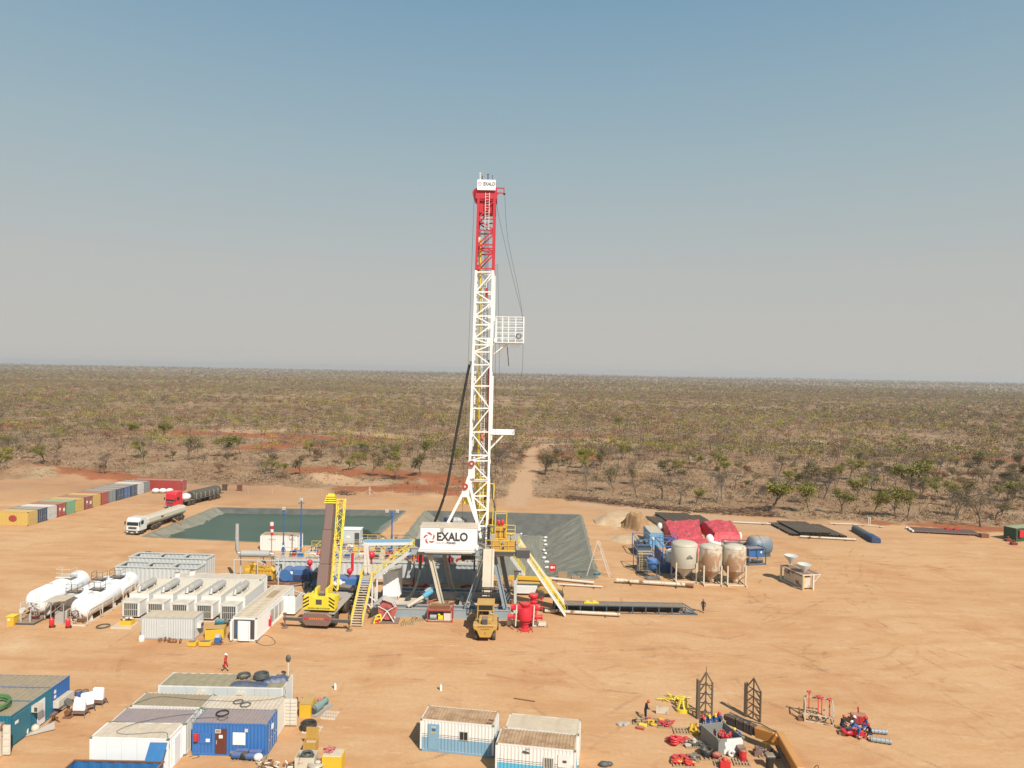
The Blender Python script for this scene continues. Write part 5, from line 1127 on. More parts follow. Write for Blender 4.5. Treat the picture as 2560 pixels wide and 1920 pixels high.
# flow line trough, its leaning prop, left stair tower
mb = MB(); fa, fb = Vector((-19.6, 95.0, 7.55)), Vector((-11.2, 95.0, 7.8)); mb.bar(fa, fb, .75, .45); part(mb, 'flow_trough', 'sky_blue')
mb = MB(); mb.bar(fa+Vector((0, -.45, -.25)), fb+Vector((0, -.45, -.25)), .16, .35); part(mb, 'trough_edge', 'white')
mb = MB(); q_ = Vector((-18.1, 88.8, 5.0)); mb.bar(fa+Vector((.1, -.2, -.1)), q_, .35, .3); mb.bar(fa+Vector((.4, -.2, -.1)), q_+Vector((.45, 0, .1)), .28, .12); part(mb, 'prop', 'light_grey')
ZP = 4.6
mb = MB(); mb.box(-18.5, 87.3, ZP, -16.9, 89.9, ZP+.12); part(mb, 'landing', 'galv')
mb, mr = MB(), MB(); stair(mb, mr, (-18.3, 87.2, ZP), (-18.8, 83.9, .05), 1.35, 18, (1, -.0, 0), rr=.07); part(mb, 'stair', 'cream'); rail(mr, [(-18.5, 87.3, ZP+.1), (-18.5, 89.9, ZP+.1), (-17, 89.9, ZP+.1)], 1.0, .5, .07); part(mr, 'handrail', 'lemon')
mb, mr = MB(), MB(); stair(mb, mr, (-16.9, 88.2, ZP), (-11.9, 88.2, ZF+.5), 1.0, 16, (0, 1, 0)); mb.bar((-17.1, 88.0, ZP-.15), (-11.6, 88.0, ZF+.55), .4, .14); part(mb, 'upper_stair', 'light_grey'); part(mr, 'handrail', 'lemon')
mb = MB()
for x, y in ((-17.0, 87.6), (-17.0, 89.6), (-16.4, 87.6)): mb.bar((x, y, ZP), (x, y, .05), .16)
mb.bar((-18.2, 87.6, 2.2), (-16.4, 87.6, .4), .12); mb.bar((-18.4, 87.6, 3.2), (-16.5, 87.6, 1.9), .12); mb.bar((-17, 87.6, 3.6), (-17, 89.6, .4), .1); part(mb, 'stair_tower_frame', 'white')
# hanging hoses and lines
def hose(name, mat, pts, r, n=8):
    P2_ = [Vector(p) for p in pts]; out = []
    for i in range(len(P2_)-1):
        p0, p1, p2, p3 = P2_[max(i-1, 0)], P2_[i], P2_[i+1], P2_[min(i+2, len(P2_)-1)]
        for j in range(n):
            q = j/n; out.append(.5*((2*p1)+(p2-p0)*q+(2*p0-5*p1+4*p2-p3)*q*q+(3*p1-p0-3*p2+p3)*q**3))
    out.append(P2_[-1]); m_ = MB(); m_.path(out, r, 6); return part(m_, name, mat, recalc=False)
hose('service_hose', 'cable', [W(1176, 905, 91), W(1168, 940, 91), W(1140, 1090, 91.2), W(1115, 1225, 91.5), W(1085, 1310, 92)], .17)
hose('service_hose', 'tarp_grey', [W(1225, 1160, 91), W(1230, 1215, 91), W(1238, 1275, 90.8), W(1248, 1300, 90)], .13)
mb = MB(); mb.box(*(W(1172, 912, 90.8)), *(W(1184, 903, 91.6))); part(mb, 'hose_bracket', 'galv')
for pts in (((1186, 478), (1178, 700), (1170, 915), (1158, 1190), (1156, 1320)), ((1241, 506), (1250, 555), (1281, 690), (1308, 796)), ((1262, 490), (1270, 600), (1304, 770), (1307, 900), (1303, 940)), ((1244, 660), (1247, 790), (1248, 860), (1248, 945)), ((1240, 660), (1238, 960), (1240, 1270))):
    hose('tugger_line', 'cable', [W(u, v, 90.2) for u, v in pts], .018, 3)
hose('tong_line', 'cable', [W(1268, 866, 90.2), W(1272, 915, 90.2)], .05, 2)
hose('mud_hose', 'tarp_grey', [(-11.2, 89, ZF), (-11.4, 89.5, 5), (-12.2, 90, 2.4), (-13.2, 90.6, 1.2)], .2)
# catwalk
cw = thing('catwalk', 'long dark pipe catwalk with blue posts running right from the ramp foot', 'catwalk', (5.9, 90.2, 0))
mb = MB(); L_ = 18.6
for y in (0, 1.5): mb.box(0, y, .93, L_-1.6, y+.16, 1.05); mb.box(0, y, .0, L_, y+.16, .12); mb.bar((L_-1.6, y+.08, 1.0), (L_-.1, y+.08, .1), .14)
for k in range(11):
    for y in (0, 1.5): x = k*(L_-1.7)/10; mb.box(x, y+.01, .1, x+.14, y+.15, .95)
mb.build('frame', 'slate_blue', cw); MB().box(.1, .2, .98, L_-1.7, 1.45, 1.03).build('deck', 'rack_brown', cw)
mb = MB(); mb.box(.1, 1.3, .05, L_-1.6, 1.45, .9); mb.build('back_plate', 'dark_grey', cw); mb = MB(); mb.box(L_-1.6, .3, .1, L_-.3, 1.3, .18); mb.build('end_plate', 'slate_blue', cw)
mb = MB(); mb.box(0, 0, 0, 1.9, .5, .12); mb.box(.2, .1, .12, .7, .4, .3); mb.box(1.1, .1, .12, 1.6, .4, .3); solo(mb, 'pipe_stop', 'lemon', 'yellow clamp block lying on the catwalk deck', 'clamp', (9.9, 90.8, 1.05))
# ================================================================ generators, tanks, pumps, crane
ords = ['leftmost', 'second from the left', 'middle', 'fourth from the left', 'rightmost']
for i in range(5):
    x, y = -46.9+i*3.02, 84.95-.12*i
    t = thing('generator_container', 'white generator container with a roof silencer, %s of the five' % ords[i], 'generator', (x, y, 0), math.radians(-1), 'roof silencer generators')
    mb = MB(); mb.box(0, 1.7, .15, 2.44, 8.1, 2.55); mb.box(.1, 0, .35, 2.2, 1.7, 2.1); mb.build('housing', 'white', t, bevel=.03)
    mb = MB()
    for xx in (0, 2.3): mb.box(xx, 0, 0, xx+.14, 8.1, .14)
    for yy in (0, 4, 7.95): mb.box(.14, yy, .02, 2.3, yy+.14, .13)
    mb.build('skid', 'light_grey', t)
    mb = MB(); mb.box(.05, -.03, 2.1, 2.25, 1.75, 2.18); mb.box(-.02, 1.7, 2.55, 2.46, 8.12, 2.62)
    for k in range(13): mb.box(.12, 1.9+k*.48, 2.62, 2.32, 2.1+k*.48, 2.67)
    mb.build('roof', 'roof_white', t)
    g = MB(); g.box(.3, -.03, .45, 2.0, 0, 2.0); g.build('radiator', 'dark_grey', t); g = MB()
    for k in range(8): g.box(.32+k*.235, -.06, .45, .37+k*.235, -.03, 2.0)
    for z in (.42, 1.22, 1.98): g.box(.26, -.075, z, 2.04, -.03, z+.05)
    g.build('grille', 'cream', t)
    g = MB(); g.box(.55, -.12, 2.0, 1.75, .1, 2.12); g.box(.75, .3, 2.181, 1.7, 1.3, 2.2); g.build('hood', 'light_grey', t)
    s_ = MB(); s_.tube((1.25, 2.6, 3.25), (1.25, 5.1, 3.25), .42, n=18); s_.tube((1.25, 2.2, 3.25), (1.25, 2.6, 3.25), .3, .42, n=16); s_.tube((1.05, 1.95, 2.75), (1.05, 2.25, 3.35), .22, n=14); s_.build('silencer', 'galv', t)
    s_ = MB(); s_.box(.7, 2.7, 2.62, 1.9, 5.0, 2.7)
    for yy in (2.9, 4.6): s_.prism([(.75, 2.7), (1.75, 2.7), (1.5, 3.0), (1.0, 3.0)], 'Y', yy, yy+.06)
    s_.build('silencer_bracket', 'light_grey', t)
t = container('switch_container', 'long white container behind the five generators, two small fans on its left end', 'shipping container', Vector((-45.2, 93.6, 0)), math.radians(-1), L=12.19, wall='white', roof='off_white', frame='white', door=0, roofrib=3)
for k, (x, y) in enumerate(((.4, .5), (1.9, 1.6))):
    mb = MB(); mb.tube((x+.3, y, 2.6), (x+.3, y, 3.1), .42, n=14); f_ = mb.build('roof_fan', 'white', t); MB().tube((x+.3, y, 3.1), (x+.3, y, 3.13), .34, n=14).build('fan_grille', 'dark_grey', f_)
# control house with the open door
t = container('control_container', 'long white control container with its end door ajar beside the crane', 'shipping container', G(578, 1601), math.radians(-2.2), L=2.9, Wd=12.2, wall='white', roof='off_white', frame='white_clean', door=0, roofrib=6, flat_front=True)
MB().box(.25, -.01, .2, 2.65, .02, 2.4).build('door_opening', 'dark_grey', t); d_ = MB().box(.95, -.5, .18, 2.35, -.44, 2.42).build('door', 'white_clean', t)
q = MB()
for x in (1.1, 2.2): q.tube((x, -.52, .2), (x, -.52, 2.4), .02, n=6)
q.build('locking_bar', 'galv', d_); MB().box(.1, -.55, .2, .3, .0, 2.4).build('door', 'white_clean', t); MB().box(.55, -.015, .8, .85, 0, 1.8).build('cabinet', 'blue', t)
q = MB()
for k in range(22): q.box(.15, .4+k*.53, 2.6, 2.75, .62+k*.53, 2.68)
q.build('roof_rib', 'cream', t); q = MB()
for k in range(5): q.box(2.88, 4.2+k*1.3, .7, 2.96, 5.0+k*1.3, 2.1)
q.build('side_panel', 'galv', t)
MB().box(1.2, 7.0, 2.69, 2.0, 9.6, 2.74).build('roof_board', 'wood', t)
mb = MB(); mb.box(2.9, 8.2, .3, 4.4, 8.3, 2.5); mb.box(4.35, 8.3, .3, 4.42, 10.8, 2.2); mb.build('open_panel', 'white_clean', t)
mb = MB(); mb.box(0, 0, 0, 2.4, 4.0, .35); mb.box(.3, .5, .35, 1.8, 3.2, .55); solo(mb, 'walkway_deck', 'cream', 'pale step deck beside the white control container', 'walkway', (-25.0, 85.0, .0))
mb = MB(); mb.tube((0, 0, .35), (0, 0, 1.15), .22, n=12); mb.box(-.3, .2, .2, .3, .3, 1.5); mb.torus((-.25, -.15, .25), .24, .06, 'X', 12, 6); solo(mb, 'trolley_extinguisher', 'red', 'red wheeled extinguisher leaning at the control container side', 'fire extinguisher', G(670, 1572))
mb = MB(); mb.torus((0, 0, .5), .3, .07, 'Y', 14, 6); mb.tube((0, 0, .0), (0, 0, .5), .05, n=6); solo(mb, 'hose_reel', 'red', 'small red reel at the control container side', 'hose reel', G(660, 1560)+Vector((0, 0, .3)))
cable('cable', 'looped black cables on the sand behind the crane outrigger', [G(640, 1608), G(660, 1588), G(683, 1598), G(686, 1610), G(660, 1614), G(640, 1604), G(650, 1590)], .035)
# open water tanks
for k, (u, v, nm) in enumerate(((288, 1466, 'nearer'), (322, 1440, 'farther'))):
    o_ = G(u, v); t = thing('water_tank', '%s of two pale open topped water tanks with three wells' % nm, 'water tank', o_, math.radians(-2), 'open topped water tanks')
    L, D_, H_ = 11.6, 2.5, 2.9; mb = MB()
    n = 40; corr(mb, (0, 0), (L, 0), 0, H_-.15, None, .62, .05); corr(mb, (L, D_), (0, D_), 0, H_-.15, None, .62, .05); corr(mb, (L, 0), (L, D_), 0, H_-.15, None, .6, .05); corr(mb, (0, D_), (0, 0), 0, H_-.15, None, .6, .05)
    mb.build('wall', 'light_grey', t, recalc=False)
    mb = MB(); mb.box(-.05, -.08, H_-.15, L+.05, .12, H_); mb.box(-.05, D_-.12, H_-.15, L+.05, D_+.08, H_)
    for j in range(4): x = j*(L-.35)/3; mb.box(x, .121, H_-.15, x+.4, D_-.121, H_-.004)
    mb.build('rim', 'light_grey', t); MB().box(.1, .2, .3, L-.1, D_-.2, 1.5).build('dark_water', 'black', t)
    if k == 0: mb = MB(); mb.box(L+.05, .5, .4, L+.5, 1.6, .9); mb.tube((L+.3, 1, .6), (L+.9, 1, .6), .15, n=8); mb.build('valve', 'dark_grey', t)
mb = MB(); rr = random.Random(4)
for k in range(26): a = Vector((rr.uniform(-.9, .9), rr.uniform(-.4, .4), rr.uniform(.1, .5))); mb.path([a, a+Vector((rr.gauss(0, .3), rr.gauss(0, .3), rr.uniform(.2, .7))), a+Vector((rr.gauss(0, .5), rr.gauss(0, .3), .1))], .05, 5)
mb.box(-.9, -.4, 0, .9, .4, .3); solo(mb, 'scrap_heap', 'rust', 'heap of rusty fittings beside the pale water tanks', 'scrap heap', G(275, 1462), recalc=False)
# fuel tanks
def fuel_tank(label, x, y, L, r, zc, deg=0, plats=(), mat='white_clean', front=True):
    t = thing('fuel_tank', label, 'fuel tank', (x, y, 0), math.radians(deg), 'white fuel tanks')
    mb = MB(); mb.lathe((0, 0, zc), [(.02, -.42), (r*.5, -.36), (r*.82, -.2), (r*.97, -.05), (r, .05), (r, L), (r*.97, L+.1), (r*.82, L+.25), (r*.5, L+.4), (.02, L+.45)], 'Y', n=28); mb.build('tank', mat, t)
    mb = MB()
    for yy in (.9, L*.5, L-.9): mb.lathe((0, 0, zc), [(r+.02, yy-.03), (r+.02, yy+.03)], 'Y', n=28)
    mb.build('band', 'off_white', t)
    mb = MB()
    for s_ in (-1, 1): mb.box(s_*r*.75-.08, -1.0, 0, s_*r*.75+.08, L+.6, .2)
    for yy in (-.9, .6, L-.8): mb.box(-r*.75, yy, .02, r*.75, yy+.15, .18)
    for yy in (.7, L-.9):
        mb.prism([(-r*.8, .2), (r*.8, .2), (r*.62, zc-r*.55), (-r*.62, zc-r*.55)], 'Y', yy, yy+.12)
    for s_ in (-1, 1):
        for yy in (-.8, L*.35, L*.7): mb.bar((s_*(r+.02), yy, .2), (s_*(r+.02), yy, zc), .07)
        mb.bar((s_*(r+.02), -.8, zc), (s_*(r+.02), L*.7, zc), .06)
    mb.build('skid', 'off_white', t)
    for yy in plats:
        mb = MB(); zt = zc+r+.08; mb.box(-.75, yy-.55, zt, .75, yy+.55, zt+.05); p_ = mb.build('platform', 'dark_grey' if mat != 'x' else mat, t)
        mb = MB(); rail(mb, [(-.72, yy-.52, zt), (.72, yy-.52, zt), (.72, yy+.52, zt)], 1.0, .5, .035, step=.8); rail(mb, [(-.72, yy-.52, zt), (-.72, yy+.52, zt)], 1.0, .5, .035, step=1); mb.build('handrail', 'dark_grey', p_)
    if front:
        mb = MB(); ladder(mb, (.25*r, -.5, .2), (.25*r, -.45, zc+r*.7), .4, 9, r=.02); mb.build('ladder', 'off_white', t)
        mb = MB(); mb.tube((-.3*r, -.38, zc-.3), (-.3*r, -.55, zc-.3), .14, n=10); mb.tube((-.3*r, -.5, zc-.3), (-.3*r, -.5, .5), .05, n=6); mb.build('manhole', 'off_white', t)
    else:
        mb = MB(); ladder(mb, (r+.1, L*.3, .4), (r*.8, L*.3, zc+r), .4, 8, (0, 1, 0), .02); mb.build('ladder', 'off_white', t)
    rr = random.Random(int(x*10)); z0 = zc-r
    for k in range(9): mb = MB(); a = Vector((rr.uniform(-r*.7, r*.7), -.6, rr.uniform(.3, zc))); mb.path([a, a+Vector((rr.uniform(-.5, .5), -rr.uniform(0, .3), rr.uniform(-.1, .5))), a+Vector((rr.uniform(-.6, .6), rr.uniform(-.1, .2), rr.uniform(-.6, .2)))], .05, 6); mb.build('pipe_run', rr.choice(('off_white', 'galv', 'dark_grey', 'maroon')), t, recalc=False)
    mb = MB(); mb.lathe((.2, L*.25, zc+r-.05), [(.3, 0), (.3, .15), (.02, .18)], n=12); mb.build('hatch', 'off_white', t)
    return t
ft = fuel_tank('largest white fuel tank, leftmost, with a pale railed platform', -57.1, 84.9, 8.4, 1.45, 2.0, .3); mb = MB(); mb.box(-.8, 4.6, 3.5, 1.2, 6.0, 3.56); rail(mb, [(-.75, 4.65, 3.5), (1.15, 4.65, 3.5), (1.15, 5.95, 3.5)], 1.1, .55, .04); rail(mb, [(-.75, 4.65, 3.5), (-.75, 5.95, 3.5)], 1.1, .55, .04); mb.build('platform', 'off_white', ft)
fuel_tank('middle white fuel tank behind the small tin roof', -53.4, 85.2, 8.0, 1.15, 1.65, -.3, (1.0, 6.2))
fuel_tank('front white fuel tank on a long pipe skid right of the tin roof', -50.8, 83.3, 6.4, 1.25, 1.8, -.5, (3.2,), front=False)
fuel_tank('short white fuel tank end on behind the front one', -50.9, 91.0, 3.0, 1.3, 1.9, 0, (.2,), front=False)
t = thing('pump_skid', 'dark steel pump skid with two pale posts before the largest fuel tank', 'pump skid', G(34, 1562), 0); mb = MB(); mb.box(0, 0, 0, 2.4, 3.6, .22); mb.build('deck', 'dark_grey', t); mb = MB()
for x in (.5, 1.6): mb.tube((x, .5, .2), (x, .5, 1.2), .13, n=10)
mb.build('post', 'galv', t); mb = MB(); mb.tube((.5, .6, 1.5), (.5, 1.0, 1.5), .3, n=12); mb.box(.3, .5, 1.2, .7, 1.1, 1.35); mb.build('meter', 'light_grey', t); mb = MB(); mb.torus((2.2, .8, 1.2), .2, .05, 'Y', 12, 6); mb.tube((1.3, 1.2, .6), (2.2, 1.2, .6), .18, n=10); mb.build('pump', 'maroon', t)
t = thing('fuel_shelter', 'small tan tin roof on posts over fuel pumps among the white tanks', 'shelter', G(127, 1562), 0); mb = MB()
for x, y in ((0, 0), (1.5, 0), (0, 1.8), (1.5, 1.8)): mb.bar((x, y, 0), (x, y, 2.75+.1*x), .07)
mb.bar((0, 0, 1.4), (1.5, 0, 2.6), .05); mb.build('post', 'galv', t); mb = MB(); mb.hexa([(-.9, -.4, 2.72), (1.9, -.4, 3.0), (1.9, 2.2, 3.0), (-.9, 2.2, 2.72)], [(-.9, -.4, 2.76), (1.9, -.4, 3.04), (1.9, 2.2, 3.04), (-.9, 2.2, 2.76)]); mb.build('roof', 'cream', t); mb = MB(); mb.box(.1, .6, 0, 1.2, 1.4, 1.3); mb.build('cabinet', 'galv', t)
for k, (u, v) in enumerate(((129, 1570), (170, 1571))):
    t = thing('trolley_extinguisher', '%s red wheeled fire extinguisher before the fuel tanks' % ('left', 'right')[k], 'fire extinguisher', G(u, v), 0, 'wheeled extinguishers by the fuel tanks'); mb = MB(); mb.lathe((0, 0, .25), [(.2, 0), (.26, .06), (.26, .75), (.12, .9), (.05, 1.0)], n=14); mb.build('cylinder', 'bright_red', t); mb = MB(); mb.tube((-.3, .1, .16), (-.24, .1, .16), .16, n=12); mb.tube((.24, .1, .16), (.3, .1, .16), .16, n=12); mb.build('wheel', 'rubber', t)
t = thing('waste_bin', 'yellow bin at the far left of the fuel tanks', 'bin', G(18, 1564), 0); mb = MB(); mb.hexa([(0, 0, 0), (.75, 0, 0), (.75, .75, 0), (0, .75, 0)], [(-.06, -.06, 1.05), (.81, -.06, 1.05), (.81, .81, 1.05), (-.06, .81, 1.05)]); mb.build('body', 'yellow', t); MB().box(-.1, -.1, 1.05, .85, .85, 1.13).build('lid', 'lemon', t); MB().box(.1, -.09, .55, .35, -.03, .85).build('label_plate', 'white', t)
# clutter by the office
t = thing('pallet_box', 'yellow crate of scrap on a cream pallet by the leftmost generator', 'crate', G(277, 1572), 0); mb = MB(); mb.box(0, 0, 0, 2.4, 1.8, .22); mb.build('skid', 'cream', t); mb = MB()
for a in ((.75, .5, 2.1, .55), (.75, 1.35, 2.1, 1.4), (.75, .55, .8, 1.35), (2.05, .55, 2.1, 1.35)): mb.box(a[0], a[1], .22, a[2], a[3], .8)
mb.build('box', 'yellow', t); mb = MB(); rr = random.Random(2)
for k in range(9): mb.ball((rr.uniform(.95, 1.9), rr.uniform(.6, 1.3), .8+rr.random()*.25), rr.uniform(.12, .25), 7, (1.3, 1, .7)); mb.m = k % 3
mb.build('scrap', ['white', 'dark_grey', 'galv'], t)
coil('hose_coil', 'black hose coil on the sand left of the cream pallet', G(258, 1567), .7, .05, 3, 'tarp_grey', seed=12)
t = thing('yellow_box', 'large open yellow steel box right of the grey office', 'crate', G(512, 1601), math.radians(12)); mb = MB()
for a in ((0, 0, 2.0, .06), (0, 1.5, 2.0, 1.56), (0, .06, .06, 1.5), (1.94, .06, 2.0, 1.5)): mb.box(a[0], a[1], .05, a[2], a[3], 1.15)
mb.box(.06, .06, .05, 1.94, 1.5, .12); mb.build('wall', 'yellow', t); mb = MB(); mb.hexa([(-.2, .3, 1.17), (1.9, .0, 1.17), (2.0, 1.2, 1.17), (-.1, 1.4, 1.17)], [(-.2, .3, 1.2), (1.9, .0, 1.2), (2.0, 1.2, 1.2), (-.1, 1.4, 1.2)]); mb.build('lid', 'ochre', t)
for k, (u, v, w_) in enumerate(((467, 1618, .95), (496, 1617, 1.3))):
    t = thing('tray', '%s small yellow tray on the sand before the open yellow box' % ('left', 'right')[k], 'tray', G(u, v), 0); mb = MB(); mb.box(0, 0, .06, w_, .8, .5); mb.build('body', 'yellow', t, bevel=.03); mb = MB(); mb.box(.1, .1, .5, w_-.2, .6, .56); mb.build('contents', 'dark_grey', t)
t = thing('welding_set', 'small blue machine with a white top before the yellow box', 'machine', G(531, 1613), 0); mb = MB(); mb.box(0, 0, 0, .9, .8, .14); mb.build('base', 'rust', t); mb = MB(); mb.box(.2, .15, .2, .75, .65, .75); mb.tube((.1, .4, .5), (.85, .4, .5), .24, n=12); mb.build('motor', 'blue', t); MB().box(.25, .1, .8, .7, .6, 1.1).build('tank', 'light_grey', t)
mb = MB(); rr = random.Random(5)
for k in range(6): c_ = Vector((k*.48-1.2+rr.uniform(-.1, .1), rr.uniform(-.3, .3), .28)); mb.torus(c_, .2, .06, random.choice('XYZ'), 10, 6); mb.path([c_, c_+Vector((rr.gauss(0, .3), rr.gauss(0, .2), -.2))], .04, 5)
solo(mb, 'pipe_scrap', 'rust', 'line of small dark fittings on the sand before the grey office', 'scrap', G(425, 1606), recalc=False)
t = thing('generator_motor', 'teal motor between the fourth and fifth generator fronts', 'motor', G(552, 1566), 0); mb = MB(); mb.tube((-.6, 0, .55), (.5, 0, .55), .36, n=14); mb.build('motor', 'teal', t); mb = MB(); mb.box(-.8, -.4, 0, .8, .4, .2); mb.tube((.5, 0, .5), (.95, 0, .5), .25, n=12); mb.build('base', 'dark_grey', t)
# ---------------- mud tanks
def steel_tank(label, x0, x1, y0, y1, H_, mat='light_grey', railmat='yellow', rails=True, n=None, deco=()):
    t = thing('mud_tank', label, 'mud tank', (x0, y0, 0), 0, 'mud tanks'); L, D_ = x1-x0, y1-y0
    mb = MB(); corr(mb, (0, 0), (L, 0), .2, H_-.2, None, .75, .06); corr(mb, (L, 0), (L, D_), .2, H_-.2, None, .75, .06); corr(mb, (L, D_), (0, D_), .2, H_-.2, None, .75, .06); corr(mb, (0, D_), (0, 0), .2, H_-.2, None, .75, .06); mb.build('wall', mat, t, recalc=False)
    mb = MB(); mb.box(-.05, -.1, 0, L+.05, .1, .2); mb.box(-.05, D_-.1, 0, L+.05, D_+.1, .2); mb.box(-.06, -.12, H_-.2, L+.06, D_+.1, H_); mb.build('frame', mat, t)
    mb = MB(); k = 0; x = .3
    while x < L-1.2: mb.box(x, .4, H_, x+1.0, D_-.4, H_+.025); x += 1.25
    mb.build('grating', 'cream', t)
    if rails:
        mb = MB(); rail(mb, [(0, 0, H_), (L, 0, H_)], 1.05, .55, .05); mb.build('handrail', 'off_white', t); mb = MB(); rail(mb, [(0, D_, H_), (L, D_, H_)], 1.05, .55, .06); mb.build('handrail', railmat, t)
    return t
def valve_pipe(mb, x, y, z, r=.14): mb.path([(x-.5, y, z+.2), (x-.5, y, z+.6), (x-.1, y, z+.75), (x+.5, y, z+.7), (x+.6, y, z+.3)], r, 8)
def agitator(t, x, y, z, s=1.0, mat='blue'):
    mb = MB(); mb.tube((x-.35*s, y, z+.45*s), (x+.4*s, y, z+.45*s), .24*s, n=12); mb.box(x-.5*s, y-.35*s, z+.02, x+.5*s, y+.35*s, z+.2*s); mb.tube((x, y, z+.15*s), (x, y, z+.45*s), .13*s, n=10); mb.build('agitator', mat, t)
t = steel_tank('long grey mud tank behind the pumps, with white railing on top', -34.4, -13.9, 103.4, 106.2, 2.6)
for x, m_ in ((3.2, 'blue'), (8.5, 'blue'), (10.2, 'blue'), (14.5, 'dark_grey'), (17.8, 'blue'), (19.5, 'blue')): agitator(t, x, 1.6, 2.62, 1.0, m_)
mb = MB()
for x in (5.0, 12.5): valve_pipe(mb, x, 1.3, 2.5)
mb.build('pipework', 'white', t)
for x, m_ in ((2.2, 'red'), (5.9, 'red'), (13.0, 'red'), (16.2, 'red')):
    mb = MB(); mb.ball((x, 1.9, 3.2), .34, 10, (1, 1, 1.2)); mb.torus((x, 1.3, 2.9), .3, .05, 'Y', 12, 6); mb.build('valve_wheel', m_, t)
MB().box(16.2, -.12, .9, 17.9, -.0, 2.2).build('suction_opening', 'black', t); mb = MB(); mb.tube((16.4, -.5, 1.2), (16.4, -.5, 2.4), .2, n=10); mb.build('suction_pipe', 'white', t)
t = steel_tank('grey mud tank standing in shade behind the substructure', -13.6, -4.6, 101.8, 104.6, 2.9, 'grey', rails=False)
mb = MB(); mb.box(1, .8, 2.9, 8, 2.2, 3.5); mb.build('degasser_bed', 'galv', t)
for x, m_ in ((-.3, 'orange'), (.4, 'red'), (1.0, 'red'), (4.2, 'bright_red'), (5.0, 'bright_red')): mb = MB(); mb.tube((x, .4, 2.95), (x, .4, 4.0), .2, n=10); mb.build('hydrocyclone', m_, t)
t = steel_tank('rear grey mud tank with yellow railing along the pond', -31.0, -13.0, 107.0, 110.2, 2.7)
for x in (1.5, 6.8, 9.0, 12.5, 16): agitator(t, x, 1.2, 2.72, 1.05)
mb = MB()
for x in (3.5, 6.2): valve_pipe(mb, x, 2.2, 2.6, .16)
mb.build('pipework', 'white', t)
t = steel_tank('farthest grey mud tank carrying the white cabin by the pond', -29.5, -13.5, 111.0, 114.6, 2.8)
for x in (8.2, 11.6, 13.8): agitator(t, x, 2.2, 2.82, 1.0)
mb = MB(); mb.box(9.6, .5, 2.83, 11.6, 1.8, 2.95); mb.box(10.0, .7, 2.95, 10.6, 1.4, 3.6); mb.build('mixer', 'bright_blue', t); mb = MB(); mb.box(10.8, .8, 2.95, 11.2, 1.3, 4.0); mb.box(10.75, .7, 3.2, 11.25, .8, 3.7); mb.build('mixer_motor', 'lemon', t)
mb, mr = MB(), MB(); stair(mb, mr, (.2, 1.0, 2.8), (-3.2, 1.0, .1), 1.1, 9, (0, 1, 0)); mb.build('stair', 'galv', t); mr.build('handrail', 'lemon', t)
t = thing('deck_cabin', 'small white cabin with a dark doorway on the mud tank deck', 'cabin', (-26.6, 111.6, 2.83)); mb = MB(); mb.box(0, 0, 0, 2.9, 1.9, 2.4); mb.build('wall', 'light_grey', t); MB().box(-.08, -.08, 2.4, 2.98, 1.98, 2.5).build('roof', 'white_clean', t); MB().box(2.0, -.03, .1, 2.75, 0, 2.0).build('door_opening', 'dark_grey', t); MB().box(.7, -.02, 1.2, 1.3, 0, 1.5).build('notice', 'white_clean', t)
t = thing('shale_shaker', 'red shaker skid with a white capped vent pipe at the right tank end', 'shaker', (-12.4, 111.2, 2.2)); mb = MB(); mb.box(-3.0, 0, .5, .6, 2.0, 1.0); mb.box(-2.2, .3, 1.0, -.6, 1.6, 1.5); mb.build('screen_box', 'red', t); mb = MB(); mb.tube((0, 1.3, .6), (0, 1.3, 3.8), .32, n=14); mb.lathe((0, 1.3, 3.6), [(.36, 0), (.85, .1), (.75, .4), (.05, .55)], n=16); mb.build('vent_pipe', 'white', t)
mb = MB(); rail(mb, [(-3.1, 0, .5), (.8, 0, .5), (2.0, 1.8, .5)], 1.1, .55, .06); mb.build('handrail', 'lemon', t); mb = MB(); mb.box(-3.1, -.1, -2.2, .7, 2.1, .49); mb.build('base', 'galv', t)
t = container('shipping_container', 'white container with a rust brown roof beside the pond and windsock', 'shipping container', G(650, 1376), math.radians(-2), L=6.5, wall='white', roof='roof_rust', frame='white', door=0, roofrib=3); MB().box(1.5, -.03, 1.9, 2.6, 0, 2.05).box(5.0, -.03, 1.9, 6.0, 0, 2.0).build('vent_slot', 'cream', t)
rr = random.Random(77)      # crowded fittings on the tank decks
for t in [o for o in C.objects if o.name.startswith('mud_tank')]:
    for k in range(16):
        L_ = t.children[0].dimensions.x; W_ = 2.3; x, y, z, s_ = rr.uniform(.6, 20 if t.location.x < -34 else (8 if t.location.x > -14 else 16.5)), rr.uniform(.6, 2.4), 2.85, rr.uniform(.7, 1.3); mb = MB(); c_ = rr.randrange(4)
        if c_ == 0: mb.path([(x, y, z-.1), (x, y, z+.5*s_), (x+.5*s_, y, z+.65*s_), (x+1.3*s_, y+.2, z+.6*s_), (x+1.4*s_, y+.2, z)], .1, 8)
        elif c_ == 1: mb.tube((x, y, z-.1), (x, y, z+.8*s_), .08, n=8); mb.torus((x, y, z+.8*s_), .22, .04, 'Z', 12, 5)
        elif c_ == 2: mb.box(x, y, z-.1, x+.7*s_, y+.4, z+.4*s_); mb.tube((x+.2, y+.2, z+.4*s_), (x+.2, y+.2, z+.7*s_), .12, n=8)
        else: mb.bar((x, y, z), (x+rr.uniform(1, 2.5), y, z+.05), .14); mb.bar((x+.3, y, z-.1), (x+.3, y, z+.6), .06)
        mb.build(('pipe_bend', 'valve_stem', 'junction_box', 'deck_pipe')[c_], rr.choice(('white', 'galv', 'blue', 'red', 'dark_grey', 'yellow', 'cream', 'maroon')), t)
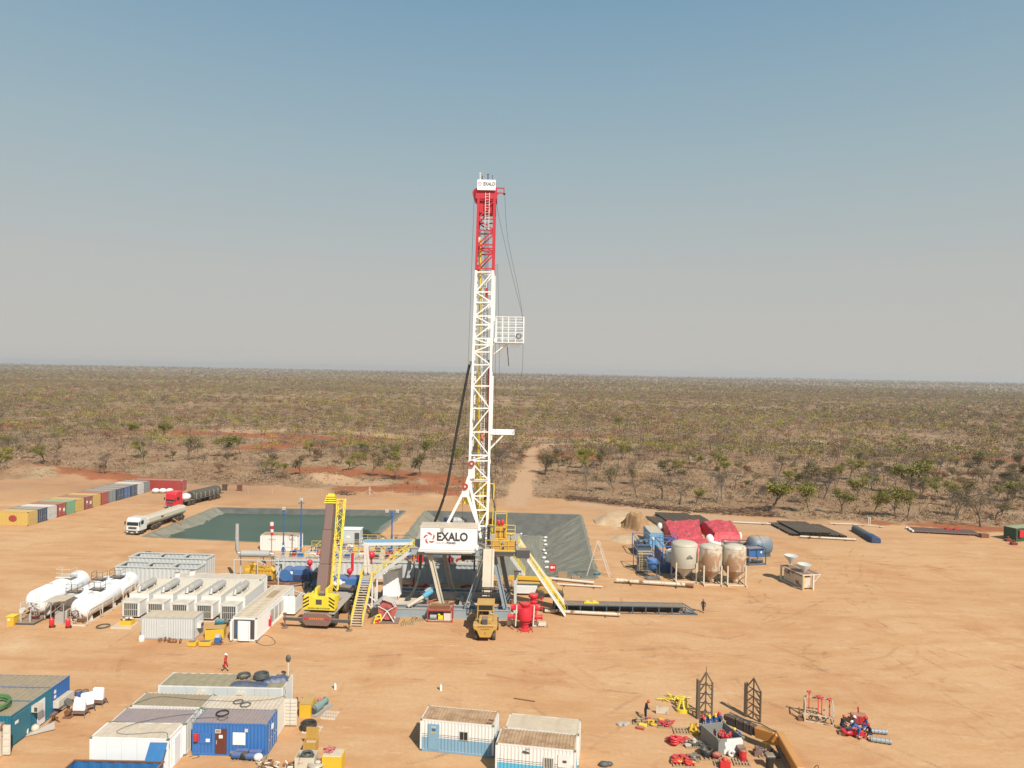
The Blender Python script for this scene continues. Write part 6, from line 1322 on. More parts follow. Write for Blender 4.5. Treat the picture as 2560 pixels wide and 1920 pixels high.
for k in range(15):
    x, y = rr.uniform(-36, -20), rr.uniform(90.5, 94.5) if k % 2 else rr.uniform(97.2, 99); mb = MB()
    mb.path([(0, 0, .12), (rr.uniform(.8, 2.4), rr.uniform(-.6, .6), rr.uniform(.2, .9)), (rr.uniform(2, 4), rr.uniform(-.9, .9), .15)], rr.uniform(.07, .16), 7); mb.box(-.3, -.3, 0, .4, .3, rr.uniform(.3, .9))
    solo(mb, 'pump_piping', rr.choice(('dark_grey', 'mauve', 'cream', 'teal', 'c_red', 'galv')), 'oily pipe run on the ground between the mud pumps and the crane', 'pipe', (x, y, 0), rr.uniform(-.5, .5), 'pipe runs by the pumps', recalc=False)
# light masts, windsock
def light_mast(label, base, H_, heads, mat='blue'):
    t = thing('light_mast', label, 'light mast', base); mb = MB(); mb.tube((0, 0, 0), (0, 0, H_), .1, n=8); mb.tube((0, 0, 0), (0, 0, H_*.45), .16, n=8); mb.bar((-.9, 0, H_*.96), (.9, 0, H_*.96), .08) if heads > 1 else None; mb.torus((0, 0, H_*.93), .45, .04, 'Z', 12, 5); mb.build('pole', mat, t)
    for k in range(heads): x = (-.8, .8, 0)[k] if heads > 1 else 0; mb = MB(); mb.box(x-.22, -.15, H_*.97, x+.22, .1, H_*.97+.42); l_ = mb.build('lamp', 'white', t); MB().box(x-.18, -.17, H_*.97+.05, x+.18, -.15, H_*.97+.37).build('lens', 'galv', l_)
    return t
light_mast('tall blue light mast nearest the windsock, left of the pair', Vector((-34.3, 106.6, 0)), 9.6, 1); light_mast('tallest blue light mast with a white lamp head beside the stair', Vector((-33.4, 112.5, 0)), 9.9, 1); light_mast('blue light mast with two lamps behind the mud tanks', Vector((-17.9, 107.0, 2.7)), 6.6, 2)
t = thing('windsock', 'thin red and white windsock pole before the brown roofed container', 'windsock', Vector((-35.9, 106.0, 0))); mb = MB(); mb.tube((0, 0, 0), (0, 0, 6.6), .05, n=6); mb.build('pole', 'red', t)
mb = MB()
for k in range(4): mb.m = k % 2; mb.tube((0, 0, 7.5-.5*k), (.03*k, 0, 7.0-.5*k), .30-.03*k, .28-.03*k, 10)
mb.build('sock', ['white', 'red'], t)
# ---------------- mud pumps
t = thing('mud_pump', 'blue mud pump driven by a yellow engine with a long silencer, leftmost of three', 'mud pump', (-38.9, 99.6, 0), 0, 'mud pumps')
mb = MB(); mb.box(0, 0, 0, 10.5, 2.6, .3); mb.build('skid', 'rust', t)
mb = MB(); mb.box(1.0, .5, .35, 1.9, 2.2, 2.6); mb.tube((1.3, 1.3, 1.6), (1.95, 1.3, 1.6), 1.0, n=18); mb.build('radiator', 'cat_yellow', t, bevel=.05)
mb = MB(); mb.box(2.1, .6, .5, 5.2, 2.0, 1.7); mb.box(2.3, .5, 1.8, 5.0, 1.0, 2.2); mb.box(2.3, 1.5, 1.8, 5.0, 2.0, 2.2)
for k in range(6): mb.tube((2.6+k*.45, .55, 1.75), (2.6+k*.45, .35, 1.2), .1, n=8); mb.box(2.45+k*.45, .6, 2.2, 2.75+k*.45, .95, 2.4)
mb.tube((4.9, .9, 2.2), (5.4, .7, 1.7), .3, n=12); mb.tube((2.2, 1.2, 2.6), (2.9, 1.2, 2.2), .2, n=10); mb.build('engine', 'cat_yellow', t, bevel=.03)
mb = MB(); mb.box(2.3, .45, .6, 5.0, .6, 1.1); mb.build('engine_guard', 'dark_grey', t)
mb = MB()
for x in (-.1, 3.2, 6.2):
    for y in (0, 2.4): mb.bar((x, y, 0), (x, y, 3.5), .12)
    mb.bar((x, 0, 3.5), (x, 2.4, 3.5), .12)
for y in (0, 2.4): mb.bar((-.1, y, 3.5), (6.2, y, 3.5), .1); mb.bar((3.2, y, 3.4), (4.4, y, 2.8), .08) if y == 0 else None
mb.bar((-.1, 0, .2), (.9, 0, 1.6), .08); mb.build('engine_frame', 'light_grey', t)
mb = MB(); mb.tube((.5, 1.3, 4.05), (4.5, 1.3, 4.05), .5, n=20); mb.tube((.2, 1.3, 4.05), (.5, 1.3, 4.05), .2, .5, n=16); mb.path([(.3, 1.3, 4.05), (-.1, 1.3, 4.15), (-.25, 1.3, 4.6), (-.25, 1.3, 6.2), (-.25, 1.3, 8.3)], [.24, .25, .26, .26, .24], 12); mb.torus((-.25, 1.3, 6.2), .27, .04, 'Z', 14, 5); mb.build('silencer', 'galv', t)
mb = MB(); mb.path([(4.4, 1.3, 4.1), (5.0, 1.3, 4.1), (5.25, 1.3, 3.7), (5.2, 1.3, 3.0), (5.1, 1.3, 2.6)], .2, 12); mb.build('exhaust_elbow', 'galv', t)
def pump(t, x, y, z, s=1.0, mat='pump_blue', dark=False):
    mb = MB(); T_ = Matrix.Translation((x, y, z)) @ Matrix.Scale(s, 4); mb.T = T_
    mb.prism([(0, 0), (3.4, 0), (3.6, .5), (3.4, 1.3), (2.9, 1.75), (1.2, 1.8), (.5, 1.5), (0, 1.0)], 'Y', .2, 2.1); mb.tube((.1, .1, .9), (.1, 2.2, .9), .85, n=20); mb.tube((-.8, 1.1, .9), (.2, 1.1, .9), .55, n=14)
    mb.build('power_end', mat, t, bevel=.05)
    mb = MB(); mb.T = T_; mb.box(1.2, .12, .2, 3.2, .2, 1.0); mb.build('inspection_cover', 'dark_grey' if dark else 'navy', t)
    mb = MB(); mb.T = T_; mb.box(3.6, .4, .1, 4.6, 1.9, 1.1); mb.tube((4.1, .2, 1.3), (4.1, 2.1, 1.3), .2, n=10)
    for k in range(3): mb.tube((3.5, .6+k*.5, .6), (5.0, .6+k*.5, .6), .18, n=10)
    mb.build('fluid_end', 'dark_grey', t)
    mb = MB(); mb.T = T_; mb.ball((3.3, 1.1, 2.55), .42, 14, (1, 1, 1.1)); mb.tube((3.3, 1.1, 1.7), (3.3, 1.1, 2.2), .16, n=10); mb.build('pulsation_damper', 'bright_red', t)
pump(t, 7.0, .1, .4); MB().box(7.8, .2, 1.5, 8.15, .22, 1.9).build('data_plate', 'white_clean', t)
mb = MB(); mb.tube((12.2, 1.0, 1.1), (12.2, .7, 1.1), .32, n=14); mb.path([(11, 1, .6), (12, 1, .9), (12.8, 1.2, 1.4)], .14, 8); mb.build('charge_pump', 'cyan', t)
mb = MB(); mb.path([(11.6, 2.2, 1.2), (11.7, 2.2, 2.4), (12.1, 2.2, 3.3), (12.2, 2.2, 4.6)], .13, 8); mb.tube((12.2, 2.2, 4.6), (12.2, 2.2, 5.2), .28, .22, n=10); mb.path([(12.3, 2.2, 3.2), (13.2, 2.2, 3.7)], .12, 8); mb.torus((12.4, 2.0, 1.6), .3, .1, 'X', 12, 6); mb.build('relief_line', 'red', t)
t = thing('mud_pump', 'dark blue mud pump mostly hidden behind the crane boom, middle of three', 'mud pump', (-28.0, 95.6, 0), 0, 'mud pumps'); mb = MB(); mb.box(0, -.5, 0, 7, 2.8, .35); mb.box(1.2, .0, .35, 2.3, 2.4, 3.1); mb.build('skid', 'dark_grey', t); pump(t, 2.9, .3, .5, .95); mb = MB(); mb.tube((1.8, -.4, 1.6), (1.8, 0, 1.6), .5, n=14); mb.build('sprocket_guard', 'teal', t)
t = thing('mud_pump', 'dark blue mud pump with twin black covers by the yellow stair, rightmost of three', 'mud pump', (-23.2, 92.6, 0), 0, 'mud pumps'); mb = MB(); mb.box(0, -.3, 0, 5.2, 3.4, .35); mb.box(.2, -1.6, 0, 4.8, -.3, .5); mb.build('skid', 'cream', t)
mb = MB(); mb.prism([(.2, .35), (4.9, .35), (4.9, 1.6), (.2, 1.6)], 'Y', 0, 2.2); mb.build('base_housing', 'black', t); mb = MB()
for x in (.7, 2.7): mb.prism([(x, 1.6), (x+1.75, 1.6), (x+1.6, 2.0), (x+.2, 2.15)], 'Y', -.1, 1.6)
mb.build('gear_cover', 'dark_grey', t, bevel=.06); mb = MB(); mb.prism([(1.2, 1.9), (4.4, 1.9), (4.0, 2.9), (1.8, 2.9)], 'Y', 1.0, 2.8); mb.tube((.4, .2, 1.0), (.4, -.3, 1.0), .4, n=12); mb.build('power_end', 'pump_blue', t, bevel=.06)
mb = MB()
for x, z, y in ((-1.6, 4.2, 3.8), (3.6, 4.4, 7.4)): mb.ball((x, y, z), .5, 14, (1, 1, 1.15)); mb.tube((x, y, z-1.3), (x, y, z-.4), .14, n=8)
mb.build('pulsation_damper', 'bright_red', t); mb = MB(); mb.path([(-1.8, 2.6, .6), (-1.9, 2.6, 1.3), (-1.6, 2.6, 2.2), (-1.5, 2.6, 2.9)], .2, 8); mb.path([(-1.8, 2.6, .6), (-.6, 2.5, .5)], .18, 8); mb.path([(.9, 7.4, 2.1), (.9, 7.4, 4.6)], .2, 8); mb.build('relief_line', 'bright_red', t)
mb = MB(); mb.tube((-1.1, 2.6, 1.6), (1.0, 2.6, 1.7), .32, n=10); mb.ball((-1.2, 2.6, 1.7), .42, 10); mb.ball((.2, 2.6, 1.9), .42, 10); mb.build('manifold', 'white', t); mb = MB(); mb.tube((2.2, -.9, .5), (2.2, -.9, 1.3), .16, n=10); mb.build('extinguisher', 'red', t)
mb = MB(); rr = random.Random(9)
for k in range(7): mb.tube((k*.33-1, 0, .16+.02*k), (k*.33+.2, 4.6, .16), .12, n=8)
solo(mb, 'steel_mats', 'mauve', 'stack of brown steel beams on the ground behind the crane', 'beams', (-25.2, 90.6, 0))
t = thing('duct_house', 'ribbed white side housing under the upper stair', 'housing', (-16.2, 90.6, 0)); mb = MB(); corr(mb, (0, 0), (1.9, .3), 1.5, 4.8, None, .35, .05); corr(mb, (1.9, .3), (2.1, 2.6), 1.2, 4.8, None, .35, .05); mb.build('wall', 'white_clean', t, recalc=False); mb = MB(); mb.box(.02, .3, 4.8, 2.1, 2.6, 4.9); mb.build('roof', 'off_white', t); mb = MB(); mb.box(.1, .2, 0, 1.8, 2.4, 1.5); mb.build('base', 'galv', t)
mb = MB(); mb.path([(0, 0, .3), (1.5, -.4, .45), (3.2, -.8, .35), (4.4, -.9, .5)], .14, 8); mb.path([(2.2, -.5, .4), (2.2, -.5, 1.6)], [.16, .1], 8); mb.ball((3.9, -.8, .6), .35, 8); mb.path([(3.0, -.2, .4), (4.6, -1.3, .4)], .1, 8); solo(mb, 'choke_manifold', 'red', 'red valve manifold lying in front of the shaded tank', 'manifold', (-15.6, 99.6, 0))
# ---------------- crane
t = thing('mobile_crane', 'yellow and brown rough terrain crane seen from behind with its boom raised', 'mobile crane', (-22.6, 82.7, 0), math.radians(-4))
mb = MB(); mb.prism([(-1.75, .95), (-1.35, .45), (1.35, .45), (1.75, .95), (1.75, 1.55), (1.2, 1.95), (-1.2, 1.95), (-1.75, 1.55)], 'Y', 0, .5); mb.box(-1.25, .5, .75, 1.25, 8.6, 1.65); mb.build('chassis', 'mauve', t, bevel=.05)
mb = MB(); mb.box(1.15, .7, 1.66, 1.95, 8.4, 1.8); mb.box(-1.95, .7, 1.66, -1.15, 8.4, 1.8); mb.box(-1.2, 6.5, 1.66, 1.2, 8.6, 1.85); mb.build('deck', 'galv', t)
for sx_ in (-1, 1):
    for yy in (1.7, 6.2):
        mb = MB(); mb.lathe((sx_*1.62, yy, .88), [(.5, -.3), (.82, -.3), (.88, -.2), (.88, .2), (.82, .3), (.5, .3)], 'X', n=24); w_ = mb.build('wheel', 'rubber', t); mb = MB(); mb.lathe((sx_*1.62, yy, .88), [(.5, -.2), (.5, .2)], 'X', n=16); mb.build('rim', 'mauve', w_)
for yy in (.2, 8.4):
    mb = MB(); mb.box(-4.05, yy-.18, .95, 4.05, yy+.12, 1.3); ou_ = mb.build('outrigger_beam', 'dark_grey', t)
    for sx_ in (-1, 1): mb = MB(); mb.tube((sx_*3.9, yy, .06), (sx_*3.9, yy, 1.75), .09, n=8); mb.tube((sx_*3.9, yy, 0), (sx_*3.9, yy, .08), .38, n=18); mb.box(sx_*3.9-.2, yy-.1, 1.7, sx_*3.9+.2, yy+.1, 1.8); mb.build('outrigger_jack', 'mauve', t)
mb = MB()
for k in range(7): x = -.86+k*.25; mb.add([(x, -.006, 1.2), (x+.14, -.006, 1.2), (x+.22, -.006, 1.42), (x+.08, -.006, 1.42)], [(0, 1, 2, 3)])
mb.build('reflector_plate', 'reflector', t); mb = MB(); mb.box(-1.55, -.03, 1.2, -1.1, 0, 1.42); mb.box(1.1, -.03, 1.2, 1.55, 0, 1.42); mb.build('tail_lamp', 'red', t)
cwt = MB(); yb = .75
cwt.prism([(-1.95, 2.05), (1.95, 2.05), (2.0, 2.3), (1.85, 3.75), (.75, 3.8), (.6, 3.55), (-.6, 3.55), (-.75, 3.8), (-1.85, 3.75), (-2.0, 2.3)], 'Y', yb, yb+1.2); cwt.box(-1.5, yb+1.2, 2.1, 1.5, yb+3.2, 3.1); ct = cwt.build('counterweight', 'lemon', t, bevel=.04)
mb = MB()
for s_ in (-1, 1):
    for k in range(3): z = 2.35+k*.42; mb.add([(s_*1.2, yb-.01, z+.35), (s_*1.2, yb-.01, z+.55), (s_*1.92, yb-.01, z+.12), (s_*1.92, yb-.01, z-.08)], [(0, 1, 2, 3)])
mb.build('hazard_stripe', 'black', ct); MB().box(-.36, yb-.02, 2.75, .36, yb+.02, 3.35).build('opening', 'dark_grey', ct); text_obj('CRANE & HIRE 0118 320 550', .22, 'logo_dark', ct, (0, yb-.02, 2.3))
mb = MB(); mb.box(-.8, 1.6, 3.1, -.5, 3.4, 4.4); mb.box(.5, 1.6, 3.1, .8, 3.4, 4.4); mb.build('boom_cradle', 'lemon', t); mb = MB(); mb.tube((-.3, 1.9, 3.6), (.4, 1.9, 3.6), .4, n=16); mb.build('winch_drum', 'dark_grey', t)
inv = (Matrix.Translation(t.location) @ t.rotation_euler.to_matrix().to_4x4()).inverted()
B0, B1 = inv @ W(805, 1500, 85.6), inv @ W(827, 1262, 89.6); bd = (B1-B0)
for k, (f0, f1, w0) in enumerate(((0, .36, 1.45), (.36, .72, 1.28), (.72, 1.0, 1.12))):
    mb = MB(); mb.bar(B0+bd*f0, B0+bd*f1, w0, w0*.9, upv=(1, 0, 0)) if False else mb.bar(B0+bd*f0, B0+bd*f1, w0*.9, w0, upv=(0, 1, 0)); o = mb.build('boom_section', 'mauve', t, bevel=.08)
mb = MB(); c_ = B1; u_ = bd.normalized()
for k in range(4): q = c_+u_*(.1+k*.28); mb.bar(q, q+u_*.14, 1.5-.12*k, 1.2)
mb.bar(c_, c_+u_*1.1, .7, .7); mb.tube(c_+u_*1.2+Vector((-.4, 0, 0)), c_+u_*1.2+Vector((.4, 0, 0)), .25, n=12); mb.build('boom_head', 'lemon', t)
J0, J1 = inv @ W(836, 1475, 86.3), inv @ W(853, 1248, 90.0); mb = MB(); jd = (J1-J0); ch_ = []
for (ax, ay) in ((-.35, -.35), (.45, -.35), (-.35, .35), (.45, .35)):
    mb.bar(J0+Vector((ax*.9, ay*.6, 0)), J1+Vector((ax*1.15, ay, 0)), .10)
n = 15
for k in range(n):
    a = J0+jd*(k/n); b_ = J0+jd*((k+1)/n); s1, s2 = (-.35, .45) if k % 2 else (.45, -.35); mb.bar(a+Vector((s1, -.3, 0)), b_+Vector((s2, -.3, 0)), .055); mb.bar(a+Vector((s1, .3, 0)), b_+Vector((s2, .3, 0)), .05); mb.bar(a+Vector((.45, -.3, 0)), b_+Vector((.45, .3, 0)), .05)
mb.bar(J1+Vector((-.9, 0, 0)), J1+Vector((.45, 0, 0)), .12); mb.build('lattice_jib', 'lemon', t)
mb = MB(); mb.bar(J0+Vector((-.5, 0, 0)), J0+jd*.55+Vector((-.45, 0, 0)), .16, .2); mb.build('jib_side_plate', 'yellow', t)
mb = MB(); mb.bar(B0+Vector((0, 1.9, -.8)), B0+bd*.42+Vector((0, .8, 0)), .35); mb.build('lift_cylinder', 'dark_grey', t)
mb = MB(); mb.tube(J0+Vector((.1, 0, -.1)), J0+Vector((.1, 0, -2.2)), .03, n=4); mb.ball(J0+Vector((.1, 0, -2.2)), .14, 8); mb.build('hook_line', 'dark_grey', t)
mb = MB(); mb.prism([(-1.95, 1.85), (-1.05, 1.85), (-1.05, 3.5), (-1.95, 3.3)], 'Y', 3.6, 5.2); cb = mb.build('cab', 'lemon', t, bevel=.04); MB().box(-1.97, 3.8, 2.5, -1.95, 5.0, 3.2).build('window', 'glass', cb)
rr = random.Random(88)      # clutter on and under the substructure
for k in range(16):
    x, y = rr.uniform(-14, -1), rr.uniform(96.6, 101) if k % 3 else rr.uniform(89.6, 93.5); mb = MB(); a = Vector((0, 0, .15)); mb.path([a, a+Vector((rr.uniform(.5, 1.6), rr.uniform(-.5, .5), rr.uniform(0, .5))), a+Vector((rr.uniform(1.5, 3), rr.uniform(-.8, .8), 0))], rr.uniform(.08, .2), 8)
    solo(mb, 'loose_pipe', rr.choice(('dark_grey', 'rust', 'c_red', 'steel_grey', 'cream', 'mauve')), 'short pipe or hose end lying in the shade under the rig floor', 'pipe', (x, y, 0 if y > 96 else .1), rr.uniform(0, 3), 'pipes under the rig floor', recalc=False)
# ---------------- forklift with its mast up to the slide
t = thing('forklift', 'large ochre forklift facing the rig, seen from behind, holding the pale slide', 'forklift', (-2.55, 79.75, 0), 0)
mb = MB(); mb.prism([(-.62, .55), (.62, .55), (.95, 1.3), (1.35, 1.55), (1.4, 2.0), (-1.4, 2.0), (-1.35, 1.55), (-.95, 1.3)], 'Y', 0, 1.3); mb.box(-1.3, 1.3, .7, 1.3, 4.6, 1.7); mb.build('counterweight', 'ochre', t, bevel=.06)
mb = MB(); mb.box(-.75, .5, 2.0, .75, 2.0, 2.5); mb.build('engine_cover', 'ochre', t, bevel=.05); mb = MB(); mb.box(-.35, .1, 2.0, .25, 1.2, 2.62); mb.box(-.5, -.02, 1.5, .5, 0, 1.55); mb.build('radiator_guard', 'dark_grey', t)
mb = MB()
for x in (-1.0, .9):
    for y in (2.0, 3.8): mb.bar((x, y, 1.7), (x*.92, y, 3.7), .12)
mb.box(-1.05, 1.85, 3.65, 1.0, 4.0, 3.78)
for x in (-1.0, .9): mb.bar((x, 2.0, 2.6), (x, 3.8, 2.6), .08)
mb.bar((-1, 1.95, 3.0), (.95, 1.95, 3.0), .08); mb.build('cab_frame', 'ochre', t); MB().box(-.85, 1.96, 3.05, .8, 1.99, 3.6).build('rear_window', 'glass', t); mb = MB(); mb.box(-.4, 2.6, 1.9, .3, 3.1, 2.9); mb.build('seat', 'maroon', t)
mb = MB()
for k in range(9): x = -.85+k*.2; mb.add([(x, -.008, 1.72), (x+.09, -.008, 1.72), (x+.17, -.008, 1.88), (x+.08, -.008, 1.88)], [(0, 1, 2, 3)])
mb.build('hazard_stripe', 'black', t); text_obj('1', .42, 'logo_dark', t, (0, -.02, 1.05), bold=.01)
for x, y, r in ((-.98, .95, .52), (.98, .95, .52), (-1.25, 4.2, .72), (1.25, 4.2, .72)):
    mb = MB(); mb.lathe((x, y, r), [(r*.55, -.2), (r*.95, -.22), (r, -.12), (r, .12), (r*.95, .22), (r*.55, .2)], 'X', n=22); w_ = mb.build('wheel', 'rubber', t); MB().lathe((x, y, r), [(r*.55, -.15), (r*.55, .15)], 'X', n=14).build('rim', 'ochre', w_)
mb = MB()
for x in (-.75, .6): mb.box(x, 4.75, .3, x+.16, 5.0, 4.6)
for z in (2.9, 3.6, 4.5): mb.box(-.75, 4.78, z, .75, 4.95, z+.13)
mb.build('lift_mast', 'black', t); mb = MB(); mb.box(-1.0, 4.65, 3.95, 1.0, 4.74, 4.1); mb.box(-1.0, 4.65, 4.75, 1.0, 4.74, 4.9)
for x in (-1, -.5, .4, .9): mb.box(x, 4.66, 4.1, x+.1, 4.73, 4.75)
mb.build('carriage', 'black', t)
# ---------------- blowout preventers
def flange(mb, c, r, h=.12, ax='Z'): mb.lathe(c, [(r, 0), (r, h)], ax, n=20, smooth=False)
t = thing('blowout_preventer', 'bright red blowout preventer with side rams standing before the rig base', 'blowout preventer', (2.1, 84.0, 0))
mb = MB(); flange(mb, (0, 0, .05), .75, .14); mb.tube((0, 0, .15), (0, 0, .9), .42, n=18); flange(mb, (0, 0, .85), .6, .16); mb.lathe((0, 0, 1.0), [(.5, 0), (.85, .25), (.9, .5), (.9, 1.35), (.8, 1.55)], n=24); flange(mb, (0, 0, 2.5), .78, .18); mb.lathe((0, 0, 2.68), [(.55, 0), (.5, .25), (.62, .3), (.62, .55)], n=20)
for k in range(14): a = 2*PI*k/14; mb.tube((.84*math.cos(a), .84*math.sin(a), 2.3), (.84*math.cos(a), .84*math.sin(a), 2.52), .07, n=6)
mb.build('annular_body', 'bright_red', t)
mb = MB(); mb.box(-1.5, -.35, 2.55, 1.5, .35, 3.0)
for s_ in (-1, 1): mb.tube((s_*.8, 0, 1.6), (s_*2.1, 0, 1.55), .26, n=12); flange(mb, (s_*1.3-(.1 if s_ < 0 else 0), 0, 1.57), .4, .14, 'X'); mb.tube((s_*1.2, 0, 2.75), (s_*1.75, 0, 2.7), .38, n=14); flange(mb, (s_*2.0-.05, 0, 1.57), .34, .12, 'X')
mb.build('ram', 'bright_red', t); mb = MB()
for s_ in (-1, 1): mb.tube((s_*1.05-.1, -.5, .6), (s_*1.05, -.45, 3.1), .09, n=8)
mb.build('lifting_post', 'off_white', t); mb = MB()
for k in range(5): mb.bar((-.9+k*.45, -.9-.1*(k % 2), .06), (-.7+k*.4, .4, .08), .09)
mb.build('dunnage', 'c_red', t)
t = thing('valve_stack', 'slim red wellhead valve stack with handwheels behind the blowout preventer', 'valve stack', (3.1, 86.1, 0))
mb = MB(); flange(mb, (0, 0, .1), .6, .14); mb.tube((0, 0, .1), (0, 0, 3.2), .34, n=16)
for z in (.9, 1.4, 2.1, 2.7): flange(mb, (0, 0, z), .55, .13)
mb.lathe((0, 0, 3.2), [(.4, 0), (.58, .12), (.58, .45), (.5, .5)], n=18); mb.build('stack', 'bright_red', t); mb = MB()
for s_, z in ((1, 1.9), (1, 3.0), (-1, 1.9)): mb.tube((0, 0, z), (s_*1.1, 0, z), .09, n=8); mb.torus((s_*1.1, 0, z), .35, .04, 'X', 14, 5); mb.bar((s_*1.1, 0, z-.35), (s_*1.1, 0, z+.35), .04)
mb.build('handwheel', 'bright_red', t)
for k, (u, v, lb) in enumerate(((1262, 1567, 'left'), (1326, 1570, 'right'))):
    t = thing('crate_pallet', 'pallet of pale boxes on the %s side of the blowout preventer' % lb, 'pallet', G(u, v)); mb = pallet(MB(), 1.4+.8*k, 1.0); mb.build('pallet', 'wood', t); mb = MB(); mb.box(.2, .1, .13, .8, .6, .75); mb.box(.9, .3, .13, 1.3+.6*k, .9, .55); mb.build('box', 'off_white', t, bevel=.03)
mb = MB(); mb.lathe((0, 0, .6), [(.62, -.45), (.62, -.3), (.35, -.3), (.35, .3), (.62, .3), (.62, .45)], 'Y', n=18); solo(mb, 'cable_drum', 'wood', 'small wooden cable drum left of the forklift front', 'cable drum', G(1184, 1555))
# cable reel
t = thing('hose_reel', 'large pink hose reel under a bent white cover before the base beam', 'hose reel', (-14.7, 85.4, 0), .05)
mb = MB(); mb.lathe((0, 0, 1.5), [(1.12, 0), (1.12, .06), (.4, .08), (.4, .9), (1.12, .92), (1.12, .98)], 'Y', n=36, smooth=False); rd_ = mb.build('drum', 'reel_pink', t); mb = MB()
for k in range(30): a = 2*PI*k/30; mb.bar((.35*math.cos(a), -.015, 1.5+.35*math.sin(a)), (1.08*math.cos(a), -.015, 1.5+1.08*math.sin(a)), .05, .03)
mb.build('drum_rib', 'c_red', rd_); MB().tube((0, -.05, 1.5), (0, .0, 1.5), .32, n=14).build('hub', 'dark_grey', rd_)
mb = MB()
for y in (-.12, 1.15): mb.bar((0, y, 1.5), (-.85, y, .15), .14, .1); mb.bar((0, y, 1.5), (.85, y, .15), .14, .1); mb.bar((-1.1, y, 2.1), (0, y, 1.5), .08); mb.bar((1.1, y, 2.1), (0, y, 1.5), .08)
mb.build('stand', 'white', t); mb = MB(); prof = [(-1.75, 2.05), (-.6, 2.95), (.55, 2.55), (.95, 1.95)]
for a, b_ in zip(prof[:-1], prof[1:]): mb.hexa([(a[0], -.3, a[1]), (a[0], 1.4, a[1]), (b_[0], 1.4, b_[1]), (b_[0], -.3, b_[1])], [(a[0], -.3, a[1]+.04), (a[0], 1.4, a[1]+.04), (b_[0], 1.4, b_[1]+.04), (b_[0], -.3, b_[1]+.04)])
mb.build('cover', 'light_grey', t); mb = MB(); mb.box(-1.9, -.4, 0, 1.4, 1.5, .14); mb.build('base', 'mauve', t); mb = MB(); mb.box(-1.4, -.3, .15, -.9, .1, .6); mb.ball((-1.15, -.1, .7), .2, 8); mb.build('hydraulic_motor', 'red', t)
t = thing('frame_tool', 'yellow tubular frame tool on the sand left of the pink reel', 'tool', G(934, 1560)); mb = MB()
for a, b_ in (((0, 0, .1), (.3, 0, 1.0)), ((.3, 0, 1.0), (.8, .2, 1.15)), ((.8, .2, 1.15), (.9, .2, .3)), ((0, 0, .1), (.7, .3, .1)), ((.15, .3, .1), (.4, .4, .95)), ((.4, .4, .95), (.3, 0, 1.0)), ((.9, .2, .3), (.5, .5, .2)), ((.1, .1, .5), (.85, .2, .7))): mb.bar(a, b_, .14)
mb.torus((.55, .15, .85), .25, .08, 'Y', 12, 6); mb.build('body', 'lemon', t)
t = thing('work_bench', 'red framed work rack with motors inside before the base beam', 'work bench', G(1068, 1555), .01); mb = MB()
for x in (0, 3.0):
    for y in (0, 1.3): mb.bar((x+.06, y, 0), (x+.06, y, 1.95), .13)
for y in (0, 1.3): mb.bar((0, y, 1.45), (3.1, y, 1.45), .16); mb.bar((0, y, .1), (3.1, y, .1), .12)
mb.build('frame', 'c_red', t); MB().box(.05, .05, 1.5, 3.0, 1.25, 1.6).build('shelf', 'c_red', t); mb = MB(); mb.box(.35, .1, 1.6, 2.7, 1.0, 2.0); mb.build('cover', 'rust', t); mb = MB(); mb.tube((.3, .5, .5), (1.1, .5, .5), .3, n=14); mb.build('motor', 'steel_grey', t); mb = MB(); mb.box(1.3, .3, .2, 1.9, .8, .7); mb.ball((1.4, .4, .8), .2, 8); mb.build('pump', 'lemon', t); MB().box(2.0, .2, .15, 2.85, 1.0, 1.1).build('box', 'off_white', t); MB().box(.05, .05, .05, 3.0, 1.25, .12).build('floor', 'off_white', t)
put_pallet('pallet with brass fittings right of the pink reel, nearer one', G(1004, 1566), .25, 1.5, 1.0, group=None); put_pallet('pallet with brass fittings right of the pink reel, farther one', G(1030, 1557), .3, 1.5, 1.0)
mb = MB(); mb.torus((0, 0, .25), .2, .08, 'X', 10, 6); mb.box(-.3, -.2, 0, .5, .2, .2); solo(mb, 'fitting', 'ochre', 'brass coloured fitting on the nearer pallet by the reel', 'fitting', G(1012, 1558)+Vector((0, .2, .13))); mb = MB(); mb.torus((0, 0, .2), .25, .06, 'Z', 10, 6); mb.ball((.3, .2, .15), .15, 6); solo(mb, 'fitting', 'ochre', 'brass coloured fitting on the farther pallet by the reel', 'fitting', G(1036, 1550)+Vector((0, .2, .13)))
t = thing('mud_bucket', 'slanting pipe with a light blue end cap leaning over the base beams', 'pipe', (-12.6, 88.3, .3)); mb = MB(); mb.tube((0, 0, .8), (2.0, .4, 2.0), .24, n=12); mb.build('pipe', 'cream', t); mb = MB(); mb.tube((2.0, .4, 2.0), (3.1, .6, 2.75), .34, n=14); mb.build('cap', 'cyan', t); mb = MB(); mb.tube((1.3, 3.2, 1.2), (3.8, 4.4, 3.0), .3, n=12); mb.build('rear_pipe', 'steel_grey', t)
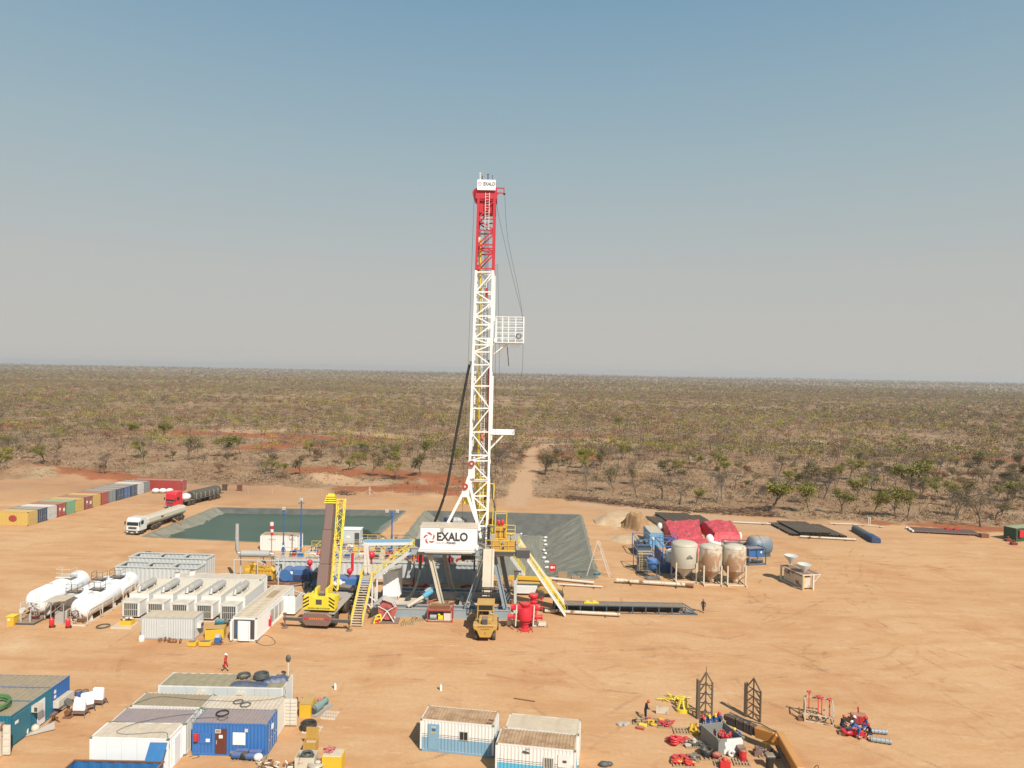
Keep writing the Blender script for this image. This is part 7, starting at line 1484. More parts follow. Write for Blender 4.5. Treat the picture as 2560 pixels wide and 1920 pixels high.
# upright post and yellow boom lift to the right
t = thing('prop_post', 'tall pale grey steel post beside the right substructure legs', 'post', (.75, 89.6, 0)); mb = MB(); mb.box(0, 0, 0, .35, .35, 5.4); mb.box(-.05, -.05, 5.0, .9, .4, 5.4); mb.bar((.4, .2, .3), (1.3, .2, 0), .15); mb.build('post', 'light_grey', t); MB().box(-.3, -.3, 0, .7, .7, .06).build('foot', 'light_grey', t)
t = thing('boom_lift', 'orange yellow boom lift on big tyres behind the ramp', 'boom lift', (5.7, 96.4, 0), 0)
mb = MB(); mb.prism([(-1.5, .7), (1.6, .7), (1.7, 1.3), (1.2, 1.6), (-1.3, 1.6), (-1.7, 1.2)], 'Y', -.8, .8); mb.build('chassis', 'ochre', t, bevel=.06); mb = MB(); mb.lathe((-.5, 0, 1.6), [(.75, 0), (.9, .5), (.6, 1.1), (.1, 1.3)], n=18); mb.build('turret', 'yellow', t)
for x in (-1.3, 1.3):
    for y in (-.95, .95): mb = MB(); mb.lathe((x, y, .62), [(.35, -.2), (.6, -.22), (.62, 0), (.6, .22), (.35, .2)], 'Y', n=22); w_ = mb.build('wheel', 'rubber', t); MB().lathe((x, y, .62), [(.34, -.15), (.34, .15)], 'Y', n=14).build('rim', 'off_white', w_)
mb = MB(); mb.bar((-.4, 0, 2.5), (-5.6, .2, 2.6), .4, .45); mb.bar((-.6, .1, 2.1), (-4.4, .3, 2.1), .25); mb.build('boom', 'yellow', t); mb = MB(); rail(mb, [(-6.4, -.4, 1.2), (-5.2, -.4, 1.2), (-5.2, .6, 1.2)], 1.1, .5, .06); mb.build('basket', 'yellow', t)
mb = MB(); mb.box(-4.6, 1.1, .3, -1.2, 2.2, 1.4); solo(mb, 'white_skid', 'white', 'white machine skid beside the boom lift', 'skid', (5.7, 95.6, 0), bevel=.06)
t = thing('warning_sign', 'red square notice board on two legs at the front of the dry pit', 'sign', G(1381, 1443)); mb = MB()
for x in (-.4, .4): mb.bar((x, 0, 0), (x, 0, 1.2), .05)
mb.build('leg', 'dark_grey', t); MB().box(-.52, -.03, .9, .52, .03, 1.95).build('board', 'red', t); mb = MB(); mb.lathe((-.12, -.04, 1.5), [(.2, 0), (.2, .01)], 'Y', n=14); mb.box(.15, -.04, 1.35, .32, -.03, 1.65); mb.build('symbol', 'white_clean', t)
put_pallet('stack of wooden pallets right of the red notice board', G(1396, 1446), -.05, 1.3, 1.1, stack=6); put_pallet('low pallet stack near the tripod at the pit corner', G(1430, 1450), -.1, 1.2, 1.0, stack=3)
t = thing('tripod', 'tall thin white tripod of pipes at the front right corner of the dry pit', 'tripod', G(1494, 1440)); mb = MB(); ap_ = Vector((0, 1.0, 5.2))
for x, y in ((-1.7, -.2), (1.7, -.6)): mb.bar((x, y, 0), ap_, .07)
ladder(mb, (1.9, .4, 0), ap_+Vector((.1, 0, 0)), .4, 14, (1, .3, 0), .03); mb.bar((0, 3, 0), ap_, .07); mb.bar((-.9, .3, 2.4), (.6, .3, 2.5), .04); mb.build('leg', 'off_white', t); mb = MB(); mb.box(-.3, .3, 0, .3, .9, .35); mb.ball((.4, .5, .3), .2, 8); mb.build('pump', 'teal', t)
rr = random.Random(3); pos = [(1303, 1337), (1369, 1335), (1364, 1346), (1362, 1354), (1364, 1364), (1360, 1378), (1364, 1386), (1360, 1397), (1367, 1407), (1368, 1421)]
for k, (u, v) in enumerate(pos): mb = MB(); mb.ball((0, 0, .2), .38, 9, (1.2, .8, .6)); mb.ball((.3*rr.random(), .2, .15), .28, 8, (1, .9, .6)); solo(mb, 'sandbag', 'sack', 'white sandbag on the floor of the dry pit' , 'sandbag', G(u, v, -3.35), rr.random()*3, 'white sandbags in the dry pit')
# ================================================================ right side yard
def pipe_stack(u0, v0, u1, v1, Lp, layers, group, lab, r=.125, sp=.29, axis_deg=None, mat='pipe_black'):
    """pipes side by side from point 0 to point 1 (near ends), lying away from the camera"""
    a, b_ = G(u0, v0), G(u1, v1); d = (b_-a).normalized(); ax = Vector((-d.y, d.x, 0)) if axis_deg is None else Vector((math.cos(math.radians(axis_deg)), math.sin(math.radians(axis_deg)), 0))
    me_ = MB(); me_.tube((0, 0, 0), (0, Lp, 0), r, n=10, caps=False); me_.tube((0, -.02, 0), (0, .3, 0), r*1.18, n=10, caps=False); me_.tube((0, Lp-.05, 0), (0, Lp, 0), r*.92, n=8); me_.m = 1; me_.tube((0, .04, 0), (0, .06, 0), r*.8, n=8)
    first = None; rz = math.atan2(ax.y, ax.x)-PI/2
    for li, (f0, f1) in enumerate(layers):
        L_ = (b_-a).length; n = int(L_*(f1-f0)/sp)
        for k in range(n):
            p = a+d*(L_*f0+(k+.5)*sp)+Vector((0, 0, .16+r+li*(2*r+.09)))+ax*random.uniform(-.25, .25)*(.6 if li else 1)
            if first is None: o = first = me_.build('casing_pipe', [mat, 'black'])
            else: o = first.copy(); C.objects.link(o)
            o.location = p; o.rotation_euler = (0, 0, rz+random.uniform(-.003, .003)); tag(o, lab[min(li, len(lab)-1)], 'pipe', group+(' layer %d' % (li+1)))
    mb = MB()
    for q in (.12, .5, .88): c0 = a+ax*Lp*q; mb.bar(c0+Vector((0, 0, .08))-d*.3, b_+ax*Lp*q+d*.3+Vector((0, 0, .08)), .14)
    solo(mb, 'bearer', 'wood', 'timber bearers under the %s' % group, 'bearers')
pipe_stack(1645, 1316, 1684, 1318, 8.5, [(0, 1)], 'small pipes left of the first pile', ['dark pipe in the low layer left of the big pile'], axis_deg=97)
pipe_stack(1681, 1320, 1806, 1324, 12.5, [(0, 1), (.0, .72)], 'pipes in the first big pile', ['dark ribbed looking pipe in the bottom layer of the first big pile', 'dark pipe in the top layer of the first big pile, behind the red tarpaulin'], sp=.31, axis_deg=95)
pipe_stack(1978, 1340, 2117, 1345, 10.5, [(0, 1), (.15, .72)], 'pipes in the second pile', ['black pipe in the bottom layer of the second pile', 'black pipe in the raised top layer of the second pile'], r=.16, sp=.37, axis_deg=93)
# third, low pile parallel to the tree line
a, b_ = G(2285, 1332), G(2440, 1340); d = (b_-a).normalized(); me_ = MB(); me_.tube((0, 0, 0), (12.2, 0, 0), .15, n=10); me_.m = 1; me_.tube((-.2, 0, 0), (.1, 0, 0), .18, n=10); first = None
for k in range(11):
    o = me_.build('casing_pipe', ['pipe_brown', 'white']) if first is None else first.copy()
    if first is None: first = o
    else: C.objects.link(o)
    o.location = a+Vector((-d.y, d.x, 0))*k*.36+Vector((random.uniform(-.2, .2), 0, .32)); o.rotation_euler = (0, 0, math.atan2(d.y, d.x)); tag(o, 'brown pipe with a white end in the low third pile before the trees', 'pipe', 'pipes in the third pile')
mb = MB(); mb.bar((0, 0, .1), (0, 4.4, .1), .14); o = solo(mb, 'bearer', 'wood', 'left timber bearer under the third pipe pile', 'bearer', a+d*2.5-Vector((0, .4, 0))); mb = MB(); mb.bar((0, 0, .1), (0, 4.4, .1), .14); solo(mb, 'bearer', 'wood', 'right timber bearer under the third pipe pile', 'bearer', a+d*10-Vector((0, .4, 0)))
mb = MB(); mb.box(0, 0, 0, 1.0, .5, .3); mb.torus((.5, .2, .5), .2, .06, 'Y', 10, 5); solo(mb, 'clamp', 'red', 'left red clamp lying on the third pipe pile', 'clamp', G(2365, 1329)+Vector((0, 0, .42))); mb = MB(); mb.box(0, 0, 0, 1.0, .5, .3); mb.torus((.5, .2, .5), .2, .06, 'Y', 10, 5); solo(mb, 'clamp', 'red', 'right red clamp lying on the third pipe pile', 'clamp', G(2386, 1331)+Vector((0, 0, .42)))
mb = MB(); mb.box(0, 0, 0, 1.5, 1.0, .75); mb.box(.1, .1, .7, 1.4, .9, .8); solo(mb, 'crate', 'rust', 'small rusty crate right of the third pipe pile', 'crate', G(2454, 1345))
t = thing('hose_bundle', 'long dark bundle with a blue covered end right of the second pile', 'bundle', G(2190, 1358), math.radians(84)); mb = MB(); mb.prism([(-.8, 0), (.8, 0), (.75, .85), (.35, 1.1), (-.45, 1.05), (-.8, .75)], 'X', 0, 10.3); T_ = None; mb.build('load', 'tarp_grey', t, bevel=.1); mb = MB(); mb.prism([(-.88, .02), (.88, .02), (.82, .95), (.38, 1.2), (-.5, 1.15), (-.88, .82)], 'X', -.1, 3.4); mb.build('cover', 'tarp_blue2', t, bevel=.1)
mb = MB()
for x in (1, 5, 9): mb.box(x, -1.3, 0, x+.2, 1.3, .12)
mb.build('runner', 'dark_grey', t)
for k, (u0, v0, u1, v1, r_, mt, lb) in enumerate(((1787, 1306, 1935, 1313, .16, 'rusty_white', 'long pale rusty pipe on sleepers between the two pipe piles'), (2000, 1345, 2140, 1353, .2, 'rusty_white', 'pale pipe lying along the front of the second pipe pile'), (2073, 1311, 2146, 1314, .12, 'cream', 'stack of thin cream poles by the two white posts'), (2146, 1314, 2212, 1320, .1, 'cream', 'thin cream pole right of the two white posts'), (1376, 1451, 1485, 1462, .2, 'off_white', 'pale pipe right of the low pallets'), (1392, 1464, 1506, 1471, .12, 'off_white', 'thin pale pipe before the pit corner'), (1362, 1533, 1550, 1543, .22, 'rusty_white', 'long white pipe on sleepers in front of the catwalk'))):
    a, b_ = G(u0, v0), G(u1, v1); L_ = (b_-a).length; t = thing('long_pipe', lb, 'pipe', a, heading(a, b_)); mb = MB(); mb.tube((0, 0, r_+.12), (L_, 0, r_+.12), r_, n=12)
    for q in (.03, .3, .8, .97): mb.torus((L_*q, 0, r_+.12), r_, .03, 'X', 12, 5)
    mb.build('pipe', mt, t); mb = MB()
    for q in (.15, .8): mb.box(L_*q, -.5, 0, L_*q+.15, .5, .12)
    mb.build('sleeper', 'stick', t)
a, b_ = G(1541, 1458), G(1730, 1470); t = thing('flow_pipe', 'long rusty white pipe with flanged joints before the three silos', 'pipe', a, heading(a, b_)); L_ = (b_-a).length; mb = MB(); mb.tube((1.2, 0, .42), (L_-1, 0, .42), .27, n=14); mb.tube((0, 0, .45), (1.2, 0, .45), .33, .27, 14)
for q in (1.2, L_*.64, L_*.8): mb.torus((q, 0, .42), .29, .06, 'X', 14, 6)
mb.build('pipe', 'rusty_white', t); mb = MB(); mb.tube((L_-1, 0, .42), (L_+.2, -.1, .35), .22, .28, 12); mb.build('end_elbow', 'rust', t); mb = MB(); mb.box(2.0, -.8, 0, 2.2, .6, .16); mb.box(L_*.78, -.8, 0, L_*.78+.2, .6, .16); mb.build('sleeper', 'stick', t)
for k, (u, lb) in enumerate(((2171, 'left of two'), (2175, 'right of two'))): mb = MB(); mb.tube((0, 0, 0), (0, 0, 1.8), .09, n=8); solo(mb, 'marker_post', 'off_white', 'short white post before the trees, %s' % lb, 'post', G(u, 1313), 0, 'two white posts')
# silos
for k, (u, v, mt, lb) in enumerate(((1715, 1452, 'silo', 'cream silo with black writing, leftmost of three'), (1777, 1456, 'silo_rust', 'rust and cream silo in the middle of three'), (1836, 1457, 'silo_rust2', 'rust and cream silo, rightmost of three'))):
    s_ = (1.95, 1.66, 1.7)[k]; p = G(u-3, v)+Vector((0, -.2+.9*(k == 0), 0)); t = thing('silo', lb, 'silo', p, 0, 'hopper bottomed silos'); mb = MB()
    mb.lathe((0, 0, 0), [(.22, .25), (.3, .6), (s_*.97, 2.1), (s_, 2.2), (s_, 5.4), (s_*.9, 5.65), (s_*.5, 5.85), (.02, 5.9)], n=32); mb.build('tank', mt, t)
    for z in (2.2, 2.9, 5.35): mb = MB(); mb.lathe((0, 0, 0), [(s_+.015, z-.03), (s_+.015, z+.03)], n=32); mb.build('hoop', mt, t)
    mb = MB()
    for x in (-1, 1):
        for y in (-1, 1): mb.bar((x*s_*.78, y*s_*.78, 0), (x*s_*.78, y*s_*.78, 2.9), .2)
        mb.bar((x*s_*.78, -s_-.3, .1), (x*s_*.78, s_+.3, .1), .2); mb.bar((x*s_*.78, s_*.7, .2), (x*s_*.78, -s_*.7, 1.4), .1)
    for y in (-1, 1): mb.bar((-s_*.78, y*s_*.78, .1), (s_*.78, y*s_*.78, .1), .18)
    mb.build('leg_frame', 'cream', t)
    if k == 0:
        for j, (tx, z) in enumerate((('PETER', 4.05), ('EXCELLENT', 3.85), ('GOVERNMENT', 3.65))): text_obj(tx, .2, 'logo_dark', t, (.35, -s_*.985, z), rot=(PI/2, 0, .18), sx=.75, bold=.006)
# blue cement units
def frame_box(mb, x0, y0, z0, x1, y1, z1, w=.1):
    for x in (x0, x1):
        for y in (y0, y1): mb.bar((x, y, z0), (x, y, z1), w)
    for z in (z0, z1):
        for y in (y0, y1): mb.bar((x0, y, z), (x1, y, z), w)
        for x in (x0, x1): mb.bar((x, y0, z), (x, y1, z), w)
t = container('shipping_container', 'light blue container end on beside the red tarpaulin', 'shipping container', G(1624, 1368), 0, L=2.44, Wd=6.06, wall='sky_blue', roof='cream', frame='sky_blue', door=0, flat_front=True); q = MB()
for x in (.5, 1.0, 1.5, 2.0): q.tube((x, -.05, .2), (x, -.05, 2.4), .02, n=6)
q.box(.3, -.03, 1.3, .8, 0, 1.8).build('locking_bar', 'white', t)
rr = random.Random(8)
t = thing('pump_unit', 'blue framed pump unit with cream valves, front left of the blue group', 'pump unit', G(1593, 1431)); mb = MB(); frame_box(mb, 0, 0, .1, 2.6, 3.6, 3.4); mb.bar((0, 0, 1.7), (2.6, 0, 1.7), .08); mb.box(0, 0, 0, 2.6, 3.6, .2); mb.build('frame', 'slate_blue', t); mb = MB()
for k in range(8): mb = MB(); a = Vector((rr.uniform(.3, 2.3), rr.uniform(.3, 2.8), rr.uniform(.6, 2.8))); mb.path([a, a+Vector((rr.uniform(-.6, .6), rr.uniform(-.3, .3), rr.uniform(-.3, .5))), a+Vector((rr.uniform(-.5, .5), .2, -.4))], .1, 6); mb.build('valve', 'cream', t)
mb = MB(); mb.box(.1, .3, 2.8, 2.4, 1.2, 3.2); mb.build('manifold', 'cream', t); mb = MB(); ladder(mb, (.5, -.12, .2), (.5, -.12, 3.3), .4, 9, r=.03); mb.build('ladder', 'yellow', t); mb = MB(); mb.box(.4, .8, .3, 2.2, 2.8, 1.8); mb.build('pump', 'dark_grey', t)
t = thing('pump_unit', 'small blue tank on a stand in front of the framed pump unit', 'pump unit', G(1618, 1449)); mb = MB(); mb.lathe((.9, .9, 0), [(.3, 1.3), (.75, 1.7), (.8, 2.7), (.7, 2.9)], n=18); mb.build('tank', 'bright_blue', t); mb = MB(); frame_box(mb, 0, 0, .1, 1.8, 1.8, 2.5, .1); mb.box(-.2, -.2, 0, 2.0, 2.0, .1); mb.build('stand', 'slate_blue', t)
t = thing('pump_unit', 'blue caged unit behind the framed pump unit', 'pump unit', G(1593, 1392)); mb = MB(); frame_box(mb, 0, 0, .1, 2.6, 5, 2.9, .12); mb.bar((0, 0, 2.1), (2.6, 0, 2.1), .08); mb.build('frame', 'blue', t); mb = MB(); mb.box(.2, .4, .1, 2.4, 4.6, 1.8); mb.tube((.7, .4, 2.1), (.7, 3, 2.1), .3, n=12); mb.tube((1.8, .4, 2.1), (1.8, 3, 2.1), .3, n=12); mb.build('machine', 'slate_blue', t)
t = thing('batch_mixer', 'tall blue skid with a white drum left of the first silo', 'mixer', G(1656, 1433)); mb = MB(); mb.box(0, 0, 0, 2.9, 6.0, 1.4); mb.box(0, 1, 1.4, .25, 6, 3.0); mb.build('skid', 'denim_blue', t); mb = MB(); frame_box(mb, 0, 0, 1.4, 2.9, 6.0, 4.2, .12); mb.bar((0, 0, 4.2), (2.9, 6, 4.2), .1); rail(mb, [(0, 3, 4.2), (2.9, 3, 4.2), (2.9, 6, 4.2)], 1.0, .5, .06); mb.build('frame', 'bright_blue', t); mb = MB(); mb.lathe((1.6, 1.2, 1.5), [(.9, 0), (1.0, .3), (1.0, 1.6), (.5, 2.0), (.02, 2.1)], n=20); mb.build('drum', 'white', t)
t = thing('equipment_cage', 'blue framed cage with a pale panel right of the silos', 'cage', G(1872, 1414), math.radians(14)); mb = MB(); frame_box(mb, 0, 0, .1, 3.1, 2.2, 2.7, .12); mb.bar((1.5, 0, .1), (1.5, 0, 2.7), .08); mb.box(-.1, -.1, 0, 3.2, 2.3, .15); mb.build('frame', 'slate_blue', t); mb = MB(); mb.box(.2, .2, 1.3, 2.9, 2.0, 2.6); mb.build('engine_box', 'blue', t, bevel=.05); MB().box(2.2, .17, 1.9, 2.5, .2, 2.2).build('panel', 'white', t); mb = MB(); mb.tube((.3, .6, .6), (2.8, .6, .6), .35, n=12); mb.tube((.5, .6, .6), (1.0, .2, .9), .2, n=8); mb.build('pump', 'dark_grey', t)
t = thing('storage_tank', 'dusty blue round tank lying behind the cage right of the silos', 'tank', G(1893, 1388), math.radians(10)); mb = MB(); mb.lathe((0, 0, 1.75), [(.02, -1.9), (.9, -1.75), (1.5, -1.3), (1.7, -.8), (1.7, 1.6), (1.4, 2.1), (.02, 2.5)], 'X', n=26); mb.build('tank', 'slate_tank', t); mb = MB(); mb.box(-1.4, -1.2, 0, 1.8, 1.2, .5); mb.build('skid', 'slate_blue', t); mb = MB(); mb.lathe((0, 0, 1.75), [(1.74, -.05), (1.74, .05)], 'X', n=26); mb.build('band', 'blue', t)
t = thing('frame_rack', 'low blue frame rack behind the third silo', 'rack', G(1812, 1384), math.radians(-4)); mb = MB(); frame_box(mb, 0, 0, .1, 5.6, 2.3, 1.9, .14); mb.bar((2.8, 0, 1.9), (2.8, 2.3, 1.9), .1); mb.build('frame', 'slate_blue', t); mb = MB(); mb.tube((.2, .8, 1.4), (5.4, .8, 1.4), .35, n=12); mb.tube((.2, 1.7, 1.4), (5.4, 1.7, 1.4), .3, n=12); mb.build('cylinder', 'dark_grey', t)
# red tarpaulin stack
def sheet(name, label, cat, mat, corners, h, seed, n=34, m=20, drop=1.0, amp=.16):
    A, B, D, E_ = corners; mb = MB(); vs = []
    for j in range(m+1):
        for i in range(n+1):
            a, b_ = i/n, j/m; p = A.lerp(B, a).lerp(E_.lerp(D, a), b_); e = min(a, 1-a)*n; f = min(b_, 1-b_)*m; q = min(e, f)
            z = h*(min(1, q/(1.6+1.2*noise.noise(Vector((p.x*.4, p.y*.4, seed)))))**.7)+(amp*2.0*noise.noise(Vector((p.x*.7+seed, p.y*.7, 0)))+.14*noise.noise(Vector((p.x*1.7, p.y*2.2+seed, 3)))) if q > .4 else 0.03
            off = Vector((noise.noise(Vector((p.x, p.y, 7))), noise.noise(Vector((p.y, p.x, 9))), 0))*.22
            vs.append(p+off+Vector((0, 0, max(z, 0.02))))
    mb.add(vs, [(j*(n+1)+i, j*(n+1)+i+1, (j+1)*(n+1)+i+1, (j+1)*(n+1)+i) for j in range(m) for i in range(n)], False); return solo(mb, name, mat, label, cat, recalc=False)
Z2 = 1.9
sheet('tarpaulin', 'big red tarpaulin over the stacked sacks beside the first pipe pile', 'tarpaulin', 'tarp_patch', [G(1680, 1383), G(1760, 1370), G(1752, 1320)+Vector((0, 1, 0)), G(1655, 1322)], Z2, 1)
sheet('tarpaulin', 'second red tarpaulin over sacks, right of the big one', 'tarpaulin', 'tarp_patch', [G(1785, 1358), G(1852, 1357), G(1828, 1320), G(1748, 1319)], Z2*.95, 5)
sheet('tarpaulin', 'front red tarpaulin lobe hanging behind the silos', 'tarpaulin', 'tarp_patch', [G(1697, 1392), G(1768, 1388), G(1770, 1366), G(1690, 1368)], Z2*.9, 9, n=20, m=10)
for k, (u, v, rx, h, lb) in enumerate(((1774, 1362, 1.0, 1.9, 'upright white sheet poking out between the red tarpaulins'), (1785, 1366, 1.3, .9, 'white bag lying at the foot of the red tarpaulins'), (1800, 1363, .8, .5, 'small grey white bag right of the tarpaulins'), (1849, 1352, .5, 1.6, 'white cloth edge at the right end of the red tarpaulin'), (1649, 1326, .7, 1.5, 'white cloth at the left end of the red tarpaulin'))):
    mb = MB(); mb.ball((0, 0, h*.5), 1.0, 10, (rx*.8, .7, h*.55)); mb.v = [(x*(1+.25*noise.noise(Vector((x*2, y*2, z*2)))), y, max(z, 0)) for x, y, z in mb.v]; solo(mb, 'white_bag', 'sack', lb, 'bag', G(u, v))
# sand heaps
def heap(label, c, rx, ry, h, mat, rz=0, seed=1, cut=False, rough=.3):
    mb = MB(); n, m = 48, 48; vs = []
    for j in range(m+1):
        for i in range(n+1):
            a, b_ = i/n*2-1, j/m*2-1; rr_ = math.hypot(a, b_); q = max(0, 1-rr_*(1+.25*noise.noise(Vector((a*1.5+seed, b_*1.5, 2))))); z = h*min(1, q*2.1)**.8*(1-.25*max(0, 1-q*2))
            if cut and a*.8+b_*.3 < -.25: z *= max(0, 1-6*(-.25-(a*.8+b_*.3)))
            z += rough*h*.3*noise.noise(Vector((a*5+seed, b_*5, 0)))*min(1, q*4)+rough*h*.18*noise.noise(Vector((a*14+seed, b_*14, 0)))*min(1, q*4)
            vs.append((a*rx, b_*ry, z if q > 0 else -.03))
    mb.add(vs, [(j*(n+1)+i, j*(n+1)+i+1, (j+1)*(n+1)+i+1, (j+1)*(n+1)+i) for j in range(m) for i in range(n)], True); return solo(mb, 'sand_heap', mat, label, 'sand heap', c, rz, recalc=False)
heap('low flat pale sand heap behind the right corner of the dry pit', G(1556, 1303), 6, 6.5, 1.5, 'sand_pale', 0, 2, rough=.25); heap('steep brown clod of earth with a deep shaded face beside the first pipe pile', G(1586, 1322), 3.2, 3.0, 3.0, 'sand_lump', .3, 5, True, .6); heap('small pale spoil heap in front of the flat sand heap', G(1575, 1348), 4.0, 4, .4, 'sand_pale', 0, 7, rough=.4)
# hopper skid
t = thing('hopper_skid', 'cream framed skid carrying two grey cone hoppers, alone on the sand', 'hopper', G(2007, 1476), math.radians(14)); mb = MB(); L_, Wd_ = 2.0, 5.2
for x in (0, 1.7):
    for y in (0, Wd_): mb.bar((x, y, 0), (x, y, 2.3), .22)
    mb.bar((x, 0, .1), (x, Wd_, .1), .16); mb.bar((x, 0, 2.2), (x, Wd_, 2.2), .14)
for y in (0, Wd_): mb.bar((0, y, 2.2), (1.7, y, 2.2), .14)
mb.bar((1.7, 0, 1.0), (2.9, 0, 2.2), .1); mb.bar((1.7, 0, 2.2), (2.9, .0, 2.2), .1); mb.bar((2.9, 0, 2.2), (2.9, Wd_*.6, 2.2), .1); mb.build('frame', 'off_white', t); MB().box(.1, .1, 2.2, 2.85, Wd_-.1, 2.26).build('deck', 'rust', t); mb = MB(); mb.box(.15, .3, .15, 1.55, 4.8, 1.9); mb.build('tank', 'rusty_white', t, bevel=.1); mb = MB(); mb.bar((.02, -.13, 0), (.02, -.13, 2.2), .16, .04); mb.build('yellow_band', 'yellow', t)
for k, (x, y, z) in enumerate(((1.0, 1.2, 2.3), (.7, 3.9, 2.9))): mb = MB(); mb.lathe((x, y, z), [(.15, -.2), (.2, .1), (1.0, 1.1), (1.02, 1.2), (.95, 1.2), (.2, .25), (.05, .2)], n=26); mb.build('hopper_cone', 'light_grey', t)
t = container('shipping_container', 'green container cut by the right frame edge', 'shipping container', G(2540, 1355), math.radians(20), L=6.06, wall='dark_green', roof='green', frame='dark_green', door=0); mb = MB(); mb.box(.6, -.3, .9, 1.6, -.05, 2.2); mb.build('red_box', 'red', t)
for k, (u, v) in enumerate(((2520, 1353), (2534, 1362))): mb = MB(); mb.box(-.5, -.4, 0, .5, .4, .5); mb.tube((0, 0, .5), (0, 0, .9), .2, n=8); solo(mb, 'red_fitting', 'maroon', '%s dark red fitting on the ground by the green container' % ('farther', 'nearer')[k], 'fitting', G(u, v))
# cut branches along the tree line
mb = MB(); rr = random.Random(21); line = [(1420, 1249), (1480, 1254), (1540, 1262), (1600, 1268), (1680, 1276), (1760, 1282), (1850, 1287), (1960, 1292)]
for (u0, v0), (u1, v1) in zip(line[:-1], line[1:]):
    for k in range(60):
        q = rr.random(); c = G(u0+(u1-u0)*q, v0+(v1-v0)*q)+Vector((rr.gauss(0, .8), rr.gauss(0, .9), rr.uniform(.05, .9))); d = Vector((rr.gauss(0, 1), rr.gauss(0, .5), rr.gauss(0, .22)))
        mb.path([c-d*rr.uniform(.6, 1.6), c+Vector((0, 0, rr.uniform(-.1, .3))), c+d*rr.uniform(.6, 1.6)], [rr.uniform(.03, .12), .06, .02], 4)
o = solo(mb, 'brush_pile', 'stick', 'long windrow of cut grey branches along the tree line behind the pit', 'branches', recalc=False)
for k, (u, v) in enumerate(((860, 1237), (995, 1198), (1845, 1280), (700, 1196))):
    mb = MB()
    for j in range(70): c = Vector((rr.gauss(0, 1.3), rr.gauss(0, .8), rr.uniform(.05, .9))); d = Vector((rr.gauss(0, 1), rr.gauss(0, .6), rr.gauss(0, .3))); mb.path([c-d*.7, c+d*.7], [.05, .02], 4)
    g0 = G(u, v); g0.z = hgt(g0.x, g0.y); solo(mb, 'brush_heap', 'stick', 'round heap of cut brush %s' % ('beyond the crane boom at the pad edge', 'on the red mounds left of the mast', 'under the trees behind the pipe piles', 'at the pad edge beyond the pond')[k], 'branches', g0, recalc=False)
# perimeter fence
fl = [(-60, 1252), (150, 1215), (420, 1222), (620, 1236), (924, 1237), (1150, 1243), (1310, 1256), (1450, 1262), (1700, 1289)]
t = thing('wire_fence', 'thin wire perimeter fence with spaced droppers behind the pits', 'fence', G(924, 1237)); mb = MB(); mw = MB()
for (u0, v0), (u1, v1) in zip(fl[2:-3], fl[3:-2]):
    a, b_ = G(u0, v0), G(u1, v1); n = int((b_-a).length/5)
    for k in range(n): p = a.lerp(b_, k/n)-t.location; mb.tube(p, p+Vector((0, 0, 1.5)), .025, n=4)
    for z in (.5, 1.0, 1.4): mw.bar(a-t.location+Vector((0, 0, z)), b_-t.location+Vector((0, 0, z)), .008)
p = G(924, 1237)-t.location
for q in (-.12, .12): mb.tube(p+Vector((q, 0, 0)), p+Vector((q, 0, 2.0)), .06, n=6)
for q in (-2, 2): mb.bar(p+Vector((q, 0, 0)), p+Vector((0, 0, 1.5)), .05)
mb.build('fence_post', 'cream', t); mw.build('wire', 'galv', t)
for k, (u, v, lb) in enumerate(((553, 1228, 'left of two small stacks of split timber on a pallet beyond the pond'), (590, 1229, 'right of two small stacks of split timber on a pallet beyond the pond'))):
    t = thing('timber_stack', lb, 'timber stack', G(u, v)); mb = pallet(MB(), 1.3, 1.1); mb.build('pallet', 'wood', t); mb = MB()
    for j in range(6): mb.box(.05+.1*rr.random(), .1, .14+j*.27, 1.2, 1.0, .32+j*.27)
    mb.build('plank', 'stick' if k == 0 else 'rust', t)
mb = MB(); mb.torus((0, 0, .15), .55, .16, n=18, m=8); solo(mb, 'tyre', 'rubber', 'single tyre lying on the open sand behind the water tanks', 'tyre', G(368, 1385))
# ---------------- lorries
def wheels(t, xs, W_, r=.52):
    for x in xs:
        for s_ in (-1, 1): mb = MB(); mb.lathe((x, s_*(W_/2-.2), r), [(r*.5, -.16), (r*.94, -.17), (r, -.1), (r, .1), (r*.94, .17), (r*.5, .16)], 'Y', n=18); w_ = mb.build('wheel', 'rubber', t); MB().lathe((x, s_*(W_/2-.2), r), [(r*.5, -.12), (r*.5, .12)], 'Y', n=12).build('rim', 'cream', w_)
def cab_(t, mat, H_=3.1):
    mb = MB(); mb.prism([(0, .75), (2.3, .75), (2.3, H_), (.5, H_), (.1, H_-.5), (0, 1.6)], 'Y', -1.25, 1.25); c_ = mb.build('cab', mat, t, bevel=.06)
    MB().prism([(-.03, 1.75), (.0, 1.75), (.14, 2.5), (.1, 2.5)], 'Y', -1.1, 1.1).build('windscreen', 'glass', c_); mb = MB(); mb.box(.6, -1.27, 1.85, 1.35, -1.25, 2.55); mb.build('side_window', 'glass', c_); mb = MB(); mb.box(.6, 1.25, 1.85, 1.35, 1.27, 2.55); mb.build('side_window', 'glass', c_)
    mb = MB(); mb.box(-.12, -1.27, .35, .3, 1.27, .85); mb.build('bumper', 'dark_grey', c_); mb = MB(); mb.box(-.03, -.8, 1.1, 0, .8, 1.5); mb.build('grille', 'dark_grey', c_)
    for s_ in (-1, 1): MB().box(-.14, s_*.95-.18, .55, -.12, s_*.95+.18, .72).build('headlight', 'white_clean', c_); MB().box(-.15, s_*1.42-.08, 1.9, .05, s_*1.42+.08, 2.5).build('mirror', 'dark_grey', c_)
    MB().box(-.14, -.3, .42, -.125, .3, .53).build('number_plate', 'white_clean', c_); mb = MB(); mb.box(.3, -.5, .6, 6.2, .5, .95); mb.build('chassis', 'dark_grey', t)
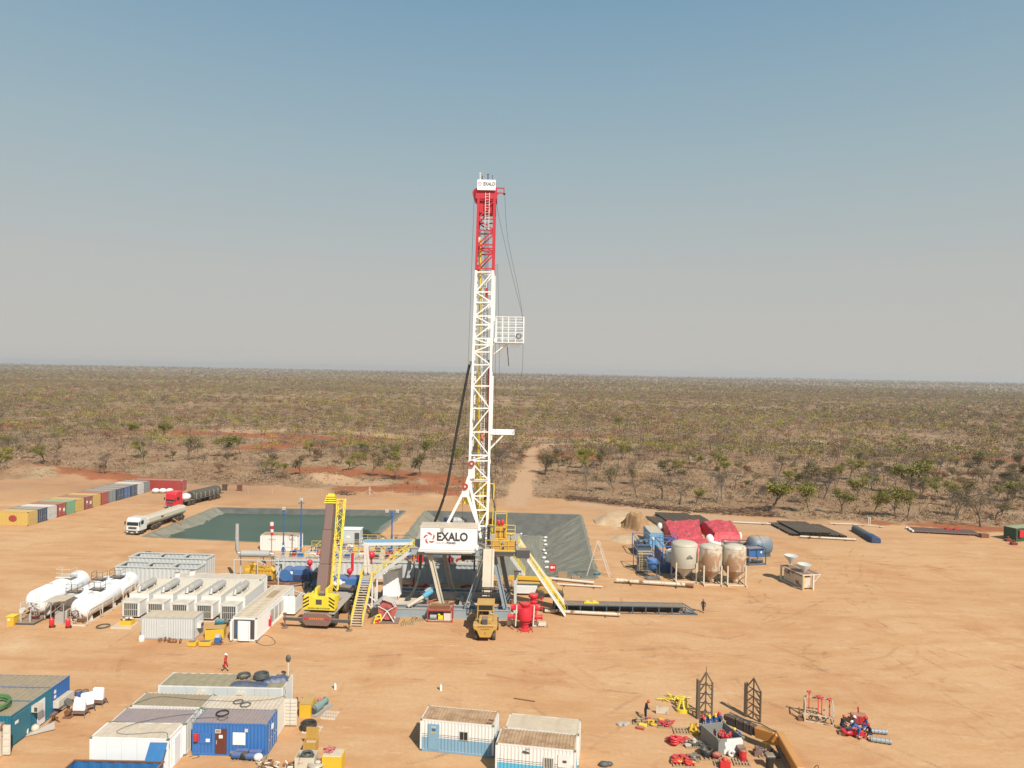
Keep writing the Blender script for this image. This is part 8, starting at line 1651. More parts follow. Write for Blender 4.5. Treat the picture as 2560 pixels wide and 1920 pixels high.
a, b_ = G(331, 1338), G(447, 1297); t = thing('tanker_lorry', 'white tanker lorry facing the camera at the pond corner', 'lorry', a, heading(a, b_)); cab_(t, 'white'); L_ = (b_-a).length
mb = MB(); mb.prism([(-1.15, 1.6), (-.7, 1.05), (.7, 1.05), (1.15, 1.6), (1.1, 2.45), (.6, 2.75), (-.6, 2.75), (-1.1, 2.45)], 'X', 2.9, L_+.8); mb.build('tank', 'tanker_cream', t, bevel=.1); mb = MB(); mb.box(4.8, -.5, .7, L_+.7, .5, 1.04); mb.box(4.5, -1.1, .6, 7.0, 1.1, .95); mb.build('trailer_frame', 'dark_grey', t); wheels(t, (1.2, 4.4, 5.6, L_-3.2, L_-1.9, L_-.6), 2.5); mb = MB(); mb.path([(L_-4, -1.2, .9), (L_-3.6, -2.2, .3), (L_-4.5, -3.4, .1)], .07, 6); mb.build('discharge_hose', 'orange', t)
MB().box(6.8, -1.18, 1.9, 7.5, -1.13, 2.2).build('side_sign', 'dark_grey', t)
a, b_ = G(425, 1273), G(523, 1250); t = thing('flatbed_lorry', 'red flatbed lorry with a tarpaulin covered load behind the tanker', 'lorry', a, heading(a, b_)+.03); cab_(t, 'bright_red', 3.7); L_ = 15.5; mb = MB(); mb.box(3.2, -1.25, 1.05, L_, 1.25, 1.25); mb.box(5, -.5, .7, L_-1, .5, 1.05); mb.build('flatbed', 'dark_grey', t); wheels(t, (1.3, 4.6, 5.8, L_-4.2, L_-2.9, L_-1.6), 2.5)
mb = MB(); mb.prism([(-1.2, 1.26), (1.2, 1.26), (1.2, 2.3), (.7, 2.9), (-.7, 2.9), (-1.2, 2.3)], 'X', 6.0, L_-.6); ld = mb.build('load', 'tarp_load', t, bevel=.2); mb = MB()
for k in range(6): mb.box(6.6+k*1.4, -1.23, 1.3, 6.66+k*1.4, 1.23, 2.4)
mb.build('strap', 'cream', ld); mb = MB(); mb.ball((4.6, 0, 1.9), 1.0, 12, (1.3, 1.1, .8)); mb.build('white_sack', 'sack', t)
# ================================================================ foreground yard
# open blue skip at the bottom edge
t = thing('skip', 'open blue steel skip with a raised lid at the bottom left edge', 'skip', (-31.9, 49.9, 0), 0); mb = MB(); L_, D_, H_ = 6.6, 1.75, 1.5
corr(mb, (0, 0), (L_, 0), .1, H_, None, 1.0, .05); corr(mb, (L_, D_), (0, D_), .1, H_, None, 1.0, .05); corr(mb, (L_, 0), (L_, D_), .1, H_, None, .9, .05); corr(mb, (0, D_), (0, 0), .1, H_, None, .9, .05); mb.box(.05, .05, .1, L_-.05, D_-.05, .18); mb.build('wall', 'sky_deep', t, recalc=False)
mb = MB(); mb.box(-.06, -.06, H_, L_+.06, .06, H_+.12); mb.box(-.06, D_-.06, H_, L_+.06, D_+.06, H_+.12); mb.box(-.06, .06, H_, .06, D_-.06, H_+.12); mb.box(L_-.06, .06, H_, L_+.06, D_-.06, H_+.12); mb.build('rim', 'rust', t)
mb = MB(); mb.hexa([(5.2, 1.72, 1.6), (6.5, 1.72, 1.6), (6.5, 1.78, 1.6), (5.2, 1.78, 1.6)], [(5.35, 2.2, 2.75), (6.65, 2.2, 2.75), (6.65, 2.26, 2.75), (5.35, 2.26, 2.75)]); mb.build('lid', 'sky_deep', t)
# white topped seats, drums and grinder by the blue containers
for k, (u, v, lb, s_) in enumerate(((194, 1753, 'dark blue drum with a rusty top and white mark', 'drum_blue'), (211, 1752, 'blue drum with a rust red top behind the white covers', 'blue'))):
    t = thing('oil_drum', lb, 'drum', G(u, v)+Vector((0, .1, 0)), 0, 'blue drums by the blue container'); mb = MB(); mb.lathe((0, 0, 0), [(.3, 0), (.3, .3), (.31, .32), (.3, .34), (.3, .6), (.31, .62), (.3, .64), (.3, .92)], n=20); mb.build('drum', 'denim_blue' if k == 0 else 'blue', t); MB().lathe((0, 0, .9), [(.29, 0), (.29, .04), (.02, .04)], n=20).build('lid', 'rust', t)
    if k == 0: MB().box(-.16, -.33, .42, .18, -.3, .54).build('drum_label', 'white', t)
for k, (u, v, lb, rz) in enumerate(((200, 1790, 'front one of the white covered frames by the drums', 0), (218, 1776, 'middle one of the white covered frames, half hidden', .5), (246, 1763, 'white covered frame standing apart on the right of the drums', -.05))):
    t = thing('cargo_stand', lb, 'stand', G(u, v), rz, 'white covered frames'); mb = MB(); mb.hexa([(-.55, -.3, .55), (.55, -.3, .55), (.5, .1, .55), (-.5, .1, .55)], [(-.5, -.12, 1.6), (.5, -.12, 1.6), (.48, .2, 1.6), (-.48, .2, 1.6)]); mb.build('cover', 'white_clean', t, bevel=.08); mb = MB(); mb.box(-.5, -.25, .3, .5, .4, .52); mb.build('cushion', 'mauve', t)
    for x, y in ((-.65, -.45), (.65, -.45), (-.6, .5), (.6, .5)): mb = MB(); mb.bar((x, y, 0), (x*.8, y*.5, .6), .05); mb.build('leg', 'dark_grey', t)
t = thing('grinder', 'rusty pedestal grinder with a round disc beside the blue container', 'grinder', G(171, 1793)); mb = MB(); mb.tube((0, 0, 0), (0, 0, 1.0), .12, n=8); mb.box(-.35, -.3, 0, .35, .3, .12); mb.tube((0, .1, .5), (0, -.25, .5), .25, n=12); mb.build('stand', 'rust', t); MB().tube((-.06, 0, 1.25), (.06, 0, 1.35), .38, n=18).build('disc', 'dark_grey', t)
t = thing('vice_stand', 'small rusty stand leaning by the white doored container', 'stand', G(135, 1806)); mb = MB()
for a in (0, 2.1, 4.2): mb.bar((.5*math.cos(a), .5*math.sin(a), 0), (0, 0, .6), .07)
mb.box(-.15, -.3, .6, .15, .3, .8); mb.build('stand', 'rust', t)
t = thing('scrap_sheet', 'bent silver sheet and fittings at the foot of the teal container', 'scrap', G(95, 1833), .5); mb = MB(); mb.hexa([(-.9, -.3, .05), (1.2, -.1, .1), (1.1, .5, .3), (-.8, .5, .1)], [(-.9, -.3, .1), (1.2, -.1, .2), (1.1, .5, .5), (-.8, .5, .16)]); mb.build('sheet', 'galv', t); mb = MB(); mb.ball((-.2, .2, .4), .35, 9); mb.torus((-.7, 0, .3), .25, .07, 'X', 10, 6); mb.build('fitting', 'cream', t)
# sacked lamp post and white bollards
t = thing('lamp_post', 'thin white lamp post with a grey bag over its head behind the green roof', 'lamp post', G(720, 1700)); MB().tube((0, 0, 0), (0, 0, 1.85), .06, n=8).build('post', 'off_white', t); mb = MB(); mb.ball((0, 0, 2.15), .32, 9, (.85, .6, 1.25)); mb.build('bag', 'tarp_grey', t)
for k, (u, v, lb) in enumerate(((838, 1723, 'short white bollard on the open sand, left of two'), (1102, 1726, 'short white bollard on the open sand, right of two'))): t = thing('bollard', lb, 'bollard', G(u, v)); MB().tube((0, 0, 0), (0, 0, .62), .12, n=12).build('post', 'white_clean', t); MB().box(-.14, -.1, .55, .2, .1, .66).build('cap', 'galv', t)
a, b_ = G(1285, 1747), G(1337, 1755); mb = MB(); mb.tube((0, 0, .06), ((b_-a).length, 0, .06), .06, n=8); solo(mb, 'loose_pipe', 'rust', 'thin rusty bar lying alone on the sand', 'bar', a, heading(a, b_))
mb = MB(); mb.ball((0, 0, .15), .38, 9, (1.2, .8, .6)); mb.ball((.4, .1, .12), .3, 8, (1.2, .8, .6)); solo(mb, 'grey_sack', 'tarp_grey', 'dark rubber lump right of the barred window cabin', 'sack', G(1510, 1915))
# items right of the cabins
t = thing('yellow_crate', 'yellow wooden crate beside the green motor', 'crate', G(748, 1795)); mb = MB(); mb.box(0, 0, 0, 1.0, 1.6, 1.2); mb.build('box', 'yellow', t); MB().box(-.03, -.02, 1.2, 1.03, 1.62, 1.24).build('lid', 'ochre', t)
t = thing('electric_motor', 'green grey pump motor on a flat base right of the yellow crate', 'motor', G(783, 1790), math.radians(70)); mb = MB(); mb.tube((.1, 0, .55), (1.1, 0, .55), .38, n=16); mb.tube((1.1, 0, .55), (1.9, 0, .6), .25, n=12); mb.torus((1.9, 0, .6), .28, .07, 'X', 12, 6); mb.build('motor', 'teal_grey', t); MB().box(-.2, -.5, 0, 2.3, .5, .18).build('base', 'steel_grey', t); mb = MB(); mb.ball((1.3, .3, .85), .2, 8); mb.build('cap', 'reel_pink', t); mb = MB(); mb.tube((-.1, 0, .5), (.1, 0, .5), .3, n=12); mb.build('fan', 'dark_grey', t)
for k, (a, b_) in enumerate((((755, 1744), (806, 1756)), ((763, 1741), (808, 1757)))): a, b_ = G(*a), G(*b_); mb = MB(); mb.box(0, -.05, 0, (b_-a).length, .05, .08); solo(mb, 'timber', 'wood', '%s pale timber behind the yellow crate' % ('nearer', 'farther')[k], 'timber', a, heading(a, b_))
put_pallet('empty pallet right of the green motor', G(801, 1797), -.1, 1.3, 1.3, 'off_white')
put_pallet('pale pallet under the black hose heap', G(754, 1833), -.05, 1.5, 1.1, 'off_white'); coil('hose_heap', 'heap of black hose on a pale pallet right of the blue cabin', G(769, 1828)+Vector((0, .25, .13)), .62, .075, 7, 'hose_dark', flat=.75, seed=31)
mb = MB(); mb.ball((0, 0, .3), .3, 8); mb.box(-.5, -.2, 0, .5, .4, .25); mb.torus((0, .1, .4), .35, .06, 'X', 10, 6); solo(mb, 'scrap_heap', 'rust', 'brown fittings at the foot of the open ribbed door', 'scrap', G(740, 1766))
t = thing('plywood_box', 'ochre open topped box with tools inside below the hose heap', 'crate', G(757, 1886)); mb = MB()
for a in ((0, 0, 1.0, .05), (0, .85, 1.0, .9), (0, .05, .05, .85), (.95, .05, 1.0, .85)): mb.box(a[0], a[1], 0, a[2], a[3], .95)
mb.box(.05, .05, .5, .95, .85, .6); mb.build('box', 'ochre', t); mb = MB(); mb.box(.0, .92, .0, 1.0, .96, 1.75); mb.build('lid', 'ochre', t); mb = MB()
for k in range(6): mb.tube((.15+k*.13, .2, .65), (.15+k*.13, .7, .75), .04, n=6)
mb.build('tools', 'off_white', t)
t = thing('metal_bin', 'grey metal bin holding a coiled belt at the bottom edge', 'bin', G(736, 1932)); mb = MB()
for a in ((0, 0, 1.5, .06), (0, 1.1, 1.5, 1.16), (0, .06, .06, 1.1), (1.44, .06, 1.5, 1.1)): mb.box(a[0], a[1], 0, a[2], a[3], 1.15)
mb.box(.06, .06, .3, 1.44, 1.1, .4); mb.build('wall', 'rusty_white', t); mb = MB(); mb.torus((.75, .7, .95), .45, .1, 'Z', 18, 6); mb.torus((.75, .7, 1.1), .38, .1, 'Z', 18, 6); mb.build('belt', 'tarp_grey', t)
t = thing('cable_drum', 'grey cable drum on its side between the metal bin and yellow box', 'cable drum', G(791, 1932)); mb = MB(); mb.lathe((0, 0, 0), [(.65, 0), (.65, .07), (.3, .07), (.3, .68), (.65, .68), (.65, .75), (.02, .76)], n=24); mb.build('drum', 'galv', t); mb = MB(); mb.ball((.1, 0, .85), .2, 8, (1.3, 1, .6)); mb.build('fittings', 'cream', t)
t = thing('yellow_box', 'yellow steel box with pink rags on top at the bottom edge', 'crate', G(804, 1935)); mb = MB(); mb.box(0, 0, 0, 1.5, 1.2, 1.3); mb.build('box', 'yellow', t); mb = MB(); mb.box(.05, .1, 1.3, 1.45, 1.1, 1.36); mb.build('lid', 'off_white', t); mb = MB(); rr = random.Random(6)
for k in range(10): mb.path([(rr.uniform(0, .8), rr.uniform(.3, 1.1), 1.42), (rr.uniform(0, .9), rr.uniform(.3, 1.1), 1.65), (rr.uniform(-.1, .8), rr.uniform(.3, 1.1), 1.45)], .06, 5)
mb.build('rags', 'reel_pink', t)
for k, (u, v, lb) in enumerate(((574, 1905, 'left pallet of black bags and blue drums before the blue cabin'), (608, 1908, 'right pallet of blue cans before the blue cabin'))):
    t = thing('loaded_pallet', lb, 'pallet', G(u, v)); pallet(MB(), 1.5, 1.2).build('pallet', 'wood', t); mb = MB(); mb.tube((.1, .3, .38), (.9, .3, .38), .24, n=12); mb.tube((.2, .9, .38), (1.2, .9, .38), .24, n=12); mb.build('can', 'denim_blue', t); mb = MB(); mb.ball((1.1, .2, .4), .38, 10, (1, .8, .8)); mb.build('bag', 'black' if k == 0 else 'white', t)
mb = MB(); mb.tube((0, 0, .2), (.9, .1, .2), .2, n=10); mb.ball((1.2, .2, .2), .24, 8); solo(mb, 'gas_bottle', 'dark_grey', 'dark cylinders on the sand behind the loaded pallets', 'cylinder', G(576, 1890))
rr = random.Random(14); mb = MB()
for k in range(34): a = Vector((rr.uniform(-1.8, 1.8), rr.uniform(-.5, .6), rr.uniform(.05, .4))); mb.m = rr.choice((0, 0, 1)); mb.path([a, a+Vector((rr.gauss(0, .3), rr.gauss(0, .25), rr.uniform(-.05, .25)))], rr.uniform(.04, .1), 6)
solo(mb, 'parts_heap', ['cream', 'rust'], 'row of scattered pale fittings at the bottom edge', 'scrap', G(690, 1918), recalc=False)
cable('cable', 'thin cable at the lower left corner of the blue cabin', [G(472, 1893), G(490, 1888), G(498, 1892), G(480, 1897)], .03)
# ---------------- pallets of red tools
def tool_pallet(label, u, v, rz, w, d, seed, mats=('red', 'dark_grey', 'yellow'), n=12, big=1.0, dx=0, dy=0):
    rr = random.Random(seed); t = thing('tool_pallet', label, 'pallet', G(u, v)+Vector((dx, dy, 0)), rz); pallet(MB(), w, d, 7).build('pallet', 'wood', t)
    for k in range(n):
        mb = MB(); x, y = rr.uniform(.15, w-.15), rr.uniform(.12, d-.12); s_ = rr.uniform(.09, .16)*big; mt = mats[min(len(mats)-1, int(rr.random()**1.6*len(mats)))]; c_ = rr.randrange(4)
        if c_ == 0: mb.tube((x, y, .13), (x, y, .13+s_*3), s_, n=10); mb.torus((x, y, .13+s_*1.4), s_*1.05, s_*.3, n=10, m=5); mb.torus((x, y, .13+s_*2.6), s_*1.05, s_*.3, n=10, m=5)
        elif c_ == 1: mb.bar((x-.35, y, .2), (x+.35, y+.1, .26), s_*.9, s_*.7); mb.torus((x+.35, y+.1, .26), s_*1.4, s_*.45, n=10, m=5)
        elif c_ == 2: mb.torus((x, y, .13+s_), s_*1.5, s_*.6, n=12, m=6); mb.box(x-s_, y-s_*.5, .13, x+s_*2.5, y+s_*.5, .13+s_)
        else: mb.box(x-s_*2, y-s_, .13, x+s_*2, y+s_, .13+s_*1.6); mb.tube((x-s_*2.6, y, .13+s_), (x+s_*2.6, y, .13+s_), s_*.5, n=8)
        mb.build('tool', mt, t)
    return t
tool_pallet('pallet of red and black tools beside the standing worker', 1613, 1817, -.12, 1.5, 1.1, 1, n=26, big=.85); tool_pallet('pallet of red spools right of the standing worker', 1645, 1821, -.12, 1.3, 1.1, 2, ('red', 'dark_grey', 'red'), n=18, big=.85)
tool_pallet('nearly empty pallet with a yellow tool left of the standing worker', 1583, 1812, -.12, 1.3, .9, 3, ('wood', 'yellow'), n=4)
tool_pallet('pallet of upright red elevators left of the grey basket', 1672, 1862, -.08, 1.5, 1.0, 4, ('red', 'bright_red', 'red'), n=26, big=.8); tool_pallet('pallet of black coils left of the grey basket', 1716, 1872, -.08, 1.2, .9, 5, ('dark_grey', 'tarp_grey', 'cream'), n=10)
tool_pallet('pallet of red tongs at the bottom edge, crowded with yellow handles', 1683, 1918, -.05, 1.8, 1.4, 6, ('red', 'bright_red', 'lemon'), n=34, big=.85); tool_pallet('pallet of dark slips at the bottom edge right of the tongs', 1716, 1908, -.05, 1.1, 1.1, 7, ('dark_grey', 'galv', 'steel_grey'), n=9)
t = thing('spool_set', 'two red stacked rings on the elevator pallet', 'rings', G(1687, 1866)+Vector((0, .2, .13))); mb = MB()
for k in range(3): mb.torus((0, 0, .12+k*.2), .3, .09, n=18, m=8)
mb.build('ring', 'bright_red', t)
put_pallet('empty pallet left of the grey basket corner', G(1686, 1836), -.05, 1.5, 1.0); put_pallet('empty pallet under the black tub', G(1752, 1902), -.12, 1.9, 1.1); put_pallet('small pallet with a red lump in front of the basket', G(1787, 1916), -.1, 1.1, .9); put_pallet('slatted pallet holding the red drum', G(1836, 1916), -.1, 1.3, 1.1)
mb = MB(); mb.ball((0, 0, .25), .3, 9, (1.3, 1, .7)); mb.torus((.1, 0, .3), .25, .1, n=10, m=6); solo(mb, 'red_fitting', 'c_red', 'brick red fitting on the small pallet in front of the basket', 'fitting', G(1793, 1904)+Vector((0, .3, .13)))
mb = MB(); mb.lathe((0, 0, 0), [(.48, 0), (.5, .1), (.5, .5), (.42, .52), (.42, .2), (.02, .2)], n=26); solo(mb, 'rubber_tub', 'black', 'round black rubber tub on an empty pallet before the basket', 'tub', G(1767, 1893)+Vector((0, .2, .13)))
t = thing('red_drum', 'red drum standing on the slatted pallet', 'drum', G(1859, 1906)+Vector((0, .2, .13))); MB().lathe((0, 0, 0), [(.28, 0), (.28, .28), (.29, .3), (.28, .32), (.28, .75)], n=18).build('drum', 'red', t); MB().lathe((0, 0, .72), [(.27, 0), (.27, .04), (.02, .04)], n=18).build('lid', 'maroon', t)
t = thing('red_drum', 'red drum with dark top behind the slatted pallet', 'drum', G(1852, 1890)); MB().lathe((0, 0, 0), [(.28, 0), (.28, .75)], n=18).build('drum', 'maroon', t); MB().box(-.3, -.3, .7, .3, .3, .8).build('lid', 'mauve', t)
mb = MB(); mb.torus((0, 0, .3), .22, .11, 'Y', 14, 8); solo(mb, 'ring', 'white', 'white and red ring leaning on the basket corner', 'ring', G(1829, 1892)); mb = MB(); mb.box(-.4, -.2, 0, .4, .2, .6); mb.ball((0, 0, .6), .25, 8); solo(mb, 'red_block', 'red', 'red block at the bottom edge before the basket', 'block', G(1812, 1920))
for k, (u, v, m_, lb) in enumerate(((1600, 1822, 'c_red', 'dark red block on the sand left of the tool pallets'), (1606, 1815, 'lemon', 'yellow bar behind the dark red block'), (1550, 1812, 'galv', 'left of two grey stones of metal on the sand'), (1564, 1812, 'galv', 'right of two grey stones of metal on the sand'))):
    mb = MB(); mb.hexa([(-.35, -.15, 0), (.35, -.25, 0), (.4, .1, 0), (-.3, .2, 0)], [(-.33, -.13, .22), (.33, -.22, .22), (.38, .1, .22), (-.28, .18, .22)]); solo(mb, 'block', m_, lb, 'block', G(u, v), -.2 if k < 2 else .8, bevel=.03)
mb = MB(); mb.box(0, 0, .05, 1.1, .08, .7); solo(mb, 'side_board', 'rusty_white', 'leaning board behind the red tool pallets', 'board', G(1640, 1785), -.12)
t = thing('slip_tool', 'yellow horseshoe shaped tool on the sand behind the tool pallets', 'tool', G(1707, 1778), .2); mb = MB(); n = 12
for k in range(n): a0, a1 = PI*(1.0+k/n), PI*(1.0+(k+1)/n); mb.bar((.55*math.cos(a0), .4*math.sin(a0), .15), (.55*math.cos(a1), .4*math.sin(a1), .15), .16, .3)
mb.bar((-.5, 0, .2), (-.2, .1, 1.1), .16); mb.bar((.5, 0, .2), (.3, .1, 1.1), .16); mb.bar((0, -.3, .2), (-.05, .0, 1.0), .14); mb.build('body', 'lemon', t)
t = thing('yellow_sling', 'tangle of yellow slings and chain behind the horseshoe tool', 'slings', G(1690, 1752)); mb = MB(); rr = random.Random(17)
for k in range(14): a = Vector((rr.uniform(-.9, .9), rr.uniform(-.4, .4), .1)); mb.path([a, a+Vector((rr.gauss(0, .4), rr.gauss(0, .3), rr.uniform(.05, .35))), a+Vector((rr.gauss(0, .6), rr.gauss(0, .3), .05))], .05, 5)
mb.build('sling', 'lemon', t, recalc=False)
mb = MB(); mb.tube((-.3, 0, .1), (-.1, .2, .75), .14, n=8); mb.tube((.2, -.1, .1), (.15, .15, .8), .14, n=8); mb.box(-.4, -.3, 0, .4, .3, .2); solo(mb, 'yellow_tool', 'yellow', 'yellow tool standing between the empty pallet and the basket', 'tool', G(1734, 1833))
# grey basket
A_, B_, C3, D3 = Vector((16.55, 59.2, 0)), Vector((17.35, 56.75, 0)), Vector((19.5, 57.2, 0)), Vector((18.65, 59.75, 0)); t = thing('cargo_basket', 'grey open steel basket full of red tongs with a white patched end', 'basket', B_, 0); HB = 1.35; mb = MB()
def wall_(mb, a, b_, z0, z1, th=.07):
    a, b_ = a-t.location, b_-t.location; d = (b_-a).normalized(); n_ = Vector((-d.y, d.x, 0))*th; mb.hexa([a+Vector((0, 0, z0)), b_+Vector((0, 0, z0)), b_+n_+Vector((0, 0, z0)), a+n_+Vector((0, 0, z0))], [a+Vector((0, 0, z1)), b_+Vector((0, 0, z1)), b_+n_+Vector((0, 0, z1)), a+n_+Vector((0, 0, z1))])
for a, b_ in ((A_, B_), (B_, C3), (C3, D3), (D3, A_)): wall_(mb, a, b_, .06, HB)
mb.add([p-t.location+Vector((0, 0, .1)) for p in (A_, B_, C3, D3)], [(0, 1, 2, 3)]); mb.build('wall', 'basket_grey', t); mb = MB()
for p in (A_, B_, C3, D3): q = p-t.location; mb.box(q.x-.1, q.y-.1, HB-.1, q.x+.1, q.y+.1, HB+.06)
mb.build('corner_casting', 'roof_green', t); e1 = (C3-B_).normalized(); mb = MB(); nn_ = Vector((e1.y, -e1.x, 0))*.02
for z0, z1, o0 in ((.1, .5, .5), (.5, .8, .62), (.8, 1.1, .55), (1.1, 1.34, .72)): a = e1*o0+nn_; b_ = e1*2.17+nn_; mb.add([a+Vector((0, 0, z0)), b_+Vector((0, 0, z0)), b_+Vector((0, 0, z1)), a+Vector((0, 0, z1))], [(0, 1, 2, 3)])
mb.build('white_patch', 'white', t)
rr = random.Random(12)
for k in range(16):
    p = B_.lerp(C3, rr.uniform(.2, .8)).lerp(A_.lerp(D3, rr.uniform(.2, .8)), rr.uniform(.1, .7)); mb = MB(); mb.bar((0, 0, .12), (rr.gauss(0, .1), rr.gauss(0, .1), 1.35), .14, .22); mb.torus((0, 0, 1.3), .13, .05, 'X', 10, 6); mb.box(-.2, -.12, .12, .2, .12, .7); solo(mb, 'tong', 'bright_red' if k % 3 else 'maroon', 'red pipe tong standing inside the grey basket', 'tong', p, rr.random()*3, 'red tongs in the grey basket')
# lattice racks (dark)
for k, (ua, va, ub, vb, hh, lb) in enumerate(((1747, 1797, 1779, 1796, 4.2, 'tall dark lattice frame with a pointed spike, left of two'), (1865, 1792, 1900, 1806, 3.75, 'dark pointed lattice frame behind the crane arm, right of two'))):
    a, b_ = G(ua, va), G(ub, vb); t = thing('lattice_frame', lb, 'lattice frame', a, heading(a, b_)); w_ = (b_-a).length; mb = MB(); H_ = hh-.9
    for x in (0, w_): mb.bar((x, 0, 0), (x, 0, H_), .14); 
    mb.box(-.2, -.1, 0, -.02, .3, H_+.25)
    mb.bar((w_/2, 0, .2), (w_/2, 0, hh), .1); mb.bar((w_/2, 0, H_+.9), (w_/2, .0, hh+(.5 if k == 0 else .1)), .05)
    mb.bar((0, 0, H_-.1), (w_/2, 0, hh), .11); mb.bar((w_, 0, H_-.1), (w_/2, 0, hh), .11); 
    for j in range(4):
        z = j*H_/4; mb.bar((0, .45, z+.5), (w_, 0, z+.5), .08); mb.bar((0, 0, z), (w_/2, 0, z+H_/4), .1); mb.bar((w_, 0, z), (w_/2, 0, z+H_/4), .1)
    mb.build('lattice', 'rack_brown', t)
# orange knuckle boom crane arm
t = thing('knuckle_boom', 'orange and brown knuckle boom arm reaching in from the bottom right', 'crane arm', (24.6, 52.6, 0), 0)
P0, P1_, P2_, P3_ = W(1818, 1796, 60.0), W(1895, 1828, 58.6), W(1948, 1838, 57.6), W(1990, 1925, 54.0)
def tp(p): return p-t.location
K = W(1940, 1842, 57.4); E0 = W(1992, 1935, 53.0)
mb = MB(); q0, q1 = tp(P0), tp(P1_); mb.bar(q0, q1, .45, .7, upv=(0, 0, 1)) if False else mb.bar(q0, q1, .62, .75); mb.bar(q0+Vector((0, 0, .35)), q0.lerp(q1, .7)+Vector((0, 0, .35)), .22, .2); mb.bar(q0+Vector((0, -.2, -.2)), q0.lerp(q1, .8)+Vector((0, -.2, -.35)), .3, .3); mb.ball(q0+Vector((-.05, 0, .1)), .3, 8)
for f_ in (.3, .55, .75): c_ = q0.lerp(q1, f_); mb.box(c_.x-.15, c_.y-.35, c_.z-.3, c_.x+.15, c_.y+.35, c_.z+.45)
mb.build('extension', 'black_brown', t, bevel=.04)
mb = MB(); mb.path([q0+Vector((.2, 0, .55)), q0.lerp(q1, .6)+Vector((0, 0, .55)), q1+Vector((.3, 0, .6)), tp(K)+Vector((-.3, 0, .55)), tp(K)+Vector((.3, -.2, .45))], .05, 6); mb.build('hydraulic_hose', 'dark_grey', t)
mb = MB(); mb.bar(tp(P1_)-Vector((.5, 0, 0))+Vector((.35, 0, 0)), tp(K), .7, .85); mb.bar(tp(K)+Vector((-.2, 0, .1)), tp(K)+Vector((.35, -.3, -.2)), .9, .8); mb.build('inner_arm', 'knuckle_orange', t, bevel=.05)
mb = MB(); mb.bar(tp(K)+Vector((.25, 0, .15)), tp(E0)+Vector((.3, 0, .1)), .6, .8); mb.build('main_arm', 'knuckle_orange', t, bevel=.06); mb = MB(); mb.bar(tp(K)+Vector((.0, -.3, -.5)), tp(E0)+Vector((-.1, 0, -.6)), .3, .3); mb.build('arm_cylinder', 'dark_grey', t)
mb = MB(); e_ = tp(E0)+Vector((.3, 0, .1)); mb.bar(e_, e_+Vector((.8, -2.5, -1.8)), .7, .9); mb.build('arm_base', 'knuckle_orange', t); g_ = e_+Vector((.8, -2.5, -1.8)); mb = MB(); mb.box(g_.x-1, g_.y-1.2, -.0, g_.x+1, g_.y+1, g_.z+.2); mb.build('crane_column', 'knuckle_orange', t)
tool_pallet('pallet of dark parts under the orange arm', 1898, 1896, -.15, 1.9, 1.2, 21, ('mauve', 'dark_grey', 'cream'), n=8); t = thing('black_drum', 'black plastic drum with a square lid under the orange arm', 'drum', G(1924, 1920)); MB().lathe((0, 0, 0), [(.3, 0), (.3, .9)], n=18).build('drum', 'black', t); MB().box(-.38, -.34, .9, .36, .34, 1.12).build('lid', 'dark_grey', t, bevel=.06)
mb = MB(); mb.box(-.3, -.25, 0, .3, .25, .4); mb.box(-.2, -.2, .4, .1, .1, .75); solo(mb, 'brown_block', 'mauve', 'brown two step block left of the black drum', 'block', G(1893, 1888)); mb = MB(); mb.prism([(-.5, .0), (.2, -.12), (.8, -.5), (.6, -.6), (-.3, -.3)], 'Z', .55, .68); mb.bar((-.2, -.1, 0), (-.2, -.1, .55), .07); mb.bar((.6, -.5, 0), (.6, -.5, .55), .07); solo(mb, 'yellow_stand', 'lemon', 'yellow plate on legs under the orange arm', 'stand', G(1920, 1872))
# elevator rack with red links
a, b_ = Vector((26.9, 62.75, 0)), Vector((29.1, 62.0, 0)); t = thing('tool_rack', 'pale steel rack with red lifting links hung on its top bar', 'rack', a, heading(a, b_)); w_ = (b_-a).length; mb = MB()
for x in (0, w_):
    for y in (0, 1.3): mb.bar((x, y, 0), (x, y, 1.75), .11)
    mb.bar((x, 0, .06), (x, 1.3, .06), .1); mb.bar((x, 0, 1.7), (x, 1.3, 1.7), .09)
for y in (0, 1.3):
    for z in (.06, .75): mb.bar((0, y, z), (w_, y, z), .09)
mb.bar((0, 1.3, 1.75), (w_, 1.3, 1.75), .12); mb.bar((w_*.45, .0, .1), (w_*.95, .2, .75), .06); mb.build('frame', 'rusty_white', t)
for k, (q, z) in enumerate(((.16, 2.25), (.5, 1.95), (.62, 1.85), (.9, 1.85))): mb = MB(); x = w_*q; mb.bar((x, 1.0, z), (x-.02, .8, z-1.15), .1); mb.torus((x, 1.0, z+.1), .17, .055, 'Z', 14, 6); mb.torus((x, .8, z-1.2), .13, .055, 'X', 12, 6); mb.build('link', 'link_red', t)
for k in range(3): mb = MB(); x = w_*(.2+.25*k); mb.bar((x, .3, .75), (x, .3, .35), .07); mb.torus((x, .3, .3), .12, .05, 'Y', 10, 6); mb.build('black_link', 'dark_grey', t)
mb = MB(); mb.torus((0, 0, .25), .2, .07, 'Y', 10, 6); mb.box(-.25, -.2, 0, .25, .2, .2); mb.tube((.1, .2, .1), (.1, .6, .9), .06, n=6); solo(mb, 'link_scrap', 'rust', 'small rusty parts at the left foot of the link rack', 'fitting', G(2001, 1800))
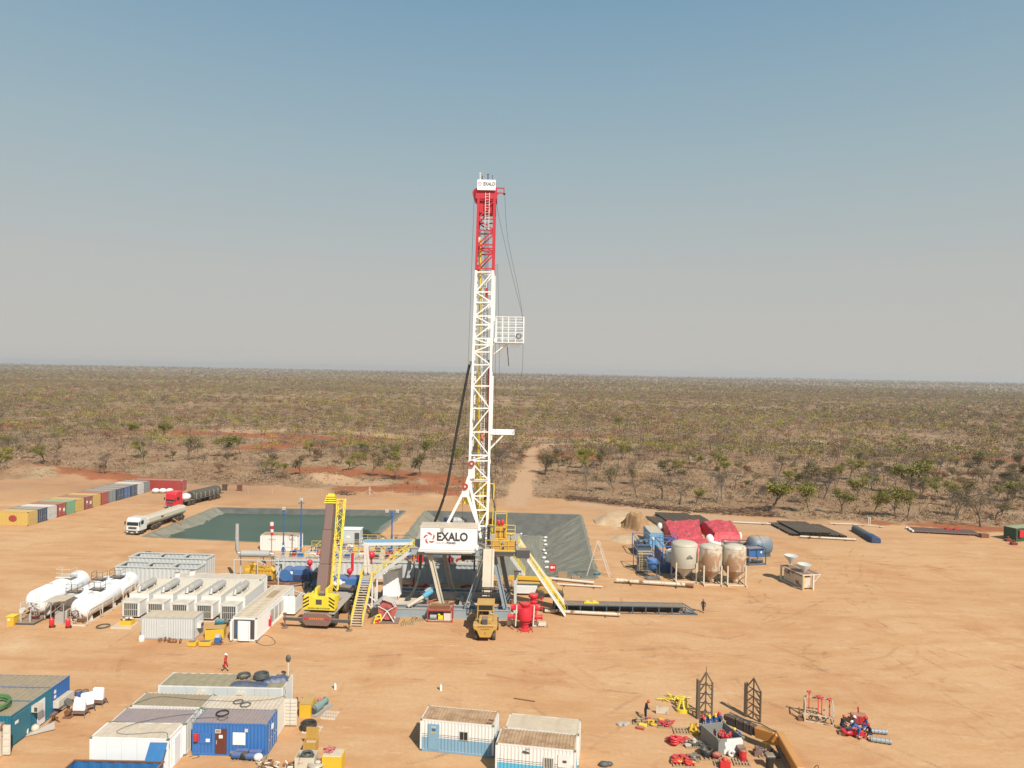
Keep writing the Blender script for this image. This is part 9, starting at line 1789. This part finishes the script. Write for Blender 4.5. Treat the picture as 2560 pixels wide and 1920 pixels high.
# group work table
t = thing('tong_assembly', 'long red tong lying between the crouching workers', 'tong', G(2110, 1836), -.35); mb = MB(); mb.bar((-.2, 0, .35), (1.7, 0, .35), .35, .4); mb.torus((.2, -.1, .4), .35, .14, 'Z', 14, 7); mb.box(.8, -.3, .2, 1.3, .3, .6); mb.build('body', 'bright_red', t); mb = MB(); mb.box(-.4, -.3, 0, .1, .2, .25); mb.box(.9, -.4, 0, 1.4, 0, .2); mb.build('timber_chock', 'wood', t)
t = thing('tool_cart', 'red drawer cart behind the crouching workers', 'cart', G(2132, 1812), -.15); mb = MB(); mb.box(0, 0, .12, 1.25, .8, .8); mb.build('body', 'c_red', t); mb = MB()
for k in range(3): mb.box(.55, -.03, .2+k*.2, 1.15, 0, .36+k*.2)
mb.build('drawer', 'red', t)
mb = MB(); mb.tube((0, 0, 0), (0, 0, .5), .14, n=10); mb.box(-.9, -.1, 0, -.1, .15, .1); mb.tube((-.05, 0, .5), (-.1, 0, 1.0), .07, n=8); solo(mb, 'brown_fitting', 'c_red', 'brown upright fitting on the sand behind the red cart', 'fitting', G(2147, 1794))
for k, (ua, va, ub, vb) in enumerate(((2172, 1833, 2218, 1837), (2176, 1854, 2229, 1862))):
    a, b_ = G(ua, va), G(ub, vb); t = thing('steel_cylinder', 'grey ribbed steel cylinder on the ground, %s of the pair' % ('farther', 'nearer')[k], 'cylinder', a, heading(a, b_), 'grey cylinders by the workers'); L_ = (b_-a).length; mb = MB(); mb.tube((0, 0, .24), (L_, 0, .24), .2, n=16); mb.build('body', 'cyl_grey', t); mb = MB()
    for j in range(5): mb.torus((.15+j*(L_-.3)/4, 0, .24), .2, .035, 'X', 14, 5)
    mb.build('ring', 'steel_grey', t)
cable('cable', 'thin looped black wire on the sand near the right bottom edge', [G(2030, 1935), G(2037, 1918), G(2044, 1914), G(2048, 1925)], .03)
# ---------------- people
person('person in a red coverall and white helmet walking right past the green roofed cabin', G(563, 1678), math.radians(-100), 'walk', 'cloth_red', 'helmet_white')
person('person in navy coverall and red helmet standing by the red tool pallets', G(1613, 1800), math.radians(-80), 'lookdown', 'cloth_navy', 'helmet_red')
person('person in navy coverall and red helmet walking at the right end of the catwalk', G(1758, 1532), math.radians(150), 'walk', 'cloth_navy', 'helmet_red')
bk = [Vector((16.85, 60.15, 0)), Vector((17.5, 60.3, 0)), Vector((18.1, 60.55, 0)), Vector((18.6, 60.85, 0))]
person('person in black with a red helmet, leftmost behind the grey basket', bk[0], PI+.3, 'lookdown', 'cloth_navy', 'helmet_red'); person('person in blue with a yellow helmet, second from left behind the grey basket', bk[1], PI+.1, 'lookdown', 'cloth_blue', 'helmet_yellow')
person('person in blue with a yellow helmet and pale belt, third behind the grey basket', bk[2], PI, 'lookdown', 'cloth_blue', 'helmet_yellow'); person('person in blue with a red helmet, rightmost behind the grey basket', bk[3], PI-.3, 'lookdown', 'cloth_blue', 'helmet_red')
person('person in dark blue with a yellow helmet bending into the grey basket from the right', Vector((19.75, 58.6, 0)), math.radians(110), 'bend', 'cloth_blue', 'helmet_yellow')
person('person in black with a red helmet crouching left of the red tong', G(2103, 1826), math.radians(-75), 'sit', 'cloth_navy', 'helmet_red'); person('person in bright blue with a white helmet bending over the red tong', G(2149, 1848), math.radians(75), 'bend', 'cloth_blue', 'helmet_white')
person('person in blue and grey with a red helmet sitting behind the steel cylinders', G(2170, 1829), math.radians(85), 'sit', 'cloth_blue', 'helmet_red'); person('person in black with a red helmet crouching between the two steel cylinders', G(2177, 1846), math.radians(100), 'sit', 'cloth_navy', 'helmet_red'); person('person in navy crouching behind the red tong, half hidden', G(2128, 1826), math.radians(-100), 'sit', 'cloth_navy', 'helmet_white')
p = W(1206, 1109, YF+.5); person('person in an orange coverall climbing the ladder inside the mast', (p.x, YF-.0, p.z-.2), 0, 'climb', 'cloth_orange', 'helmet_white'); person('person in tan coverall and yellow helmet on the driller platform', (.25, 88.0, Zd+.1), 1.6, 'stand', 'cloth_tan', 'helmet_yellow')
person('person in black seated beside the white cabin on the mud tank deck', (-27.3, 111.4, 2.83), PI, 'sit', 'cloth_navy', 'helmet_red'); person('person in navy standing at the left end of the mud tanks', (-33.6, 104.4, 2.62), PI, 'stand', 'cloth_blue', 'helmet_white')
